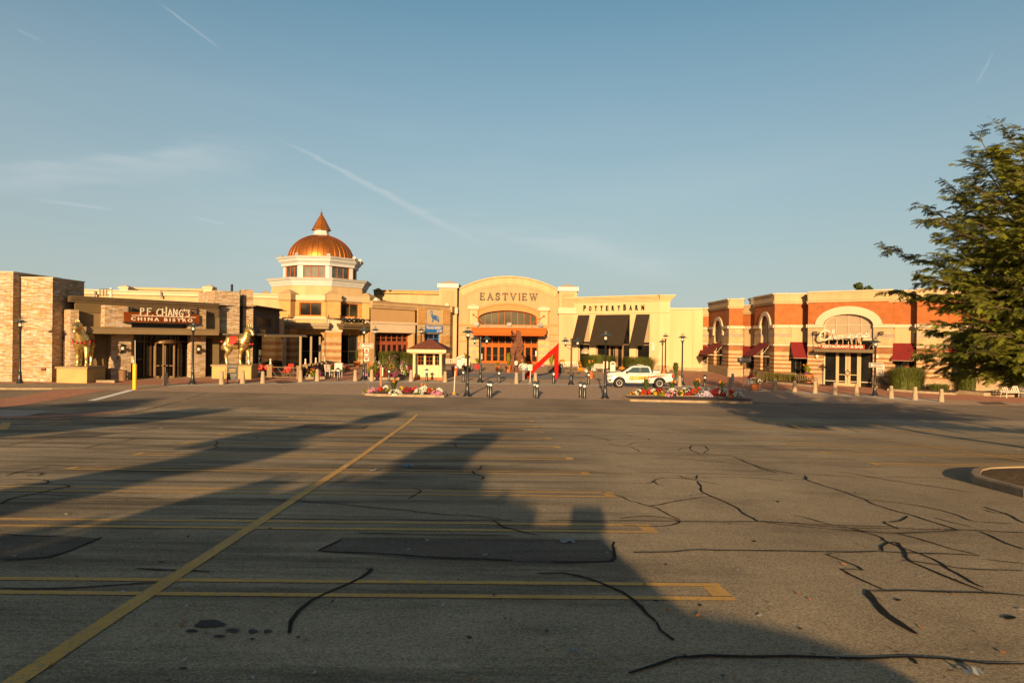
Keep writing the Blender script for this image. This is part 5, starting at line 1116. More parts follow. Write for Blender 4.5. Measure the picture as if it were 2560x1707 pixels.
mb = MB(); ua, ub = f.u(2050, 850, 1.1), f.u(2178, 850, 1.1); strokes(f, mb, SC, ua, f.z(2110, 862, 1.1), (ub-ua)/.9, f.z(2110, 825, 1.1)-f.z(2110, 864, 1.1), .14, 1.05, 1.16); B(mb, 'script_lettering', SW, r)
mb = MB()
for x in (2072, 2093, 2107, 2140, 2150): mb.tube([f.pt(f.u(x, 860, 1), cz1, .95), f.pt(f.u(x, 860, 1), f.z(2110, 834, 1), .95)], .035, 5)
mb.tube([f.pt(f.u(2062, 860, 1), f.z(2110, 836, 1), .95), f.pt(f.u(2160, 860, 1), f.z(2110, 836, 1), .95)], .035, 5); B(mb, 'sign_rail', TAN2, r)
for x in (2036.5, 2203):
    mb = MB(); f.pbox(mb, x-3.5, x+4.5, 828, 836, 0, .4); wl_ = B(mb, 'wall_lamp', BRONZE, r)
    mb = MB(); mb.tube([f.pt(f.u(x), f.z(x, 832), .3), f.pt(f.u(2048 if x < 2100 else 2170, 860, 1.4), cz1, 1.4)], .03, 5); B(mb, 'canopy_rod', BRONZE, r)
for x in (2044, 2194):
    mb = MB(); q = f.pt(f.u(x), f.z(x, 891), .15); mb.lathe([(.02, -.2), (.13, -.12), (.14, .12), (.02, .2)], q, 8); B(mb, 'wall_light', WPAINT, r, True)
mb = MB(); f.pbox(mb, 2191, 2211, 911, 940, .1, .2); mn = B(mb, 'menu_board', WPAINT, r)
mb = MB()
for k, y in enumerate((916, 920, 924, 930, 934)): f.pbox(mb, 2194, 2207-k, y, y+1.4, .2, .21)
sub(mb, 'print', GREY, mn)
mb = MB(); q = facs[12]; q.pbox(mb, 2263, 2277, 915, 917.5, -.2, -.18); B(mb, 'window_decal', M('red window decal', (.5, .02, .02), .6), r)
roofslab(r, [(p.x, p.y+.02) for p in [P(x, 850, d) for x, d in CH]]+[(70, 110), (25, 110)], zO(3.9), GREY, front=len(CH))
mb = MB(); q = P(1881, 752, 78); mb.lathe([(.35, -.6), (.35, 0), (.5, .05), (.5, .25), (.1, .35)], q, 8); B(mb, 'roof_vent', GREY, r)
# ================================================================ STREET FURNITURE
SHADE = M('grey green lamp shade', (.10, .13, .12), .4, .3, var=.1)
LGLASS = M('lamp glass', (.75, .72, .66), .15, var=0, spec=.8, k=.8)
def lamp_head(h, par, z, parts):
    mb = MB(); mb.lathe([(.06, z), (.12, z+.08), (.16, z+.1), (.13, z+.14), (.05, z+.16)], n=10)
    for k in range(4):
        a = math.pi/4+k*math.pi/2; mb.tube([(.15*math.cos(a), .15*math.sin(a), z+.1), (.15*math.cos(a), .15*math.sin(a), z+.62)], .014, 4)
    hd = mb.build('lantern_cage', BLACK, par, True)
    m = par
    g_ = MB(); g_.lathe([(.09, z+.12), (.10, z+.2), (.10, z+.5), (.06, z+.58)], n=10); o = g_.build('lamp_glass', LGLASS, None, True); o.parent = hd
    s_ = MB(); s_.lathe([(.43, z+.40), (.40, z+.415), (.14, z+.56), (.13, z+.53), (.40, z+.385)], n=16); s_.lathe([(.17, z+.66), (.16, z+.69), (.05, z+.74), (.02, z+.76)], n=10); s_.build('lamp_shade', SHADE, par, True)
def make_lamp(h=4.55, twin=False):
    t = thing('street_lamp', '', 'street lamp', group='black post lamps with wide shades around the plaza')
    mb = MB(); mb.lathe([(.29, 0), (.29, .07), (.25, .1), (.2, .2), (.15, .34), (.13, .38), (.105, .8), (.115, .84), (.085, .9), (.08, 1.0), (.062, h-.85), (.085, h-.82), (.085, h-.62), (.05, h-.58)], n=12); mb.build('post', BLACK, t, True)
    if not twin: lamp_head(h, t, h-.74, None)
    return t
lampP = make_lamp()
def put(px, py, dz=0): q = G(px, py); q.z += dz; return q
LAMPS = [(49, 962, 'black street lamp in front of the stone tower at the far left'), (481.4, 960.3, 'black street lamp in front of the revolving door under the copper sign'),
         (908.6, 949.8, 'black street lamp just behind the do not enter sign'), (937, 928, 'black street lamp left of the tall orange flower bed, before the rust red doors'),
         (959, 914, 'black street lamp before the left half of the rust red doors'), (976.5, 908, 'black street lamp before the middle of the rust red doors, rearmost there'),
         (1052, 915, 'black street lamp partly behind the kiosk roof, beside the bakery sign'), (1168, 991, 'black street lamp at the road edge, white plate behind its post, right of the kiosk'),
         (1360, 907, 'black street lamp against the right of the orange entrance doors'), (1512.6, 996.2, 'black street lamp at the road edge in front of the white pickup nose'),
         (1506, 917, 'black street lamp behind the left round grass mound, before the middle awning'), (1597.4, 916, 'black street lamp rising behind the right grass mound, before the third awning'),
         (1628, 921, 'black street lamp left of the tan corner of the awning storefront'), (1663, 934, 'black street lamp behind the bed of the white pickup'),
         (1705, 962.6, 'black street lamp before the plain cream link wall, beside a concrete bollard'), (2187, 989.8, 'black street lamp carrying a one way sign, right of the grill entrance')]
topy = [752.0, 0]
for i, (x, y, l) in enumerate(LAMPS): place(lampP, put(x, y), 0.3*i, l)
# twin armed lamps
tw = thing('twin_street_lamp', '', 'street lamp', group='twin armed post lamps beside the sculptures')
mb = MB(); h = 3.95; mb.lathe([(.29, 0), (.29, .07), (.25, .1), (.2, .2), (.15, .34), (.13, .38), (.105, .8), (.115, .84), (.085, .9), (.08, 1.0), (.065, h-.3), (.1, h-.26), (.1, h-.05), (.04, h)], n=12)
mb.tube([(-.52, 0, h-.55), (.52, 0, h-.55)], .03, 6); mb.tube([(-.48, 0, h-.7), (-.2, 0, h-.85), (0, 0, h-1)], .02, 5); mb.tube([(.48, 0, h-.7), (.2, 0, h-.85), (0, 0, h-1)], .02, 5); mb.build('post', BLACK, tw, True)
for s in (-.52, .52):
    mb = MB(); z = h-.6; mb.lathe([(.03, z-.1), (.07, z-.02), (.08, z+.06), (.15, z+.08), (.04, z+.12)], (s, 0, 0), 10)
    for k in range(4):
        a = math.pi/4+k*math.pi/2; mb.tube([(s+.14*math.cos(a), .14*math.sin(a), z+.1), (s+.14*math.cos(a), .14*math.sin(a), z+.55)], .013, 4)
    hd = mb.build('lantern_cage', BLACK, tw, True)
    g_ = MB(); g_.lathe([(.09, z+.1), (.10, z+.2), (.10, z+.42), (.06, z+.5)], (s, 0, 0), 10); o = g_.build('lamp_glass', LGLASS, None, True); o.parent = hd
    g_ = MB(); g_.lathe([(.4, z+.34), (.37, z+.355), (.13, z+.5), (.12, z+.47), (.37, z+.325)], (s, 0, 0), 14); g_.lathe([(.15, z+.58), (.14, z+.61), (.02, z+.67)], (s, 0, 0), 10); g_.build('lamp_shade', SHADE, tw, True)
place(tw, put(1200.5, 956.3), 0, 'twin armed black lamp left of the orange entrance doors, in front of the rusty sculpture'); place(tw, put(1427.5, 961.8), 0, 'twin armed black lamp right of the red angular sculpture')
# concrete bollards
cb = thing('concrete_bollard', '', 'bollard', group='round concrete bollards along the plaza edge')
mb = MB(); mb.lathe([(.20, 0), (.195, .06), (.145, .70), (.125, .715), (.125, .745), (.14, .76), (.135, .90), (.11, .955), (.05, .975), (.01, .98)], n=14); mb.build('shaft', CONC, cb, True)
BO = [(413.9, 964.2, 'concrete bollard in front of the revolving door'), (553.9, 960.7, 'concrete bollard just left of the black restaurant easel sign'), (606.5, 958.8, 'concrete bollard just right of the black restaurant easel sign'),
      (656.8, 958.5, 'concrete bollard in front of the patio, next to the first square pillar'), (751, 954.9, 'concrete bollard in front of the tall patio post'), (793, 953, 'concrete bollard in front of the pink and yellow patio flowers'),
      (888, 952.8, 'concrete bollard between the black path light and the do not enter sign'), (929, 952.8, 'concrete bollard at the left end of the tall flower bed kerb'), (1027.5, 953.7, 'concrete bollard touching the left corner of the kiosk'),
      (1112.6, 955.7, 'concrete bollard touching the right corner of the kiosk'), (1290.8, 959.4, 'concrete bollard in front of the rusty sculpture'), (1338.2, 960.5, 'concrete bollard under the red angular sculpture, right of the white sign'),
      (1699, 966, 'concrete bollard left of the lamp before the cream link wall'), (1826, 972.5, 'concrete bollard beside the grey square post'), (1938, 976.7, 'concrete bollard right of the clay pot of white flowers'),
      (1986.6, 979.9, 'concrete bollard left of the dark curved bench by the striped wall'), (2037.7, 983, 'concrete bollard right of the left dark curved bench'), (2087.5, 986.8, 'concrete bollard before the left leaf of the cream double door'),
      (2141.5, 989.8, 'concrete bollard before the right side of the cream double door'), (2228, 996, 'concrete bollard right of the lamp with the one way sign'), (2287.8, 999.6, 'concrete bollard before the tall grass clump right of the grill door'), (2353.6, 1004.5, 'rightmost concrete bollard, alone near the tree')]
for i, (x, y, l) in enumerate(BO): place(cb, put(x, y, .01), i*.7, l, .96+.05*((i*7) % 3)/2)
# low path lights
pl_ = thing('path_light', '', 'path light', group='short black post lights with small shades')
mb = MB(); mb.lathe([(.16, 0), (.15, .03), (.105, .04), (.10, .72), (.085, .74)], n=12); mb.build('post', BLACK, pl_, True)
mb = MB(); mb.lathe([(.05, .73), (.085, .76), (.09, .9), (.05, .96)], n=10); mb.build('lamp_glass', LGLASS, pl_, True)
mb = MB(); mb.lathe([(.24, .93), (.22, .945), (.09, 1.02), (.08, .99)], n=14); mb.lathe([(.11, 1.04), (.1, 1.06), (.02, 1.1)], n=10); mb.build('lamp_shade', SHADE, pl_, True)
PLS = [(844.6, 951, 'short black path light beside the white patio chairs'), (972.4, 953.6, 'short black path light in front of the tall flower bed'), (1066.5, 953.6, 'short black path light in front of the kiosk'), (1158, 955.7, 'short black path light behind the road edge lamp with the white plate'),
       (1247.4, 957.3, 'short black path light between the two clay pots and the road'), (1221, 992, 'short black path light at the road edge, rear of the close pair left of centre'), (1226.5, 993.6, 'short black path light at the road edge, front of the close pair left of centre'),
       (1337, 993, 'short black path light at the road edge, left of the pair below the red sculpture'), (1342.6, 995.8, 'short black path light at the road edge, right of the pair below the red sculpture'), (1384, 959.4, 'short black path light at the foot of the red angular sculpture'),
       (1471.6, 961.3, 'short black path light in front of the pot with pink petunias'), (1451, 993.5, 'short black path light, left of the pair near the pickup'), (1461, 996.7, 'short black path light, right of the pair near the pickup'), (1762, 968.3, 'short black path light before the first maroon awnings')]
for i, (x, y, l) in enumerate(PLS): place(pl_, put(x, y, .01), i*.5, l)
# yellow guard post with a white rod
q = put(336, 973.4); t = thing('guard_post', 'yellow steel guard post topped by a thin white rod, before the revolving door', 'guard post', q)
mb = MB(); mb.lathe([(.13, 0), (.13, 1.62), (.11, 1.68), (.03, 1.7)], n=14); mb.build('post', M('guard yellow', (.80, .47, .0), .45, var=.08, k=.75), t, True)
mb = MB(); mb.tube([(.02, 0, 1.6), (.0, 0, 3.2)], .022, 6); mb.box(-.12, -.05, -.03, .03, 1.72, 1.95); mb.build('rod', WPAINT, t)
# easel sign
SLATE = M('slate board', (.02, .025, .03), .6, var=.1); CHALK = M('chalk lettering', (.65, .62, .5), .8, var=0); 
q = put(581, 958.5); t = thing('easel_sign', 'black restaurant easel sign with chalk menu lettering on two small feet', 'sign', q, R(3))
mb = MB(); mb.box(-.42, .42, -.06, 0, .28, 1.42); mb.build('board', BLACK, t); mb = MB(); mb.box(-.37, .37, -.075, -.061, .33, 1.38); sub(mb, 'slate_panel', SLATE, t.children[0])
mb = MB()
for s in (-1, 1): mb.box(s*.36-.04, s*.36+.04, -.3, .25, 0, .07); mb.box(s*.36-.03, s*.36+.03, -.04, .02, .07, .28)
mb.build('feet', BLACK, t)
def tx(par, x, z, s, size, m, y=-.08, w=None, name='lettering', **k):
    me = text(s, size, m, name, ext=.004, **k)
    if w:
        xs_ = [v.co.x for v in me.vertices]; c = w/(max(xs_)-min(xs_))
        for v in me.vertices: v.co.x *= c
    me.transform(Matrix.Translation((x, y, z)) @ Matrix.Rotation(R(90), 4, 'X')); o = bpy.data.objects.new(name, me); COL.objects.link(o); o.parent = par; return o
tx(t, 0, 1.28, "P.F. CHANG'S", .14, CHALK, w=.66); tx(t, 0, 1.05, 'CURBSIDE', .14, M('yellow lettering', (.6, .42, .12), .8), w=.5, bold=.004); tx(t, 0, .9, 'DELIVERY', .14, bpy.data.materials['yellow lettering'], w=.5, bold=.004)
tx(t, 0, .68, 'ORDER ONLINE', .09, CHALK, w=.6); tx(t, 0, .58, 'OR CALL TODAY', .09, CHALK, w=.62); tx(t, 0, .45, 'TO GO', .09, CHALK, w=.4)
# horse plinths
STC = M('ochre plinth stucco', (.50, .39, .18), .9, var=.12, scale=1.2, bump=.2, bscale=50, k=.62); STT = M('plinth top', (.36, .30, .20), .85, var=.1)
def plinth(name, label, a, b, dpt, h, rz):
    p = G(*a); t = thing('statue_plinth', label, 'plinth', (p.x, p.y, g(p.x, p.y)-.05), rz); w = b
    mb = MB(); mb.box(0, w, 0, dpt, 0, h-.12); mb.build('base', STC, t); mb = MB(); mb.box(-.08, w+.08, -.08, dpt+.08, h-.12, h); mb.build('cap', STT, t); return t
p1 = plinth('p', 'ochre stucco plinth under the gold horse that faces the lot, left of the door', (141, 957), 2.1, 2.3, 1.2, R(2))
p2 = plinth('p', 'ochre stucco plinth under the gold horse seen side on, right of the door', (529, 946.5), 3.15, 2.0, 1.2, R(4))
# ---------------------------------------------------------------- Tang style gold horses
def skin(name, nodes, edges, m, par=None, sub_=2, root=0):
    me = bpy.data.meshes.new(name); me.from_pydata([Vector(n[0]) for n in nodes], edges, []); o = bpy.data.objects.new(name, me); COL.objects.link(o)
    mo = o.modifiers.new('s', 'SKIN'); mo.use_smooth_shade = True; me.update()
    if not me.skin_vertices: 
        bm = bmesh.new(); bm.from_mesh(me); bm.verts.layers.skin.verify(); bm.to_mesh(me); bm.free()
    for i, n in enumerate(nodes):
        r_ = n[1]; me.skin_vertices[0].data[i].radius = r_ if isinstance(r_, tuple) else (r_, r_); me.skin_vertices[0].data[i].use_root = (i == root)
    s2 = o.modifiers.new('u', 'SUBSURF'); s2.levels = s2.render_levels = sub_
    dg = bpy.context.evaluated_depsgraph_get(); m2 = bpy.data.meshes.new_from_object(o.evaluated_get(dg)); bpy.data.objects.remove(o)
    m2.name = name; m2.materials.clear(); m2.materials.append(m)
    for p in m2.polygons: p.use_smooth = True
    o = bpy.data.objects.new(name, m2); COL.objects.link(o); o.parent = par; return o
def horse(label, loc, rz, turn):
    """standing horse, head end toward +X, 3.3 m tall statue"""
    t = thing('horse_statue', label, 'statue', loc, rz, 'gold horse statues on plinths')
    ct, st = math.cos(turn), math.sin(turn)
    def H(x, z, y=0): # neck and head turn about the withers
        dx = x-.62; return (.62+dx*ct-y*st, dx*st+y*ct, z)
    N_ = [((-.0, 0, 1.66), (.54, .52)), ((.45, 0, 1.68), (.54, .56)), ((.82, 0, 1.78), (.48, .52)), (H(.98, 2.12), (.36, .42)), (H(1.14, 2.45), (.27, .34)), (H(1.28, 2.74), (.21, .27)), (H(1.50, 2.86), (.20, .21)), (H(1.68, 2.64), (.175, .19)), (H(1.80, 2.40), (.13, .14)), (H(1.84, 2.22), (.12, .12)),
          ((-.5, 0, 1.70), (.54, .54)), ((-.80, 0, 1.70), (.44, .48)), ((-1.0, 0, 1.62), (.10, .12)), ((-1.12, 0, 1.35), (.08, .08)), ((-1.14, 0, 1.15), (.03, .03))]
    E_ = [(0, 1), (1, 2), (2, 3), (3, 4), (4, 5), (5, 6), (6, 7), (7, 8), (8, 9), (0, 10), (10, 11), (11, 12), (12, 13), (13, 14)]
    for s in (-1, 1):   # fore legs: elbow, knee, fetlock, hoof
        dx = .05*s; b = len(N_); N_ += [((.70, .27*s, 1.32), (.29, .26)), ((.74+dx*3, .28*s, 1.02), (.19, .18)), ((.76+dx*4, .28*s, .76), (.135, .13)), ((.76+dx*4, .28*s, .64), (.145, .14)), ((.75+dx*4, .28*s, .38), (.095, .095)), ((.76+dx*4, .28*s, .2), (.11, .105)), ((.80+dx*4, .28*s, .1), (.135, .13)), ((.82+dx*4, .28*s, .0), (.165, .15))]
        E_ += [(2, b)]+[(b+k, b+k+1) for k in range(7)]
    for s in (-1, 1):   # hind legs: stifle forward, hock back
        dx = -.19*s; b = len(N_); N_ += [((-.64, .27*s, 1.36), (.40, .31)), ((-.55+dx, .29*s, 1.04), (.27, .22)), ((-.72+dx, .29*s, .80), (.16, .14)), ((-.84+dx, .29*s, .66), (.135, .13)), ((-.78+dx, .29*s, .4), (.095, .095)), ((-.76+dx, .29*s, .2), (.11, .105)), ((-.72+dx, .29*s, .1), (.135, .13)), ((-.70+dx, .29*s, .0), (.165, .15))]
        E_ += [(11, b)]+[(b+k, b+k+1) for k in range(7)]
    for s in (-1, 1):
        b = len(N_); N_ += [(H(1.40, 2.98, .09*s), .045), (H(1.40, 3.12, .11*s), .03)]; E_ += [(6, b), (b, b+1)]
    body = skin('body', N_, E_, GOLD, t)
    # mane ridge and forelock
    mb = MB(); pts = [H(.72, 2.25), H(.84, 2.55), H(.98, 2.83), H(1.18, 3.04), H(1.4, 3.1)]; mb.tube(pts, .06, 8, r2=.05); mb.build('mane', GOLD, t, True)
    TACK = M('dark harness', (.02, .015, .012), .6) if 'dark harness' not in bpy.data.materials else bpy.data.materials['dark harness']
    RC = bpy.data.materials.get('red saddle cloth') or M('red saddle cloth', (.60, .045, .03), .7, var=.15, scale=5)
    # saddle blanket and cloth, draped half rings round the barrel
    def drape(x0, x1, a0, a1, ry, rz_, zc, th, n=10, wob=0):
        m_ = MB(); vs = []; fs = []
        for i in range(7):
            x = x0+(x1-x0)*i/6
            for k in range(n+1):
                a = R(a0+(a1-a0)*k/n); w = 1+wob*math.sin(k*2.1+i); sw = .12*abs(math.cos(a))*(i/6-.5)*(1 if wob else 0)
                for rr in (0, th): vs.append((x+sw, (ry+rr)*w*math.cos(a), zc+(rz_+rr)*w*math.sin(a)))
        W_ = 2*(n+1)
        for i in range(6):
            for k in range(n):
                b = i*W_+2*k; fs += [(b+1, b+3, b+W_+3, b+W_+1), (b, b+W_, b+W_+2, b+2)]
        for i in range(6): b = i*W_; fs += [(b, b+1, b+W_+1, b+W_), (b+2*n, b+W_+2*n, b+W_+2*n+1, b+2*n+1)]
        for k in range(n): fs += [(2*k, 2*k+2, 2*k+3, 2*k+1), (6*W_+2*k, 6*W_+2*k+1, 6*W_+2*k+3, 6*W_+2*k+2)]
        return m_.add(vs, fs)
    drape(-.34, .44, -32, 212, .47, .48, 1.66, .04, 16).build('saddle_blanket', M('woven saddle blanket', (.16, .12, .08), .9, var=.6, scale=14) if 'woven saddle blanket' not in bpy.data.materials else bpy.data.materials['woven saddle blanket'], t, True)
    m_ = drape(-.26, .36, -8, 188, .53, .53, 1.68, .05, 16, .035); m_.lathe([(.05, 2.1), (.3, 2.12), (.2, 2.22), (.04, 2.3)], (.22, 0, 0), 10, sy=.7); m_.lathe([(.05, 2.1), (.28, 2.12), (.2, 2.2), (.04, 2.26)], (-.16, 0, 0), 10, sy=.8)
    m_.build('saddle_cloth', RC, t, True)
    # harness ropes with red bells
    mb = MB(); ring_ = []
    for k in range(17):
        a = R(-90+180*k/16); ring_.append((.62+.74*math.cos(a), .57*math.sin(a), 1.86-.22*math.cos(a)))
    mb.tube(ring_, .03, 6); rg2 = [(-.3-.84*math.cos(R(-80+160*k/12)), .56*math.sin(R(-80+160*k/12)), 1.80) for k in range(13)]; mb.tube(rg2, .03, 6)
    for a_, b_ in (((1.66, 2.72), 60), ((1.80, 2.44), 60)):
        cpt = Vector(H(*a_)); ax = Vector((ct*.6, st*.6, -.8)).normalized(); e1 = ax.cross(Vector((-st, ct, 0))).normalized(); e2 = Vector((-st, ct, 0)); rr = .19 if a_[1] > 2.6 else .145
        mb.tube([cpt+(e1*math.cos(2*math.pi*k/12)+e2*math.sin(2*math.pi*k/12))*rr for k in range(13)], .018, 5)
    h_ = mb.build('harness', TACK, t, True)
    mb = MB()
    for k in (3, 6, 8, 10, 13): x, y, z = ring_[k]; mb.lathe([(.01, -.07), (.06, -.045), (.075, 0), (.06, .045), (.01, .07)], (x+.03, y*1.03, z-.04), 8)
    for k in (3, 5, 7, 9): x, y, z = rg2[k]; mb.lathe([(.01, -.07), (.06, -.045), (.075, 0), (.06, .045), (.01, .07)], (x-.02, y*1.03, z-.02), 8)
    for hx in ((1.66, 2.84), (1.90, 2.46)): x, y, z = H(*hx); mb.lathe([(.01, -.06), (.06, 0), (.01, .06)], (x, y, z), 8)
    o = mb.build('red_bells', M('red bell', (.5, .02, .02), .35, k=.9) if 'red bell' not in bpy.data.materials else bpy.data.materials['red bell'], None, True); o.parent = h_
    mb = MB()
    for s in (-1, 1): x, y, z = H(1.55, 2.82, .12*s); mb.lathe([(.005, -.03), (.03, 0), (.005, .03)], (x, y, z), 6)
    o = mb.build('eyes', BLACK, None, True); o.parent = body
    return t
def loc_on(t, x, y, h): return Matrix.Translation(t.location) @ Matrix.Rotation(t.rotation_euler.z, 4, 'Z') @ Vector((x, y, h))
h1 = horse('gold horse statue with red saddle facing the lot, left of the restaurant door', loc_on(p1, 1.15, 1.25, 1.2), R(-66), R(-14)); h1.scale = (1.06,)*3
h2 = horse('gold horse statue with red saddle seen side on, right of the restaurant door', loc_on(p2, 1.55, 1.0, 1.2), R(-8), R(-24)); h2.scale = (1.06,)*3
# ---------------------------------------------------------------- bins, pots, planters
q = put(306.5, 951.5); t = thing('litter_bin', 'small brown round bin against the stone pier left of the door', 'bin', q); mb = MB(); mb.lathe([(.26, 0), (.29, .75), (.3, .8), (.22, .82)], n=14); mb.build('drum', M('brown bin', (.24, .15, .09), .7), t, True)
mb = MB(); q = put(245, 956); mb.box(q.x-.5, q.x+1.3, q.y-.2, q.y+.35, q.z-.1, q.z+.18); tag(mb.build('stone_kerb', KERB), 'low concrete kerb block behind the left horse plinth', 'kerb')
def bin_(x, y, label, h=1.25, m=WPAINT):
    t = thing('trash_receptacle', label, 'trash bin', put(x, y)); t['group'] = 'pale trash receptacles'
    mb = MB(); mb.lathe([(.3, 0), (.36, .08), (.36, h*.68), (.38, h*.7), (.36, h*.9), (.2, h)], n=4, rot=R(45), sx=1.1); mb.build('body', m, t); mb = MB(); mb.box(-.2, .2, -.34, -.27, h*.74, h*.88); mb.build('opening', BLACK, t); return t
bin_(1148, 920, 'white trash receptacle right of the kiosk, front one of two', 1.35); bin_(1156, 913, 'white trash receptacle right of the kiosk, rear one with a slot'); bin_(1531, 931, 'white trash receptacle behind the pickup bonnet', 1.25)
bin_(2551, 994, 'grey trash receptacle at the right edge beside the white bench', 1.2, GREY)
# signs
SIGNW = M('sign white', (.80, .78, .72), .5, var=0); SIGNK = M('sign black', (.012, .012, .012), .5, var=0); SIGNR = M('sign red', (.62, .03, .02), .5, var=0); GALV = M('galvanised steel', (.36, .37, .37), .45, .6, var=.15)
def oneway(par, w, h, z, y=-.06, x0=0):
    mb = MB(); mb.box(x0-w/2, x0+w/2, y, y+.02, z-h/2, z+h/2); a = mb.build('sign_plate', SIGNW, par)
    mb = MB(); mb.box(x0-w/2+.03, x0+w/2-.03, y-.008, y-.001, z-h/2+.03, z+h/2-.03); sub(mb, 'black_field', SIGNK, a)
    mb = MB(); c = h*.36; k = h*.2
    mb.prism([(x0-w/2+.07, y, z), (x0-w/2+.07+c*1.25, y, z+c), (x0-w/2+.07+c*1.25, y, z+k), (x0+w/2-.07, y, z+k), (x0+w/2-.07, y, z-k), (x0-w/2+.07+c*1.25, y, z-k), (x0-w/2+.07+c*1.25, y, z-c)], (0, -.016, 0), (0, -.009, 0)); sub(mb, 'arrow', SIGNW, a)
    o = tx(par, x0+.1, z, 'ONE WAY', h*.33, SIGNK, y-.02, w*.55, bold=.003); o.parent = a
q = put(921, 971); t = thing('traffic_sign', 'one way sign over a leaning red and white do not enter sign on one pole', 'sign', q)
mb = MB(); zA = (971-858)/F*q.y; mb.tube([(0, 0, 0), (-.16, 0, 2.6), (-.17, 0, zA)], .032, 6); mb.build('pole', GALV, t, True)
dd_ = q.y/F; oneway(t, 33*dd_, 12.5*dd_, (971-864.5)*dd_, -.08, -5.5*dd_)
zd = (971-887)*dd_; mb = MB(); w = 12.5*dd_; hh = 31*dd_; mb.box(-w/2-5.5*dd_, w/2-5.5*dd_, -.075, -.055, zd-hh/2, zd+hh/2); a = mb.build('do_not_enter_plate', SIGNW, t)
mb = MB(); mb.prism([(-5.5*dd_+.47*w*math.cos(k*math.pi/14), 0, zd+.46*hh*math.sin(k*math.pi/14)) for k in range(28)], (0, -.083, 0), (0, -.076, 0)); sub(mb, 'red_disc', SIGNR, a)
mb = MB(); mb.box(-5.5*dd_-w*.38, -5.5*dd_+w*.38, -.088, -.084, zd-hh*.07, zd+hh*.07); sub(mb, 'white_bar', SIGNW, a)
for s_, z_ in (('DO NOT', zd+hh*.2), ('ENTER', zd-hh*.2)): o = tx(t, -5.5*dd_, z_, s_, .2, SIGNW, -.09, w*.6); o.parent = a
q = put(1858.5, 988); t = thing('traffic_sign', 'one way sign on its own grey pole at the right end of the flower island', 'sign', q); dd_ = q.y/F
mb = MB(); mb.tube([(0, 0, 0), (0, 0, 93*dd_)], .03, 6); mb.build('pole', GALV, t, True); oneway(t, 33.5*dd_, 12.5*dd_, 88.5*dd_, -.06)
q = put(2187, 989.8); t = thing('traffic_sign', 'one way sign fixed to the lamp post right of the grill door', 'sign', (q.x, q.y-.1, q.z)); dd_ = q.y/F; oneway(t, 35*dd_, 11.5*dd_, 77.5*dd_, -.04)
q = put(1831.5, 976); t = thing('square_post', 'plain grey square post beside a concrete bollard', 'post', q); mb = MB(); mb.box(-.09, .09, -.09, .09, 0, 1.35); mb.box(-.1, .1, -.1, .1, 1.35, 1.38); mb.build('shaft', GALV, t)
q = put(952, 964); t = thing('marker_post', 'slim reddish wooden post with a white slat in front of the tall flowers', 'post', q); mb = MB(); mb.box(-.07, .07, -.07, .07, 0, 1.62); mb.build('shaft', M('faded red wood', (.42, .22, .15), .8, var=.2), t); mb = MB(); mb.box(.09, .16, -.03, .02, .75, 1.4); mb.build('slat', SIGNW, t)
q = put(1135, 987.5); t = thing('cordon_pole', 'white plastic pole with yellow collar on a black rubber foot, beside the flower island', 'pole', q); mb = MB(); mb.tube([(0, 0, .06), (.05, 0, 1.62)], .035, 8); mb.build('pole', SIGNW, t, True); mb = MB(); mb.lathe([(.34, 0), (.34, .06), (.1, .1)], n=6, sy=.6); mb.build('foot', BLACK, t); mb = MB(); mb.lathe([(.13, .08), (.11, .2), (.05, .24)], n=10); mb.build('collar', YEL, t, True)
q = put(1325, 959.8); t = thing('notice_sign', 'white notice with red lettering on a white pole and black foot, before the sculptures', 'sign', q); dd_ = q.y/F
mb = MB(); mb.tube([(0, 0, .1), (.03, 0, 36*dd_)], .035, 8); mb.build('pole', SIGNW, t, True); mb = MB(); mb.box(-.2, .2, -.18, .18, 0, .13); mb.build('foot', BLACK, t)
mb = MB(); mb.box(-5*dd_, 5*dd_, -.06, -.03, 34*dd_, 49*dd_); a = mb.build('board', SIGNW, t)
for k, s_ in enumerate(('PARK', 'AT YOUR', 'OWN RISK')): o = tx(t, 0, (45.5-4.5*k)*dd_, s_, .12, SIGNR, -.065, 8*dd_, bold=.004); o.parent = a
q = put(1290, 932); t = thing('small_notice', 'small white notice on a thin dark rod in front of the rusty sculpture', 'sign', q); dd_ = q.y/F; mb = MB(); mb.tube([(0, 0, 0), (0, 0, 22*dd_)], .025, 5); mb.build('rod', BLACK, t); mb = MB(); mb.box(-3.5*dd_, 3.5*dd_, -.04, -.02, 20*dd_, 29.5*dd_); a = mb.build('board', SIGNW, t); mb = MB(); mb.box(0.5*dd_, 2.3*dd_, -.045, -.041, 22*dd_, 26*dd_); sub(mb, 'red_mark', SIGNR, a)
# plates on lamp posts
for x, y0, y1, bx, by in ((1168, 896, 914, 1168, 991), (1514, 903, 921, 1512.6, 996.2)):
    q = G(bx, by); d = q.y+.12; a, b = P(x-6, y0, d), P(x+6, y1, d); mb = MB(); c0 = P(x, (y0+y1)/2, d); t = thing('post_plate', 'white rounded plate strapped behind the lamp post %s' % ('right of the kiosk' if x < 1300 else 'before the pickup nose'), 'sign plate', c0); r_ = .06; w, hh = (b.x-a.x)/2, (a.z-b.z)/2
    pts = [(sx_*(w-r_)+r_*math.cos(R(k)), 0, sz_*(hh-r_)+r_*math.sin(R(k))) for sx_, sz_, ks in ((1, 1, (0, 45, 90)), (-1, 1, (90, 135, 180)), (-1, -1, (180, 225, 270)), (1, -1, (270, 315, 360))) for k in ks]; mb.prism(pts, (0, 0, 0), (0, .02, 0)); mb.build('plate', SIGNW, t)
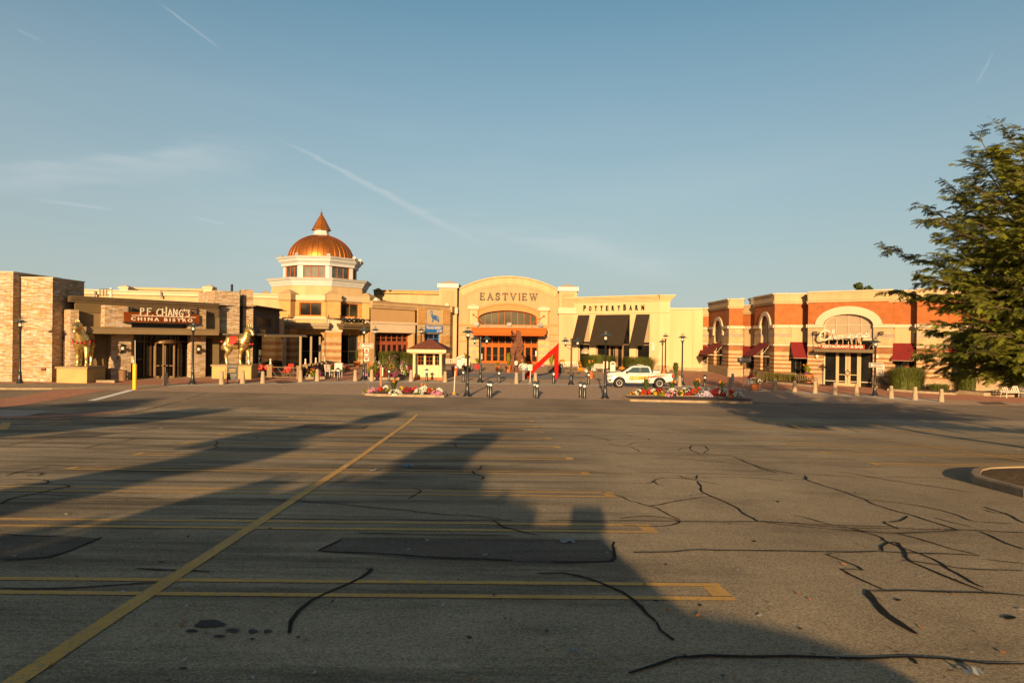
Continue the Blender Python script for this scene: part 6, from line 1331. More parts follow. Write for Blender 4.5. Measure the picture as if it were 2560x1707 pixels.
# ---------------------------------------------------------------- kiosk
q = G(1072, 949); t = thing('kiosk', 'small cream plaza kiosk with hipped red brown roof, two front columns and panes', 'kiosk', q, R(-4)); dk = q.y/F; KC = M('kiosk cream', (.86, .76, .50), .7, var=.04, k=.5)
W2 = 33*dk; D2 = 2*W2*.8; hb = 34*dk; ht = 66*dk
mb = MB(); mb.box(-W2, W2, 0, D2, .22, hb); mb.box(-W2-.06, W2+.06, -.06, D2+.06, hb, hb+.08); mb.box(-W2, W2, 0, D2, ht, ht+.1)
for x in (-W2, -.33*W2-.07, .3*W2, W2-.16): mb.box(x, x+.16, 0, .14, hb+.08, ht)
for x in (-W2, W2-.14): mb.box(x, x+.14, D2-.14, D2, hb+.08, ht)
for y in (.33*D2, .66*D2): mb.box(W2-.12, W2, y, y+.12, hb+.08, ht); mb.box(-W2, -W2+.12, y, y+.12, hb+.08, ht)
mb.build('cabin', KC, t); mb = MB(); mb.box(-W2+.03, W2-.03, .03, D2-.03, 0, .22); mb.build('brick_base', M('kiosk brick', (.40, .16, .08), .9, var=.25, scale=8), t)
mb = MB()
for i in range(-4, 5): mb.box(i*W2*.23-.012, i*W2*.23+.012, -.012, .0, .24, hb-.02)
mb.box(.0, W2*.3, -.03, -.013, hb*.45, hb*.9); mb.build('panelling', KC, t)
mb = MB(); mb.box(-W2+.1, W2-.1, .06, .08, hb+.08, ht); mb.box(W2-.08, W2-.06, .1, D2-.1, hb+.08, ht); mb.box(-W2+.06, -W2+.08, .1, D2-.1, hb+.08, ht); mb.box(-W2+.1, W2-.1, D2-.08, D2-.06, hb+.08, ht); gl_ = mb.build('window_glass', GLASS, t)
mb = MB()
for x0, x1 in ((-W2+.16, -.33*W2-.07), (-.33*W2+.09, .3*W2), (.3*W2+.16, W2-.16)):
    z0, z1 = hb+.08, hb+.08+(ht-hb)*.66
    for a in (x0, (x0+x1)/2-.0125, x1-.025): mb.box(a, a+.025, .02, .055, z0, z1)
    for z in (z0, (z0+z1)/2, z1): mb.box(x0, x1, .018, .052, z, z+.025)
o = mb.build('muntins', TERRA, None); o.parent = gl_
for s in (-1, 1):
    mb = MB(); x = s*(W2+.0); y = -.75; mb.box(x-.24, x+.24, y-.24, y+.24, 0, .26); cbs = mb.build('column_base', M('column brick', (.42, .20, .10), .9, var=.3, scale=9), t); mb = MB(); mb.lathe([(.22, .26), (.22, .36), (.16, .5), (.14, .9), (.12, ht-.12), (.17, ht-.08), (.17, ht)], (x, y, 0), 14); mb.build('column', KC, t, True)
x0, x1, y0, y1 = -W2-.55, W2+.55, -1.25, D2+.45; mb = MB(); mb.box(x0, x1, y0, y1, ht+.08, ht+.36); mb.box(x0+.2, x1-.2, y0+.2, y1-.2, ht+.0, ht+.08); mb.build('eaves', KC, t)
zr_ = ht+.36+26*dk; mb = MB(); ym = (y0+y1)/2; mb.add([(x0-.05, y0-.05, ht+.361), (x1+.05, y0-.05, ht+.361), (x1+.05, y1+.05, ht+.361), (x0-.05, y1+.05, ht+.361), (-.1, ym, zr_), (.1, ym, zr_)], [(0, 1, 5, 4), (1, 2, 5), (2, 3, 4, 5), (3, 0, 4), (3, 2, 1, 0)]); mb.build('roof', M('red brown shingles', (.13, .045, .032), .95, var=.3, scale=7, k=.9, spec=.08), t)
# ---------------------------------------------------------------- sculptures
q = G(1300, 944); A0 = G(1388, 946.5); dd_ = A0.y/F; t = thing('red_sculpture', 'tall bright red angular steel sculpture like a leaning numeral, on the grey disc', 'sculpture', A0)
X = lambda px: (px-1388)*dd_; Zs = lambda py: (946.5-py)*dd_
pts = [(X(1386), 0, 0), (X(1395), 0, 0), (X(1395.8), 0, Zs(857)), (X(1301), 0, Zs(943)), (X(1318), 0, Zs(943)), (X(1385), 0, Zs(881))]
def plate(mb, pl, y0, y1): mb.prism([(x, 0, z) for x, z in pl], (0, y0, 0), (0, y1, 0))
mb = MB(); plate(mb, [(X(1386), 0), (X(1395), 0), (X(1395.8), Zs(857)), (X(1385), Zs(868))], -.3, .3); mb.build('upright', RED, t)
mb = MB(); plate(mb, [(X(1301), -.02), (X(1318), -.02), (X(1384.95), Zs(882)), (X(1384.95), Zs(868.1))], -.28, .28); mb.build('slanting_beam', RED, t)
q = G(1292, 930); dd_ = q.y/F; t = thing('rusty_sculpture', 'tall rusted steel sculpture of twisted plates and folded tubes before the entrance doors', 'sculpture', q); X = lambda px: (px-1292)*dd_; Zs = lambda py: (930-py)*dd_
rs = random.Random(8)
for nm, pl, y0, y1, rt in (('leg_plate', [(1271, 930), (1284, 930), (1286, 880), (1300, 852), (1302, 838), (1290, 850), (1277, 865)], -.7, -.2, 0), ('spine', [(1287, 932), (1301, 932), (1301, 850), (1300, 828), (1290, 825)], -.35, .25, .1), ('side_plate', [(1300, 928), (1309, 930), (1311, 900), (1303, 885), (1309, 868), (1302, 845), (1298, 880)], -.1, .6, -.15), ('crown_plate', [(1283, 862), (1298, 868), (1306, 862), (1300, 842), (1288, 838)], -.6, .5, .2)):
    mb = MB(); plate(mb, [(X(a), Zs(b)) for a, b in pl], y0, y1); o = mb.build(nm, RUST, t); o.rotation_euler = (0, 0, rt)
mb = MB()
for k in range(9):
    a0 = rs.random()*6; z0 = .4+k*.42; x0 = X(1290+rs.uniform(-8, 12)); pts = [Vector((x0+.42*math.cos(a0+j*.6), .45*math.sin(a0+j*.6), z0+j*.12)) for j in range(7)]; mb.tube(pts, .11, 7)
mb.build('folded_tubes', RUST, t, True)
for y0, y1, x0, x1, z in ((-1.1, .9, 1266, 1318, 0),): mb = MB(); mb.box(X(x0), X(x1), y0, y1, 0, .1); mb.build('base_plate', RUST, t)
# ---------------------------------------------------------------- benches and chairs
def bench(label, x, y, rz, m, w=1.5, armh=.62):
    t = thing('bench', label, 'bench', put(x, y, .01), rz, 'plaza benches'); mb = MB()
    for k in range(9): xx = -w/2+.08+k*(w-.16)/8; mb.hexa([(xx-.05, -.02, .44), (xx+.05, -.02, .44), (xx+.05, .03, .44), (xx-.05, .03, .44), (xx-.05, .16, .9), (xx+.05, .16, .9), (xx+.05, .2, .9), (xx-.05, .2, .9)])
    mb.box(-w/2, w/2, .155, .205, .86, .92); mb.build('backrest', m, t)
    mb = MB()
    for k in range(5): mb.box(-w/2, w/2, -.48+k*.1, -.41+k*.1, .42, .45)
    mb.build('seat', m, t)
    for s in (-1, 1):
        x_ = s*w/2; mb = MB(); mb.tube([(x_, -.48, 0), (x_, -.46, .42), (x_, -.42, armh), (x_, -.1, armh+.06), (x_, .14, armh)], .028, 6); mb.tube([(x_, .1, 0), (x_, .0, .42), (x_, .18, .9)], .028, 6); mb.build('leg', m, t, True)
    return t
bench('white slatted bench between the kiosk and the white trash receptacles', 1120, 917, R(25), WPAINT, 1.9); bench('white bench right of the red sculpture, before orange flowers', 1423, 925, R(0), WPAINT, 2.0); bench('white bench at a slant by the left grass mound, left of the pickup', 1499, 930.5, R(-38), WPAINT, 1.5)
bench('white slatted bench under the tree at the right edge', 2526, 994.5, R(12), WPAINT, 1.75); bench('dark curved bench in front of a potted plant, left of the grill door', 2013, 962, R(10), BRONZE, 1.9); bench('dark curved bench in front of a potted plant, right of the grill door', 2205, 971.5, R(-20), BRONZE, 1.6)
def chair(label, x, y, rz, m, fm, grp, z=0):
    t = thing('chair', label, 'chair', put(x, y, .01), rz, grp); mb = MB(); mb.box(-.24, .24, -.24, .22, .43, .47); mb.build('seat', m, t); mb = MB(); mb.hexa([(-.23, .2, .5), (.23, .2, .5), (.23, .24, .5), (-.23, .24, .5), (-.23, .3, .92), (.23, .3, .92), (.23, .34, .92), (-.23, .34, .92)]); mb.build('backrest', m, t)
    for a, b in ((-1, -1), (1, -1), (-1, 1), (1, 1)): mb = MB(); mb.tube([(a*.22, b*.2, 0), (a*.22, b*.2, .43 if b < 0 else .9)], .016, 5); mb.build('leg', fm, t)
    return t
w1 = chair('white slatted patio chair turned aside, behind the pink flowers', 824, 944, R(60), WPAINT, WPAINT, 'white patio chairs'); w1.scale = (1.25,)*3
w1 = chair('white slatted patio chair, wider one beside the black path light', 842, 943, R(-10), WPAINT, WPAINT, 'white patio chairs'); w1.scale = (1.6, 1.3, 1.35)
REDC = M('red chair fabric', (.70, .02, .015), .7, k=.8)
RC_ = [(629, 939, 80, 'red patio chair at the far left of the patio'), (640, 935, 170, 'red patio chair behind the first pillar, seat to the rear'), (650, 938, 10, 'red patio chair left of the first square pillar'), (663, 938, 190, 'red patio chair directly right of the first square pillar'), (686, 943, 60, 'red patio chair facing the white table top'), (704, 941, -70, 'red patio chair left of the round table'), (716, 943, -20, 'red patio chair in front of the tall patio post'), (738, 939, 100, 'red patio chair rightmost, behind the second pillar'), (727, 934, 200, 'red patio chair at the rear of the patio')]
pc = chair('', 686, 943, 0, REDC, CANOPYM, 'red patio chairs')
for x, y, a, l in RC_: place(pc, put(x, y, .01), R(a), l)
for x, y, l in ((724, 941, 'pale round patio table between red chairs'), (645, 937, 'dark round patio table at the left of the patio')):
    t = thing('patio_table', l, 'table', put(x, y), 0, 'patio tables'); mb = MB(); mb.lathe([(.42, .72), (.44, .74), (.42, .76)], n=16); mb.build('table_top', FROST if x > 700 else BRONZE, t); mb = MB(); mb.lathe([(.25, 0), (.22, .04), (.04, .06), (.04, .72)], n=8); mb.build('pedestal', BLACK, t)
# patio pillars, rail with white tapered lanterns
PI = M('patio pillar stucco', (.30, .24, .14), .9, var=.08)
pp = thing('patio_pillar', '', 'pillar', group='square patio pillars'); mb = MB(); mb.box(-.2, .2, -.2, .2, 0, 1.05); mb.build('shaft', PI, pp); mb = MB(); mb.box(-.24, .24, -.24, .24, 1.05, 1.14); mb.build('cap', PI, pp)
PPS = [(674, 945, 'square patio pillar with a stub post, left of the red chairs'), (748, 948, 'square patio pillar carrying the tall canopy post'), (763, 944, 'square patio pillar, second along the receding rail'), (777, 941, 'square patio pillar, third along the receding rail'), (789, 939, 'square patio pillar, fourth along the receding rail'), (800, 937, 'square patio pillar, fifth along the receding rail'), (811, 935, 'square patio pillar, last along the receding rail')]
for x, y, l in PPS: place(pp, put(x, y), R(10), l)
lt = thing('patio_lantern', '', 'lantern', group='white tapered lanterns on the patio pillars'); mb = MB(); mb.lathe([(.1, 0), (.09, .1), (.06, .3), (.08, .46), (.05, .5)], n=8); mb.build('shade', WPAINT, lt, True); mb = MB(); mb.lathe([(.12, 0), (.12, .03), (.05, .04)], n=8); mb.build('foot', BLACK, lt)
for x, y, l in ((763, 944, 'white lantern on the second pillar of the receding rail'), (789, 939, 'white lantern on the fourth pillar of the receding rail'), (811, 935, 'white lantern on the last pillar of the receding rail'), (675.5, 944.6, 'white lantern on the pillar left of the red chairs')): place(lt, put(x, y, 1.14), 0, l)
ends = [(620, 944), (674, 945), (748, 948), (763, 944), (777, 941), (789, 939), (800, 937), (811, 935)]
for i, (a, b) in enumerate(zip(ends, ends[1:])):
    A_, B_ = put(*a), put(*b); d = (B_-A_); t = thing('patio_railing', ['patio railing section at the far left before red chairs', 'patio railing section between the two square pillars', 'short railing section behind the bollard', 'railing section with dark cover, second in the receding row', 'railing section with dark cover, third in the receding row', 'railing section with dark cover, fourth in the receding row', 'railing section with dark cover, last in the receding row'][i], 'railing', A_, 0, 'patio railing sections'); mb = MB()
    for z in (.12, .95): mb.tube([(0, 0, z), (d.x, d.y, d.z+z)], .03, 6)
    if i < 2:
        for k in range(4): mb.tube([Vector((0, 0, .95))+d*(k/4), Vector((0, 0, .12))+d*((k+1)/4)], .015, 5)
    mb.build('rail', CANOPYM, t)
    if i > 1: mb = MB(); n_ = Vector((d.y, -d.x, 0)).normalized()*.02; u_ = Vector((0, 0, 1)); mb.hexa([n_+u_*.15, d+n_+u_*.15, d-n_+u_*.15, -n_+u_*.15, n_+u_*.93, d+n_+u_*.93, d-n_+u_*.93, -n_+u_*.93]); mb.build('screen', BLACK, t)
# ================================================================ VEGETATION
def leafmat(name, c, var=.35, scale=3, tr=.25):
    m = M(name, c, .65, var=var, scale=scale, spec=.2, k=1); t = m.node_tree; b = t.nodes['Principled BSDF']; o = [n for n in t.nodes if n.type == 'OUTPUT_MATERIAL'][0]
    tl = N(t, 'ShaderNodeBsdfTranslucent'); mx = N(t, 'ShaderNodeMixShader'); mx.inputs[0].default_value = tr
    src = b.inputs['Base Color'].links[0].from_socket; lnk(t, src, tl.inputs[0]); lnk(t, b.outputs[0], mx.inputs[1]); lnk(t, tl.outputs[0], mx.inputs[2]); lnk(t, mx.outputs[0], o.inputs[0]); return m
GR = leafmat('ornamental grass', (.085, .095, .018), .4, 5); GR2 = leafmat('tan grass', (.16, .13, .035), .35, 5)
LF = leafmat('bed leaves', (.055, .075, .012), .4, 8); LFY = leafmat('yellow green leaves', (.17, .17, .015), .3, 8); LFR = leafmat('bronze leaves', (.13, .035, .012), .5, 8)
LOC = leafmat('locust leaves', (.115, .122, .014), .6, 1.3, .3); TRK = M('bark', (.09, .06, .04), .95, var=.4, scale=8, bump=.9, bscale=14, k=1)
PET = {n: M(n+' petals', c, .7, var=.15, scale=10, k=1, spec=.15) for n, c in dict(white=(.50, .48, .42), pink=(.46, .15, .26), red=(.42, .012, .01), crimson=(.20, .008, .02), yellow=(.50, .30, .01), orange=(.50, .16, .01), purple=(.22, .03, .12), lilac=(.40, .33, .42), mauve=(.30, .12, .18)).items()}
def quad(mb, c, n, up, w, h, mi=0):
    n = n.normalized(); a = up.cross(n)
    if a.length < .05: a = Vector((1, 0, 0)).cross(n)
    a.normalize(); b = n.cross(a); mb.add([c-a*w-b*h, c+a*w-b*h, c+a*w*.7+b*h, c-a*w*.7+b*h], [(0, 1, 2, 3)], mi)
def rdir(r): z = r.uniform(-1, 1); a = r.uniform(0, 6.283); s = math.sqrt(1-z*z); return Vector((s*math.cos(a), s*math.sin(a), z))
def grass(label, x, y, w, h, dpt=None, n=900, m=GR, seed=1, name='grass_clump', cat='ornamental grass', loc=None, strip=None):
    """arching blades rising from several crowns"""
    r = random.Random(seed); q = loc or put(x, y); t = thing(name, label, cat, q, 0, 'ornamental grass clumps'); mb = MB(); dpt = dpt or w*.7
    for k in range(n):
        if strip: a, b = strip[0]-q, strip[1]-q; f_ = r.random(); base = a+(b-a)*f_+Vector((r.gauss(0, dpt*.25), r.gauss(0, dpt*.25), 0)); ctr = a+(b-a)*f_; dr = Vector((r.gauss(0, 1), r.gauss(0, 1), 0)).normalized()*r.uniform(.1, .9)
        else:
            al = r.uniform(0, 6.283); rr = math.sqrt(r.random()); base = Vector((w*.38*rr*math.cos(al), dpt*.38*rr*math.sin(al), 0)); dr = Vector((math.cos(al), math.sin(al), 0))*r.uniform(.2, 1)
        base.z = g(q.x+base.x, q.y+base.y)-q.z
        hh = h*r.uniform(.65, 1.08); sp = w*.16*r.uniform(.3, 1.4) if not strip else dpt*.5; wd = r.uniform(.008, .018); sd_ = Vector((-dr.y, dr.x, 0)).normalized()*wd if dr.length > .01 else Vector((wd, 0, 0))
        p = [base, base+Vector((0, 0, hh*.55))+dr*sp*.35, base+Vector((0, 0, hh*.9))+dr*sp*.95, base+Vector((0, 0, hh*r.uniform(.72, 1.0)))+dr*sp*1.7]
        vs = []
        for i, c in enumerate(p): s_ = sd_*(1, .95, .7, .08)[i]; vs += [c-s_, c+s_]
        mb.add(vs, [(0, 1, 3, 2), (2, 3, 5, 4), (4, 5, 7, 6)])
    mb.build('blades', m, t); return t
def flowers(label, x, y, w, h, petal, leaf=None, n=170, seed=0, loc=None, dpt=None, ps=.035, tall=0, grp='flower clumps in the plaza beds', name='flower_clump', nl=220):
    r = random.Random(seed*7+3); q = loc or put(x, y, .08); t = thing(name, label, 'flowers', q, 0, grp); dpt = dpt or w
    lf = MB(); pt = MB()
    for k in range(nl):
        d = rdir(r); d.z = abs(d.z); rr = r.uniform(.45, .98); c = Vector((d.x*w/2*rr, d.y*dpt/2*rr, d.z*h*rr*.92)); quad(lf, c, d+rdir(r)*.8, rdir(r), r.uniform(.02, .045), r.uniform(.03, .07))
        if tall and k % 2: lf.add([c*0+Vector((c.x*.5, c.y*.5, 0)), Vector((c.x*.5+.012, c.y*.5, 0)), c+Vector((0, 0, .0))], [(0, 1, 2)])
    cl = [rdir(r) for _ in range(max(6, n//9))]
    for k in range(n):
        d = (cl[k % len(cl)]+rdir(r)*.33).normalized(); d.z = abs(d.z)*(.9 if not tall else 1); rr = r.uniform(.93, 1.08); c = Vector((d.x*w/2*rr, d.y*dpt/2*rr, d.z*h*rr))
        nn = (d+Vector((0, -.5, .25))+rdir(r)*.35).normalized(); s = ps*r.uniform(.7, 1.2); a = nn.cross(Vector((0, 0, 1))).normalized(); b = nn.cross(a)
        pt.add([c+(a*math.cos(j*1.2566)+b*math.sin(j*1.2566))*s+nn*.003 for j in range(5)], [(0, 1, 2, 3, 4)])
    lf.build('foliage', leaf or LF, t); pt.build('blossoms', PET[petal], t); return t
def canna(label, x, y, h, w, col='orange', leaf=None, seed=0, loc=None, name='canna_plant', n=26):
    r = random.Random(seed+50); q = loc or put(x, y, .05); t = thing(name, label, 'plant', q, 0, 'broad leaved canna plants'); mb = MB(); fl = MB()
    for k in range(n):
        a = r.uniform(0, 6.283); ln = h*r.uniform(.6, .95); z0 = r.uniform(0, h*.35); lean = r.uniform(.15, .9)*w*.5; wd = h*r.uniform(.05, .085); d = Vector((math.cos(a), math.sin(a), 0)); s = Vector((-d.y, d.x, 0))
        p = [Vector((0, 0, z0))+d*.03, Vector((0, 0, z0+ln*.4))+d*lean*.35, Vector((0, 0, min(h, z0+ln*.75)))+d*lean*.75, Vector((0, 0, min(h*1.02, z0+ln*.85)))+d*lean*1.2]
        ws = (.25, 1, .8, .05); vs = []
        for c, w_ in zip(p, ws): vs += [c-s*wd*w_, c+s*wd*w_]
        mb.add(vs, [(0, 1, 3, 2), (2, 3, 5, 4), (4, 5, 7, 6)])
    for k in range(3 if col else 0):
        c0 = Vector((r.uniform(-.3, .3)*w, r.uniform(-.2, .2)*w, h*r.uniform(.85, 1.1)))
        for j in range(10): quad(fl, c0+rdir(r)*.05, rdir(r)+Vector((0, -1, 0)), rdir(r), .035, .05)
        mb.tube([Vector((c0.x*.3, c0.y*.3, h*.3)), c0], .01, 4)
    mb.build('leaves', leaf or LF, t)
    if col: fl.build('blossoms', PET[col], t)
    return t
def bed(name, label, outline, h=.16, kw=.18, top=SOIL):
    o = kerbed('k', outline, h, KERB, top, kw, topname='soil'); o.name = name; tag(o, label, 'planting bed'); o.pop('kind', None) if 'kind' in o.keys() else None
    return o
PXY = lambda pl: [tuple(G(*p)[:2]) for p in pl]
def rbed(pl, ex=4): # subdivide outline
    w = PXY(pl); r = []
    for a, b in zip(w, w[1:]+w[:1]):
        for k in range(ex): r.append((a[0]+(b[0]-a[0])*k/ex, a[1]+(b[1]-a[1])*k/ex))
    return r
bed('flower_island', 'kerbed flower island at the road edge left of centre, in front of the kiosk', rbed([(904, 984.5), (912, 988.5), (940, 990.5), (1110, 994), (1117, 992), (1117, 987), (1100, 984), (1000, 980), (915, 979)]))
bed('flower_island', 'kerbed flower island at the road edge right of centre, beside the pickup', rbed([(1553, 997), (1575, 1003.5), (1700, 1006.5), (1880, 1009.5), (1886, 1007), (1882, 1002), (1800, 996), (1640, 993), (1560, 993.5)]))
bed('garden_bed', 'kerbed garden bed of tall orange flowers left of the kiosk', rbed([(906, 948), (940, 949.5), (1000, 949.5), (1018, 940), (1030, 925), (1030, 914), (940, 914), (912, 930)]), .22)
bed('patio_bed', 'small kerbed flower bed beside the patio railing and white chairs', rbed([(757, 946), (764, 949), (812, 948), (848, 936), (872, 928), (866, 924), (820, 926), (775, 936)]), .22)
bed('grass_bed', 'low kerbed grass bed against the striped wall left of the grill door', rbed([(1915, 957), (1960, 961), (2030, 968), (2048, 965), (2040, 959.5), (1990, 955), (1912, 951)]), .2)
bed('grass_bed', 'low kerbed grass bed against the striped wall right of the grill door', rbed([(2218, 977), (2300, 983), (2390, 988), (2400, 982), (2360, 974), (2230, 969)]), .2)
bed('grass_bed', 'kerbed grass bed beneath the tree at the far right', rbed([(2396, 984), (2460, 990), (2560, 994), (2700, 998), (2700, 975), (2560, 970), (2410, 970)]), .3)
bed('grass_bed', 'kerbed bed of round grass mounds before the awning storefront', rbed([(1425, 922), (1480, 925), (1545, 930), (1650, 931), (1650, 920), (1540, 914), (1430, 912)]), .18)
# flowers on the islands: (px, py, width m, height m, colour, leaf, words)
def mpx(px, py): return G(px, py).y/F
FL = [(930, 981, 14, 10, 'white', None, 'white flowers behind the pink ones, left end of the left island'), (932, 986, 26, 14, 'pink', None, 'pink petunias at the left end of the left flower island'), (951, 984, 16, 15, 'red', None, 'scarlet flowers right of the pink petunias, left island'),
      (965, 981, 16, 16, 'white', None, 'small white flowers at the foot of the left canna plant'), (988, 990, 34, 15, 'white', None, 'large white flower mound in the middle of the left island'), (1003, 980, 12, 12, 'yellow', None, 'yellow and green flowers right of the left canna plant'),
      (1018, 987, 24, 18, 'crimson', LFR, 'dark crimson bronze leaved flowers, middle of the left island'), (1037, 982, 14, 14, 'red', None, 'bright red flowers behind the crimson ones, left island'), (1046, 991, 26, 18, 'white', None, 'white flowers with green leaves right of middle, left island'),
      (1060, 984, 22, 18, 'white', LFY, 'tall white flowers behind, right part of the left island'), (1072, 987, 14, 15, 'red', None, 'scarlet flowers before yellow ones, right part of the left island'), (1083, 983, 16, 11, 'yellow', None, 'yellow flowers behind the right pink petunias, left island'),
      (1091, 991, 30, 14, 'pink', None, 'pink petunias at the right end of the left flower island'), (1098, 985, 18, 13, 'white', None, 'white flowers behind, right end of the left island'),
      (1582, 991, 14, 10, 'orange', None, 'orange flowers at the left end of the right island'), (1597, 989, 20, 14, 'white', None, 'white flowers left of the first canna plant, right island'), (1609, 990, 14, 14, 'red', None, 'scarlet flowers below the first canna plant, right island'), (1622, 989, 12, 14, 'red', LFR, 'red flowers right of the first canna plant, right island'),
      (1637, 992, 22, 12, 'yellow', None, 'yellow marigolds left of the green mound, right island'), (1633, 982, 14, 8, 'white', None, 'white flowers behind the yellow marigolds, right island'), (1650, 986, 26, 14, 'crimson', LFR, 'dark crimson flowers behind the green mound, right island'), (1656, 996, 20, 16, 'yellow', LFY, 'round yellow green mound with few blossoms, right island'),
      (1679, 997, 32, 17, 'pink', None, 'large pink petunia mound in the right island'), (1681, 984, 24, 12, 'white', None, 'white flowers below the second canna plant, right island'), (1701, 992, 18, 14, 'yellow', None, 'yellow marigolds right of the pink mound'), (1714, 983, 20, 12, 'white', None, 'white flowers behind, middle of the right island'),
      (1720, 994, 20, 15, 'crimson', LFR, 'bronze leaved mound in the middle of the right island'), (1736, 988, 18, 16, 'red', None, 'scarlet flowers below the third canna plant, right island'), (1747, 982, 10, 12, 'red', None, 'red flowers right of the third canna plant'), (1760, 996, 40, 18, 'lilac', None, 'large pale lilac petunia mound in the right island'), (1763, 980, 18, 9, 'white', None, 'white flowers behind the lilac mound, right island'),
      (1785, 991, 22, 16, 'crimson', LFR, 'dark crimson plants right of the lilac mound'), (1797, 983, 16, 12, 'red', None, 'red flowers left of the fourth canna plant'), (1808, 991, 26, 18, 'white', None, 'white flowers over dark red ones, right part of the right island'), (1807, 995, 18, 12, 'crimson', None, 'dark red flowers in shade, right part of the right island'),
      (1828, 987, 16, 12, 'red', None, 'red flowers near the right end of the right island'), (1829, 996, 16, 8, 'orange', None, 'orange flowers near the right end of the right island'), (1846, 996, 30, 15, 'white', None, 'white flower mound at the right end of the right island')]
for i, (x, y, w, h, c, lf, l) in enumerate(FL):
    d = mpx(x, y); flowers(l, x, y, w*d, h*d*1.05, c, lf, int(60+w*h*.45) if c != 'yellow' else 60, i, ps=.034)
for i, (x, y, h, w, l) in enumerate(((985, 982, 30, 30, 'broad leaved canna with orange blossoms in the left island'), (1058, 979, 16, 18, 'low canna behind the white flowers, right part of the left island'), (1614, 984, 36, 28, 'first broad leaved canna in the right island, below the pickup sill'), (1680, 980, 26, 28, 'second canna in the right island, right of the pickup rear wheel'), (1741, 981, 32, 26, 'third canna with orange blossoms in the right island'), (1806, 981, 26, 24, 'fourth dark green canna in the right island'))):
    d = mpx(x, y); canna(l, x, y, h*d, w*d, 'orange', None, i, n=34)
for x, y, w, h, l in ((920, 983, 11, 9, 'small yellow green plant at the left tip of the left island'), (968, 985, 14, 12, 'yellow green plant below the left canna')):
    d = mpx(x, y); flowers(l, x, y, w*d, h*d, 'yellow', LFY, 14, int(x), nl=260)
# tall garden bed
d = mpx(960, 935)
for i, (x, y, w, h, c, l) in enumerate(((926, 944, 24, 34, 'orange', 'tall orange daisies at the left of the garden bed'), (940, 940, 26, 40, 'white', 'tall white daisies in the garden bed left of the marker post'), (975, 941, 34, 38, 'orange', 'tall orange daisies right of the marker post'), (982, 928, 50, 40, 'mauve', 'tall mauve blossoms at the back of the garden bed'), (1008, 930, 30, 26, 'mauve', 'mauve blossoms before the grass, right part of the garden bed'),
    (985, 946, 30, 26, 'purple', 'purple flowers at the front of the garden bed'), (1008, 942, 26, 28, 'white', 'white flowers at the right corner of the garden bed'), (958, 948, 30, 24, 'crimson', 'dark red foliage low in the middle of the garden bed'), (1021, 938, 12, 20, 'crimson', 'dark red foliage at the right corner of the garden bed'), (912, 946, 12, 14, 'pink', 'pink and red low flowers at the left tip of the garden bed'))):
    flowers(l, x, y, w*d, h*d, c, LFY if c in ('orange', 'white') else (LFR if c == 'crimson' else LF), 130, 100+i, tall=1, ps=.045, nl=420, dpt=w*d*.7)
grass('broad dark grass mass behind the tall flowers, left part', 960, 915, 4.6, 1.9, 2.4, 1500, GR, 1); grass('broad dark grass mass behind the tall flowers, right part beside the kiosk', 1008, 914, 4.4, 1.75, 2.4, 1500, GR, 2)
for i, (x, y, w, h, c, l) in enumerate(((790, 945, 30, 22, 'purple', 'pink purple flowers in the patio bed'), (778, 946, 26, 20, 'orange', 'orange tipped grasses and flowers in the patio bed'), (771, 947, 14, 8, 'white', 'low white flowers at the left of the patio bed'), (835, 930, 24, 22, 'pink', 'tall pink blossoms behind the white patio chairs'), (857, 930, 26, 20, 'pink', 'pink blossoms right of the white patio chairs'), (868, 928, 14, 14, 'red', 'small dark red flowers right end of the patio bed'))):
    flowers(l, x, y, w*d, h*d, c, LFY if c == 'orange' else LF, 110, 130+i, tall=1, ps=.04, nl=300)
# grass mounds before the store, clumps by the grill
grass('left round grass mound before the middle awning storefront', 1497, 921, 5.0, 1.75, 3.2, 2000, GR, 3); grass('right round grass mound behind the pickup cab', 1600, 926, 5.1, 1.75, 3.2, 2200, GR, 4)
grass('long tan grass strip at the foot of the striped wall, left of the grill door', 1950, 957, .9, 1.05, 1.0, 1500, GR2, 5, strip=(put(1912, 953.5), put(2010, 961)))
grass('tall grass clump right of the grill door and menu board', 2268, 978, 3.6, 2.2, 1.9, 2200, GR, 6); grass('low green plants right of the tall grass clump', 2345, 981, 2.4, .8, 1.6, 600, GR, 7)
grass('dark grass clump under the tree, left one', 2428, 982, 3.2, 1.9, 2.6, 1500, GR, 8); grass('dark grass clump under the tree, behind the white bench', 2490, 985, 3.6, 1.8, 2.6, 1500, GR, 9); grass('dark grass clump under the tree at the right edge', 2575, 984, 3.4, 1.9, 2.6, 1000, GR, 10)
# potted plants
def pot(label, x, y, r_, h, m=CLAY, grp='clay pots on the plaza', q=None):
    t = thing('plant_pot', label, 'plant pot', q or put(x, y, .01), 0, grp); mb = MB(); mb.lathe([(r_*.66, 0), (r_*.95, h*.86), (r_*1.08, h*.87), (r_*1.1, h), (r_*.98, h), (r_*.95, h*.93)], n=16); mb.build('pot', m, t, True); mb = MB(); mb.lathe([(r_*.94, h*.9), (r_*.9, h*.91)], n=12); mb.build('soil', SOIL, t); return t
def potted(label, plabel, x, y, r_, h, kind, c, pw, ph, seed=0, leaf=None, m=CLAY):
    q = put(x, y, .01); pot(label, x, y, r_, h, m, q=q); q2 = q+Vector((0, 0, h*.9))
    if kind == 'f': flowers(plabel, x, y, pw, ph, c, leaf, 150, seed, loc=q2, ps=.05, grp='plants in pots')
    else: canna(plabel, x, y, ph, pw, c, leaf, seed, loc=q2, n=30)
potted('clay pot left of the rusty sculpture, with low greens', 'low green plant in the left clay pot before the orange doors', 1244.3, 929, .33, .62, 'c', None, .8, .5, 1, LFY)
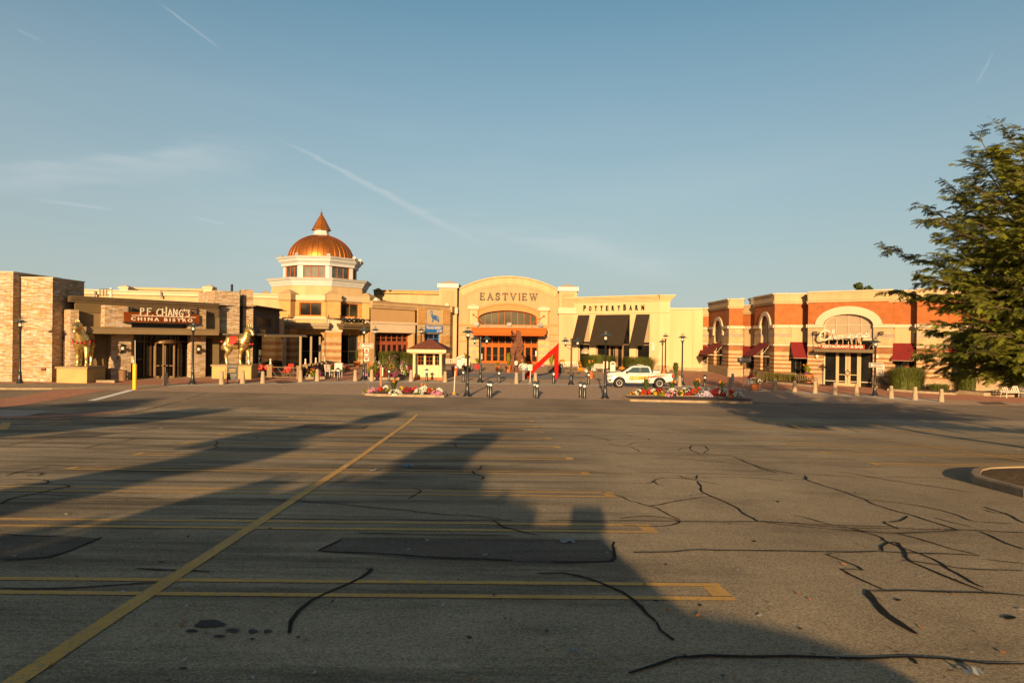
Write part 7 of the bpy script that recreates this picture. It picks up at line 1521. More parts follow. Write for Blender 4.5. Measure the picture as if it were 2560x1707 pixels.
potted('clay pot at the foot of the rusty sculpture', 'dark leafy plant in the clay pot by the rusty sculpture', 1270.4, 931, .34, .68, 'c', None, 1.0, 1.5, 2, LFY)
potted('clay pot behind the red sculpture, under the planter box', 'orange flowers behind the planter box on its post', 1309, 931, .33, .6, 'c', 'orange', .8, .7, 3)
potted('clay pot with white and pink petunias left of the pickup', 'white and pink petunias with orange blooms over the clay pot', 1476, 947, .34, .75, 'f', 'white', 1.1, .55, 4)
canna('orange blooming plant rising from the petunia pot left of the pickup', 1476, 947, .8, .8, 'orange', None, 14, loc=put(1476, 947, .9))
potted('dark clay pot right of the kiosk', 'blue white flowers in the dark pot right of the kiosk', 1137, 940, .34, .85, 'f', 'lilac', .75, .25, 5)
potted('clay pot with white flowers beside the first right hand bollard', 'white flowers spilling over the clay pot', 1886.6, 974.8, .4, .6, 'f', 'white', 1.35, .5, 6); flowers('dark red foliage ball behind the white potted flowers', 0, 0, .6, .5, 'crimson', LFR, 60, 61, loc=put(1877, 973, .85), nl=300); canna('green leafy plant behind the white potted flowers', 0, 0, .6, .6, None, LFY, 62, loc=put(1889, 973, 1.0))
potted('large clay pot behind the dark bench, left of the grill door', 'leafy canna over purple flowers, left of the grill door', 2018, 961, .5, .95, 'c', 'orange', 1.3, 1.0, 7, LFY)
potted('large clay pot behind the dark bench, right of the grill door', 'leafy canna over purple flowers, right of the grill door', 2212, 970, .55, 1.1, 'c', 'orange', 1.4, 1.2, 8, LFY)
flowers('purple petunias spilling from the large pot left of the grill door', 0, 0, .9, .25, 'purple', LF, 60, 71, loc=put(2018, 961, .95)); flowers('purple petunias spilling from the large pot right of the grill door', 0, 0, .9, .25, 'purple', LF, 60, 72, loc=put(2212, 970, 1.05))
potted('dark red pot by the pavilion door', 'slim dark evergreen in the pot by the pavilion door', 892, 917, .38, .6, 'c', None, .7, 1.3, 9)
# wicker planters with plants
for i, (x0, x1, y1, hp, l, pl) in enumerate(((1158, 1177, 928.5, 16, 'dark wicker planter right of the white trash receptacle', 'yellow green shrub above the left dark wicker planter'), (1183, 1204, 928.5, 18, 'dark wicker armchair planter with a red panel', 'green plant above the wicker planter with the red panel'), (1370, 1388, 931.5, 15, 'dark square planter left of the red sculpture upright', 'yellow orange shrub in the dark planter by the red sculpture'), (1394, 1411, 932, 15, 'black square planter right of the red sculpture upright', 'white flowers in the black planter right of the red upright'))):
    a, b = G(x0, y1), G(x1, y1); w = b.x-a.x; h = hp*a.y/F; t = thing('square_planter', l, 'planter', ((a.x+b.x)/2, a.y, a.z), 0, 'dark square planters'); mb = MB(); mb.hexa([(-w*.44, -.0, .05), (w*.44, 0, .05), (w*.44, w*.8, .05), (-w*.44, w*.8, .05), (-w/2, -.05, h), (w/2, -.05, h), (w/2, w*.85, h), (-w/2, w*.85, h)]); mb.build('box', WICK if i < 3 else BLACK, t)
    mb = MB(); mb.box(-w*.42, w*.42, .02, w*.78, h+.001, h+.03); mb.build('soil', SOIL, t)
    if i == 1: mb = MB(); mb.box(-w*.32, w*.4, -.09, -.055, h*.38, h*.98); mb.build('red_panel', M('red cushion', (.6, .02, .03), .8), t)
    q = Vector(((a.x+b.x)/2, a.y+w*.4, a.z+h)); 
    if i == 3: flowers(pl, 0, 0, w*1.1, .4, 'white', LF, 80, 200+i, loc=q, grp='plants in pots')
    else: canna(pl, 0, 0, (1.35, .7, 1.7)[i], 1.2, 'orange' if i == 2 else None, LFY, 80+i, loc=q, n=40)
for i, (x, y, w, h, c, l) in enumerate(((1150, 905, 20, 22, None, 'dark shrub behind the white trash receptacles'), (1405, 915, 20, 18, 'orange', 'orange flowering shrub left of the white bench'), (1447, 918, 18, 16, 'orange', 'yellow orange flowers right of the white bench'), (1398, 922, 16, 8, 'pink', 'pink flowers behind the red beam'), (1352, 917, 16, 10, 'pink', 'pink flowers at the right pier of the entrance'), (1140, 913, 14, 12, 'orange', 'orange yellow flowers right of the left white bench'), (1452, 928, 16, 10, 'orange', 'low orange flowers by the kerb of the left grass mound'), (1555, 927, 16, 10, 'orange', 'orange and white flowers between the two grass mounds'), (1690, 948, 24, 40, None, 'green shrub behind the pickup tailgate'), (1700, 961, 16, 16, 'white', 'white flowers beside the bollard behind the pickup'), (1570, 929, 20, 10, 'white', 'white flowers behind the pickup bonnet'))):
    dd = mpx(x, y)
    if c: flowers(l, x, y, w*dd, h*dd, c, LFY if c == 'orange' else LF, 110, 300+i, ps=.06, grp='flowers along the store fronts')
    else: canna(l, x, y, h*dd, w*dd, None, LF, 90+i, name='shrub', n=60)
# planter box on a post
q = put(1308.6, 950.5); t = thing('planter_post', 'grey planter box of white flowers on a black post before the red beam', 'planter', q); dd = q.y/F; mb = MB(); mb.box(-.11, .11, -.11, .11, 0, 25*dd); mb.box(-.2, .2, -.2, .2, 0, .08); mb.build('post', BLACK, t); mb = MB(); mb.hexa([(-10*dd, -.3, 24.5*dd), (10*dd, -.3, 24.5*dd), (10*dd, .3, 24.5*dd), (-10*dd, .3, 24.5*dd), (-11*dd, -.36, 32*dd), (11*dd, -.36, 32*dd), (11*dd, .36, 32*dd), (-11*dd, .36, 32*dd)]); mb.build('box', M('slate blue box', (.20, .23, .28), .7), t); mb = MB(); mb.box(-3*dd, 3*dd, -.37, -.345, 27*dd, 29.5*dd); mb.build('badge', SIGNW, t)
flowers('white flowers heaped in the grey planter box on the post', 0, 0, 24*dd, .45, 'white', LFY, 190, 77, loc=q+Vector((0, 0, 31.5*dd)), ps=.05, grp='plants in pots')
# ---------------------------------------------------------------- honey locust
def frond(mb, base, d, ln, r, mi=0):
    """feathery compound leaf: drooping rachis with leaflet pairs"""
    d = d.normalized(); side = d.cross(Vector((0, 0, 1)))
    if side.length < .1: side = Vector((1, 0, 0))
    side.normalize(); side = (side+side.cross(d)*r.uniform(-1.1, 1.1)).normalized(); k = 6; p = base.copy(); vv = d.copy()
    for i in range(k):
        q = p+vv*(ln/k); vv = (vv+Vector((0, 0, -.16))).normalized(); up = side.cross(vv).normalized(); w = ln*.20*(1-.4*i/k)
        for s in (-1, 1):
            tip = (p+q)*.5+side*w*s*1.2-up*w*.15+vv*w*.5; hw = vv*(ln/k*.5)
            mb.add([p, p+hw*1.7, tip+hw*.7, tip-hw*.4], [(0, 1, 2, 3)], mi)
        p = q
def locust(name, label, base, trunk_h, limbs, tips_r, leafm, seed, fl=.26, nfr=26, tr=.16, cat='tree', twig=1.6, spread=1):
    r = random.Random(seed); t = thing(name, label, cat, base); tb = MB(); lb = MB(); top = Vector((0, 0, trunk_h)); tb.tube([Vector((0, 0, -.1)), Vector((.03, 0, .35)), Vector((0, .03, trunk_h*.6)), top], tr*1.15, 10, r2=tr*.8)
    for tip in limbs:
        T = Vector(tip)-Vector(base); st = top*r.uniform(.8, 1) if T.z > trunk_h*.9 else top*r.uniform(.75, .95); mid = st+(T-st)*.45+Vector((0, 0, abs(T.z-st.z)*.18+.25)); L_ = (T-st).length
        pts = []
        for i in range(9):
            f_ = i/8; p = st*(1-f_)**2+mid*2*f_*(1-f_)+T*f_*f_; p += Vector((r.gauss(0, .05), r.gauss(0, .05), r.gauss(0, .04)))*L_*.15*(0 < i < 8); pts.append(p)
        tb.tube(pts, tr*.30, 6, r2=.008)
        ntw = int(nfr*.9)
        for k in range(ntw):
            f_ = .22+.78*(k+r.random())/ntw; i = min(7, int(f_*8)); c = pts[i]+(pts[i+1]-pts[i])*(f_*8-i); dr = (pts[i+1]-pts[i]).normalized(); sd_ = dr.cross(Vector((0, 0, 1))).normalized()*r.choice((-1, 1)); 
            tw_ = (sd_*r.uniform(.5, 1)+dr*r.uniform(.2, .9)+Vector((0, 0, r.uniform(-.35, .45)))*spread).normalized(); tl = twig*(1.15-f_*.75)*r.uniform(.5, 1.1); e = c+tw_*tl+Vector((0, 0, -.10*tl)); m_ = c+tw_*tl*.5+Vector((0, 0, .06*tl)); tb.tube([c, m_, e], .009, 3, r2=.003)
            nf = max(4, int(tl/.050))
            for j in range(nf):
                u = (j+.5)/nf; b_ = c*(1-u)**2+m_*2*u*(1-u)+e*u*u; s2 = tw_.cross(Vector((0, 0, 1))).normalized()*(1 if j % 2 else -1); frond(lb, b_, s2*r.uniform(.5, 1)+tw_*r.uniform(.3, 1)+Vector((0, 0, r.uniform(-.2, .4))), fl*r.uniform(.7, 1.2), r)
    tb.build('trunk', TRK, t, True); lb.build('crown', leafm, t); return t
TB = Vector((16.2, 18.6, g(16.2, 18.6)+.1)); rt_ = random.Random(11)
tips = [P(x+(34 if x < 2420 else 14), y, d*1.16) for x, y, d in ((2415, 345, 15.5), (2490, 322, 16.5), (2548, 318, 15.5), (2385, 395, 16), (2385, 445, 15), (2440, 420, 14), (2345, 492, 15), (2400, 520, 16), (2300, 545, 14.5), (2350, 575, 13.5), (2290, 592, 15.5), (2330, 640, 16.5), (2245, 684, 15), (2300, 668, 14), (2310, 700, 13.5), (2292, 738, 14.5), (2370, 735, 13), (2400, 650, 13), (2440, 560, 13), (2450, 480, 14),
        (2365, 762, 15.5), (2325, 812, 14), (2400, 800, 13.2), (2340, 845, 15.5), (2262, 886, 15), (2335, 876, 13.6), (2330, 912, 16), (2400, 880, 13), (2420, 930, 14), (2480, 905, 12.6), (2480, 840, 12.4), (2500, 770, 12.2), (2520, 700, 12.4), (2540, 915, 13.2), (2540, 620, 12.2), (2550, 520, 12.8), (2556, 440, 13.4), (2570, 870, 12.2), (2470, 925, 15.5), (2350, 935, 16.8), (2420, 905, 16.5), (2550, 340, 16.5), (2500, 420, 17), (2520, 600, 17), (2380, 640, 16.5), (2430, 770, 17), (2350, 700, 15.2), (2460, 380, 16.8), (2620, 380, 14), (2640, 560, 12.5), (2640, 760, 12), (2650, 900, 12.5), (2420, 700, 18.5), (2450, 860, 18), (2400, 600, 18.5), (2500, 930, 18))]
for k in range(56):
    d = rdir(rt_); d.z = d.z*.9+.15; tips.append(Vector((18.6+d.x*7.2, 20+d.y*6.2, 5.9+d.z*4.2)))
for k in range(20): tips.append(Vector((rt_.uniform(18.5, 25), rt_.uniform(13.5, 19.5), rt_.uniform(3.0, 6.5))))
locust('honey_locust_tree', 'large feathery green honey locust tree filling the right edge of the photo', TB, 2.6, tips, 0, LOC, 4, .235, 38, .19, twig=1.45)
tips = []
q = G(2510, 958)
for k in range(26): d = rdir(rt_); tips.append(q+Vector((d.x*2.6+.3, d.y*2.4, 4.6+d.z*2.3)))
locust('young_locust_tree', 'small young tree with slim forked trunk behind the white bench', q, 1.5, tips, 0, LOC, 5, .34, 12, .09, twig=1.3)
# round leafed trees: crown of many leaf faces
LV1 = leafmat('dark tree leaves', (.04, .06, .012), .5, 1.2, .2)
def leafy(label, base, top, rx, rz_, n, seed, size=.16, zc=None, name='leafy_tree', grp=None, tr=.18, cone=0):
    r = random.Random(seed); t = thing(name, label, 'tree', base, 0, grp); H_ = top-base[2]; zc = H_-rz_ if zc is None else zc; tb = MB(); tb.tube([(0, 0, -.1), (.05, 0, zc*.5), (0, 0, zc)], tr, 9, r2=tr*.5); cl = []
    for k in range(26):
        d = rdir(r)*r.uniform(.35, .9)**.6; cf = 1-cone*(d.z*.5+.5); c = Vector((d.x*rx*cf, d.y*rx*cf, zc+d.z*rz_)); cl.append((c, rx*r.uniform(.22, .36)*(.4+.6*cf)))
        if k < 14: tb.tube([(0, 0, zc*r.uniform(.5, .9)), c*.55+Vector((0, 0, zc*.42)), c], tr*.28, 5, r2=.01)
    lb = MB()
    for k in range(n):
        c, rr = cl[k % 26]; d = rdir(r); p = c+Vector((d.x, d.y, d.z*.8))*rr*r.uniform(.5, 1.05); quad(lb, p, d+rdir(r)*.6, rdir(r), size*.5*r.uniform(.6, 1.2), size*r.uniform(.6, 1.2))
    tb.build('trunk', TRK, t, True); lb.build('crown', LV1, t); return t
leafy('small tree top showing above the grill roof', (P(2153, 706, 105).x, 105, .8), P(2153, 707, 105).z, 2.2, 3.2, 2600, 21, .3); leafy('tree top showing above the restaurant roof beside the stone tower', (P(200, 728, 90).x, 90, .5), P(200, 729, 90).z, 2.2, 3, 2200, 22, .3)
# ================================================================ SECURITY PICKUP
WHP = M('white vehicle paint', (.80, .80, .80), .3, var=.05, scale=1, coat=.5, k=.52); RUB = M('tyre rubber', (.018, .017, .016), .85, var=.2, scale=10); RIM = M('steel rim', (.80, .78, .72), .4, .1, var=.05, k=.9); PLB = M('black plastic', (.02, .02, .02), .6); CHR = M('chrome', (.6, .6, .6), .15, 1, var=0, k=1); CGL = M('car window tint', (.03, .05, .05), .04, var=0, spec=1.0)
def truck():
    t = thing('pickup_truck', 'white crew cab pickup with yellow security lettering and red stripe, parked on the plaza', 'pickup truck'); W = .92
    # x forward = -X in the photo (nose to the left); side profile in x (0 = nose) .. 5.4, z
    rf_, rr_ = 1.0, 4.27; rad = .50
    def arch(cx, z=.42, r=.47, n=9): return [(cx+r*math.cos(math.pi*k/n), z+r*math.sin(math.pi*k/n)) for k in range(n+1)]
    low = [(.14, .42), (.03, .60), (.01, 1.02), (.07, 1.15), (.30, 1.22), (.80, 1.27), (1.16, 1.29), (1.30, 1.24), (3.62, 1.22), (3.70, 1.22), (5.30, 1.22), (5.36, 1.15), (5.38, .72), (5.30, .60), (4.80, .50)]+arch(rr_)+[(3.75, .42), (1.52, .42)]+arch(rf_)+[(.50, .42)]
    mb = MB(); n = len(low); ring_ = []
    # body side sections: slight tumblehome and shoulder
    def yw(z): return W*(1 if z < 1.0 else 1-.05*(z-1.0)/.2)
    for s in (-1, 1):
        ring_.append([Vector((x, s*(yw(z)-(.06 if x < .12 or x > 5.3 else 0)-(.10 if x < .05 else 0)), z)) for x, z in low])
    mb.add(ring_[0]+ring_[1], [tuple(range(n)), tuple(range(n, 2*n))[::-1]]+[(i, i+n, (i+1) % n+n, (i+1) % n) for i in range(n)]); body = mb.build('body', WHP, t)
    bv = body.modifiers.new('b', 'BEVEL'); bv.width = .035; bv.segments = 3; bv.limit_method = 'ANGLE'; bv.angle_limit = R(50)
    # cabin greenhouse, tapering inwards
    cab = [(1.14, 1.20, .86), (1.95, 1.73, .68), (2.25, 1.80, .66), (3.28, 1.80, .66), (3.50, 1.74, .68), (3.68, 1.20, .86)]
    mb = MB(); m = len(cab); mb.add([Vector((x, -w, z)) for x, z, w in cab]+[Vector((x, w, z)) for x, z, w in cab], [tuple(range(m)), tuple(range(m, 2*m))[::-1]]+[(i, i+m, i+1+m, i+1) for i in range(m-1)]+[(m-1, 2*m-1, m, 0)]); cb_ = mb.build('cab', WHP, t); bv = cb_.modifiers.new('b', 'BEVEL'); bv.width = .05; bv.segments = 3; bv.limit_method = 'ANGLE'; bv.angle_limit = R(25)
    def side(pl, s, off=.012): # panel lying on the cab side
        r = []
        for x, z in pl: w = .875+(.675-.875)*(z-1.18)/(1.73-1.18); r.append(Vector((x, s*(w+off), z)))
        return r
    for s in (-1, 1):
        for pl in ([(1.52, 1.25), (2.62, 1.24), (2.62, 1.69), (2.10, 1.67)], [(2.74, 1.24), (3.50, 1.25), (3.40, 1.64), (3.30, 1.69), (2.74, 1.69)]):
            mb = MB(); mb.prism(side(pl, s, -.0), (0, 0, 0), (0, s*.016, 0)); mb.build('side_window', CGL, t)
        mb = MB(); mb.prism(side([(2.63, 1.22), (2.73, 1.22), (2.73, 1.66), (2.63, 1.66)], s, 0), (0, 0, 0), (0, s*.012, 0)); mb.build('door_pillar', PLB, t)
        mb = MB()   # door cut lines, handles
        for x in (1.62, 2.68, 3.62): mb.box(x-.006, x+.006, s*(W-.01), s*(W+.004), .50, 1.17)
        mb.build('door_seam', PLB, t); mb = MB()
        for x in (2.38, 3.30): mb.box(x, x+.2, s*W, s*(W+.03), 1.02, 1.06)
        mb.build('door_handle', CHR, t)
        mb = MB(); mb.hexa([(1.52, s*.90, 1.20), (1.70, s*.9, 1.20), (1.70, s*1.12, 1.22), (1.54, s*1.12, 1.22), (1.52, s*.9, 1.38), (1.68, s*.9, 1.38), (1.68, s*1.12, 1.40), (1.56, s*1.12, 1.40)]); mb.build('mirror', PLB, t)
        mb = MB(); mb.prism([(.035, 0, .86), (.03, 0, 1.0), (.16, 0, 1.04), (.50, 0, 1.05), (.46, 0, .92)], (0, s*(W-.055), 0), (0, s*(W+.006), 0)); mb.build('headlight', M('head lamp glass', (.35, .35, .34), .1, .3, var=0, spec=1, k=1) if s < 0 else bpy.data.materials['head lamp glass'], t)
        mb = MB(); mb.box(5.24, 5.392, s*(W-.14), s*(W+.006), .86, 1.16); mb.build('tail_light', M('tail lamp red', (.35, .01, .01), .2, var=0, k=1) if s < 0 else bpy.data.materials['tail lamp red'], t)
        for cx in (rf_, rr_): # wheel arch lining and wheels
            mb = MB(); a_ = [(cx+.50*math.cos(math.pi*k/12), .42+.50*math.sin(math.pi*k/12)) for k in range(13)]; b_ = [(cx+.45*math.cos(math.pi*k/12), .42+.45*math.sin(math.pi*k/12)) for k in range(13)]
            for k in range(12): mb.hexa([Vector((x, s*(W-.02), z)) for x, z in (a_[k], a_[k+1], b_[k+1], b_[k])]+[Vector((x, s*(W+.02), z)) for x, z in (a_[k], a_[k+1], b_[k+1], b_[k])])
            mb.build('wheel_arch', PLB, t)
            mb = MB(); pr = [(.22, -.12), (.35, -.125), (.385, -.10), (.395, -.05), (.395, .05), (.385, .10), (.35, .125), (.22, .12)]; mb.lathe(pr, n=28); wm = Matrix.Translation((cx, s*.78, .395)) @ Matrix.Rotation(R(90), 4, 'X')
            mb.v = [wm @ v for v in mb.v]; ty = mb.build('wheel', RUB, t, True); mb = MB(); mb.lathe([(.235, .0), (.235, .126), (.215, .12), (.19, .06), (.10, .05), (.09, .11), (.04, .12), (.0, .12)], n=24)
            for k in range(8):
                a = 2*math.pi*k/8; mb.lathe([(.03, .062), (.028, .068)], (.145*math.cos(a), .145*math.sin(a), 0), 6, mi=1)
            w2 = Matrix.Translation((cx, s*.78, .395)) @ Matrix.Rotation(R(90)*(-1 if s > 0 else 1), 4, 'X'); mb.v = [w2 @ v for v in mb.v]; o = mb.build('rim', [RIM, PLB], None, True); o.parent = ty
    mb = MB(); mb.hexa([(1.24, -.74, 1.265), (1.24, .74, 1.265), (1.90, .60, 1.70), (1.90, -.60, 1.70), (1.215, -.74, 1.285), (1.215, .74, 1.285), (1.875, .60, 1.72), (1.875, -.60, 1.72)]); mb.build('windscreen', CGL, t)
    mb = MB(); mb.hexa([(3.655, -.66, 1.28), (3.655, .66, 1.28), (3.525, .58, 1.64), (3.525, -.58, 1.64), (3.675, -.66, 1.28), (3.675, .66, 1.28), (3.545, .58, 1.64), (3.545, -.58, 1.64)]); mb.build('rear_window', CGL, t)
    mb = MB(); mb.box(3.78, 5.24, -.74, .74, 1.221, 1.224); mb.build('cargo_bed', PLB, t)
    mb = MB(); mb.box(.0, .03, -.62, .62, .78, .98); mb.box(-.01, .02, -.66, .66, .60, .70); mb.build('grille', PLB, t); mb = MB(); mb.box(-.015, .02, -.12, .12, .86, .93); mb.build('grille_badge', CHR, t)
    mb = MB(); mb.box(.0, .5, -.80, .80, .30, .44); mb.box(-.03, .10, -.86, .86, .42, .58); mb.box(5.34, 5.52, -.85, .85, .52, .66); mb.box(1.6, 3.7, -.86, .86, .34, .44); mb.build('bumper_trim', PLB, t)
    for s in (-1, 1): mb = MB(); mb.box(.12, .34, s*(W-.04), s*(W+.004), .56, .68); mb.build('fog_light', PLB, t)
    mb = MB(); mb.hexa([(2.50, -.36, 1.88), (2.50, .36, 1.88), (3.05, .36, 1.80), (3.05, -.36, 1.80), (2.50, -.36, 1.93), (2.50, .36, 1.93), (3.05, .36, 1.84), (3.05, -.36, 1.84)]); mb.build('roof_panel', GALV, t)
    mb = MB(); mb.box(3.74, 4.35, -.72, .72, 1.225, 1.42); mb.build('tool_box', GALV, t)
    # livery on the visible side (nose left: side is -Y after rotation)
    RS = M('red stripe vinyl', (.50, .05, .012), .7, var=0, k=.9, spec=.1); YV = M('yellow vinyl', (.56, .33, .0), .7, var=0, k=.85, spec=.1)
    for s in (-1, 1):
        mb = MB(); mb.prism([(1.70, 0, .62), (2.1, 0, .69), (2.9, 0, .81), (3.90, 0, 1.04), (4.0, 0, 1.02), (5.0, 0, 1.08), (4.1, 0, .93), (3.4, 0, .82), (2.7, 0, .70)], (0, s*W, 0), (0, s*(W+.007), 0)); st_ = mb.build('livery_stripe', RS, t)
        for x, z, s_, size, w, sh, m_, yo in ((2.535, .80, 'SECURITY', .37, 1.62, .25, BLACK, .010), (2.50, .815, 'SECURITY', .37, 1.56, .25, YV, .014), (4.48, 1.145, 'www.security.com', .10, .95, 0, YV, .010), (.92, 1.015, 'PATROL', .10, .36, 0, YV, .01)):
            if s_.startswith('www'): s_ = 'EMERGENCY 911'
            me = text(s_, size, m_, 'lettering', ext=.002, shear=sh, bold=.018 if size > .2 else .003); xs_ = [v.co.x for v in me.vertices]; c_ = w/(max(xs_)-min(xs_))
            for v in me.vertices: v.co.x *= c_*(1 if s < 0 else 1)
            rot = Matrix.Rotation(R(90), 4, 'X') if s < 0 else Matrix.Rotation(math.pi, 4, 'Z') @ Matrix.Rotation(R(90), 4, 'X')
            me.transform(Matrix.Translation((x, s*(W+yo), z)) @ rot); o = bpy.data.objects.new('lettering', me); COL.objects.link(o); o.parent = st_
    return t
tk = truck(); pw = G(1548, 969.5); pe = G(1646, 972.5)   # front and rear wheel contact points
a = math.atan2(pe.y-pw.y, pe.x-pw.x); a = min(.12, max(-.05, a)); tk.rotation_euler = (0, 0, a)
off = Matrix.Rotation(a, 4, 'Z') @ Vector((1.0, -.8, 0)); tk.location = (pw.x-off.x, pw.y-off.y, g(pw.x, pw.y+.7)+.012)
c0 = tk.location+Matrix.Rotation(a, 3, 'Z') @ Vector((4.72, -.25, 1.23)); t = thing('traffic_cone', 'orange traffic cone standing in the pickup bed', 'traffic cone', c0); mb = MB(); mb.box(-.17, .17, -.17, .17, 0, .03); mb.lathe([(.14, .03), (.035, .62), (.02, .64)], n=14); mb.build('cone', M('cone orange', (.70, .13, .01), .6, var=.05, k=.85), t, True)
# litter on the lot
PAP = M('paper litter', (.40, .42, .44), .8, var=.1); BLT = M('blue wrapper', (.1, .25, .45), .5)
for i, (x, y, w, m_, l) in enumerate(((935, 1177, .32, PAP, 'crumpled clear wrapper near the diagonal yellow line'), (1020, 1165, .36, BLT, 'blue and white crumpled bottle wrapper right of the other litter'), (867, 1167, .12, PAP, 'small white paper scrap beside the diagonal line'), (1418, 1354, .26, PAP, 'flattened pale paper at the dark patch near the camera'), (1212, 1389, .08, PAP, 'tiny white scrap on the dark patch'), (22, 1047, .4, PAP, 'white crumpled paper at the far left of the lot'), (403, 1070.5, .22, PAP, 'white scrap left of the rows'), (2300, 1144, .3, PAP, 'pale paper scrap in the right hand rows'), (1432, 1626, .1, PAP, 'small pale scrap in the foreground shade'), (2430, 1682, .18, PAP, 'thin white strip of litter at bottom right'), (2548, 1126, .2, PAP, 'white cup lid in the right hand rows'))):
    r = random.Random(i); q = G(x, y, .012); mb = MB(); n = 7; vs = [q*0+Vector((w*.7*(k/(n-1)-.5), r.uniform(-.03, .03)+(.05 if s_ else -.05)*w*4, r.uniform(.0, .05)*(.4+w))) for k in range(n) for s_ in (0, 1)]; mb.add(vs, [(2*k, 2*k+2, 2*k+3, 2*k+1) for k in range(n-1)]); o = mb.build('litter_scrap', m_); o.location = q; o.rotation_euler = (0, 0, r.uniform(-.5, .5)); tag(o, l, 'litter', 'litter on the parking lot')
# ================================================================ BEHIND THE CAMERA (cast the long shadows)
def back(px, py, Yt):
    q = G(px, py); L_ = (q.y-Yt)/math.cos(SUN_AZ); return Vector((q.x-L_*math.sin(SUN_AZ), Yt, q.z+L_*math.tan(SUN_EL)))
gb = 'trees behind the camera'
A_ = back(950, 1037, -12); leafy('tall oval tree behind the camera, casting the left long shadow', (A_.x, -12, g(-10, -12)), A_.z+.3, 3.3, 4.3, 9000, 31, .26, grp=gb, cone=.7)
B_ = back(1240, 1070, -12); leafy('rounded tree behind the camera, right of the tall oval tree', (B_.x, -12, g(-4, -12)), B_.z+.4, 2.4, 4.1, 8000, 32, .26, grp=gb, cone=.8)
C_ = back(760, 985, -20); leafy('big spreading tree behind the camera at the far left', (C_.x-1.5, -20, g(-20, -20)), C_.z, 4.8, 5.8, 12000, 33, .3, grp=gb, cone=.6)
C_ = back(420, 990, -20); leafy('broad tree behind the camera beside the big spreading tree', (C_.x-.5, -20, g(-20, -20)), C_.z-.2, 5.0, 5.4, 12000, 34, .3, grp=gb)
C_ = back(60, 1010, -20); leafy('broad tree behind the camera at the outer left', (C_.x-1, -20, g(-20, -20)), C_.z-.2, 5.2, 4.8, 11000, 35, .3, grp=gb)
for i, (x, tz, rx) in enumerate(((-13.5, 6.0, 2.6), (-7.4, 6.1, 2.3), (-2.2, 5.9, 2.0), (-19, 5.6, 3.0), (-10.4, 5.9, 2.2), (-4.8, 5.9, 2.2), (-3.4, 6.2, 1.8), (-6.1, 5.2, 1.9))): leafy(['low tree added for shade behind the camera, outer left', 'low tree added for shade behind the camera, between the two taller ones', 'low tree added for shade behind the camera, close to the car', 'low tree added for shade behind the camera, farthest left', 'low tree added for shade behind the camera, under the tall oval tree', 'low tree added for shade behind the camera, under the rounded tree', 'low tree added for shade behind the camera, right of the rounded tree trunk', 'low tree added for shade behind the camera, left of the rounded tree trunk'][i], (x, -11+.3*i, g(x, -11)), tz, rx, 2.6, 5500, 40+i, .26, grp=gb, tr=.1)  # low unseen trees added to close lit gaps in the foreground shade
# parked car beside the tripod: outline matches the shadow in the foreground
t = thing('parked_car', 'grey estate car parked behind the camera, its shadow falling across the foreground', 'car', (0, 0, g(0, -1.8))); z0 = g(0, -1.8); CP = M('grey car paint', (.2, .21, .22), .3, .3, coat=.5)
prof = [(-2.3, .35), (-2.35, .95), (-2.2, 1.35), (-1.9, 1.52), (-.2, 1.54), (.12, 1.50), (.38, 1.26), (.62, 1.10), (.80, 1.0), (1.2, .97), (1.65, .92), (2.05, .84), (2.3, .70), (2.35, .35)]
mb = MB(); n = len(prof); wy = lambda z: .88 if z < .95 else .88-.22*(z-.95)/.6
mb.add([Vector((x, -1.8+s*wy(z), z)) for s in (-1, 1) for x, z in prof], [tuple(range(n)), tuple(range(n, 2*n))[::-1]]+[(i, i+n, (i+1) % n+n, (i+1) % n) for i in range(n)]); mb.build('body', CP, t)
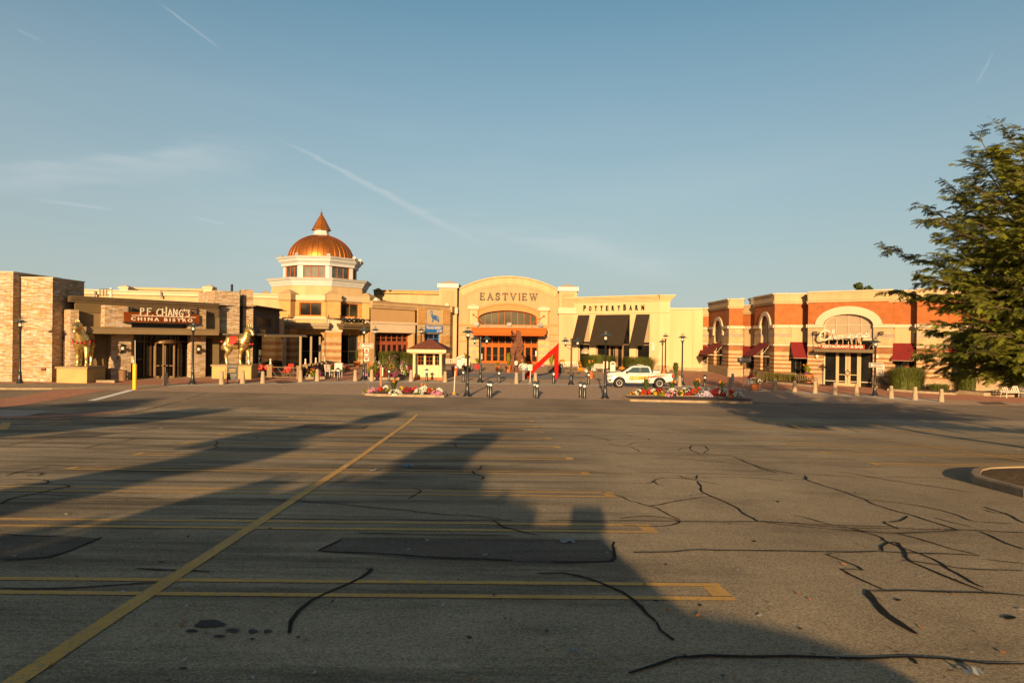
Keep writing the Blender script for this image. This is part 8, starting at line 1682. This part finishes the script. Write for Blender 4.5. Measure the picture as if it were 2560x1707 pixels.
for s in (-1, 1):
    for pl in ([(-1.0, 1.0), (.55, 1.0), (.18, 1.4), (-1.0, 1.42)], [(-2.1, 1.0), (-1.1, 1.0), (-1.1, 1.42), (-1.85, 1.4)]):
        mb = MB(); mb.prism([Vector((x, -1.8+s*wy(z), z)) for x, z in pl], (0, 0, 0), (0, s*.012, 0)); mb.build('side_window', CGL, t)
    for cx in (-1.5, 1.45):
        mb = MB(); mb.lathe([(.2, -.1), (.31, -.1), (.33, 0), (.31, .1), (.2, .1)], n=20); m_ = Matrix.Translation((cx, -1.8+s*.82, .33)) @ Matrix.Rotation(R(90), 4, 'X'); mb.v = [m_ @ v for v in mb.v]; w_ = mb.build('wheel', RUB, t, True); mb = MB(); mb.lathe([(.2, .0), (.2, .1), (.05, .12)], n=16); m_ = Matrix.Translation((cx, -1.8+s*.83, .33)) @ Matrix.Rotation(-s*R(90), 4, 'X'); mb.v = [m_ @ v for v in mb.v]; o = mb.build('rim', RIM, None, True); o.parent = w_
for x0, x1, h, l in ((-.26, .20, .20, 'box added on the car roof to cast the rectangular shadow bump'), (-1.02, -.78, .15, 'small box added on the car roof to cast the left shadow bump')):  # unseen boxes added only to cast the two bumps on the car shadow
    t = thing('shadow_box' if h > .17 else 'small_shadow_box', l, 'added box' if h > .17 else 'bag', ((x0+x1)/2, -1.3, z0+1.545)); mb = MB(); w = (x1-x0)/2; mb.box(-w, w, -.15, .15, .0, h); mb.build('shell', BLACK, t); mb = MB(); mb.tube([(-.08, 0, h), (-.07, 0, h+.03), (.07, 0, h+.03), (.08, 0, h)], .01, 5); mb.build('handle', PLB, t)
# far tree belt behind the camera (reflected in the shop glass)
mb = MB(); r = random.Random(9)
for k in range(9000):
    x = r.uniform(-220, 220); y = -150+r.uniform(-8, 8); z = r.random()**.7*(12+3*pnoise(Vector((x*.06, 0, 0)))); quad(mb, Vector((x, y, z-2)), Vector((r.gauss(0, .4), 1, r.gauss(0, .4))), rdir(r), 1.6, 1.3)
tag(mb.build('distant_woodland', LV1), 'belt of woodland far behind the camera', 'woodland', kind='stuff')

# fallen leaves and grit on the lot
r = random.Random(12); mb = MB()
for k in range(420):
    q = G(r.uniform(0, 2560), 1060+640*r.random()**1.3, .013); a = r.uniform(0, 6.28); l = r.uniform(.012, .035); u = Vector((math.cos(a), math.sin(a), r.uniform(-.2, .3)))*l; v = Vector((-math.sin(a), math.cos(a), r.uniform(-.1, .3)))*l*.5
    mb.add([q-u, q-v, q+u, q+v], [(0, 1, 2, 3)], r.choice((0, 0, 1, 2)))
tag(mb.build('fallen_leaves', [M('dry leaf', (.30, .13, .03), .8, k=1), M('pale grit', (.34, .31, .27), .8, k=1), M('dark grit', (.03, .025, .02), .8)]), 'scattered dry leaves and grit on the parking lot', 'leaves', kind='stuff')
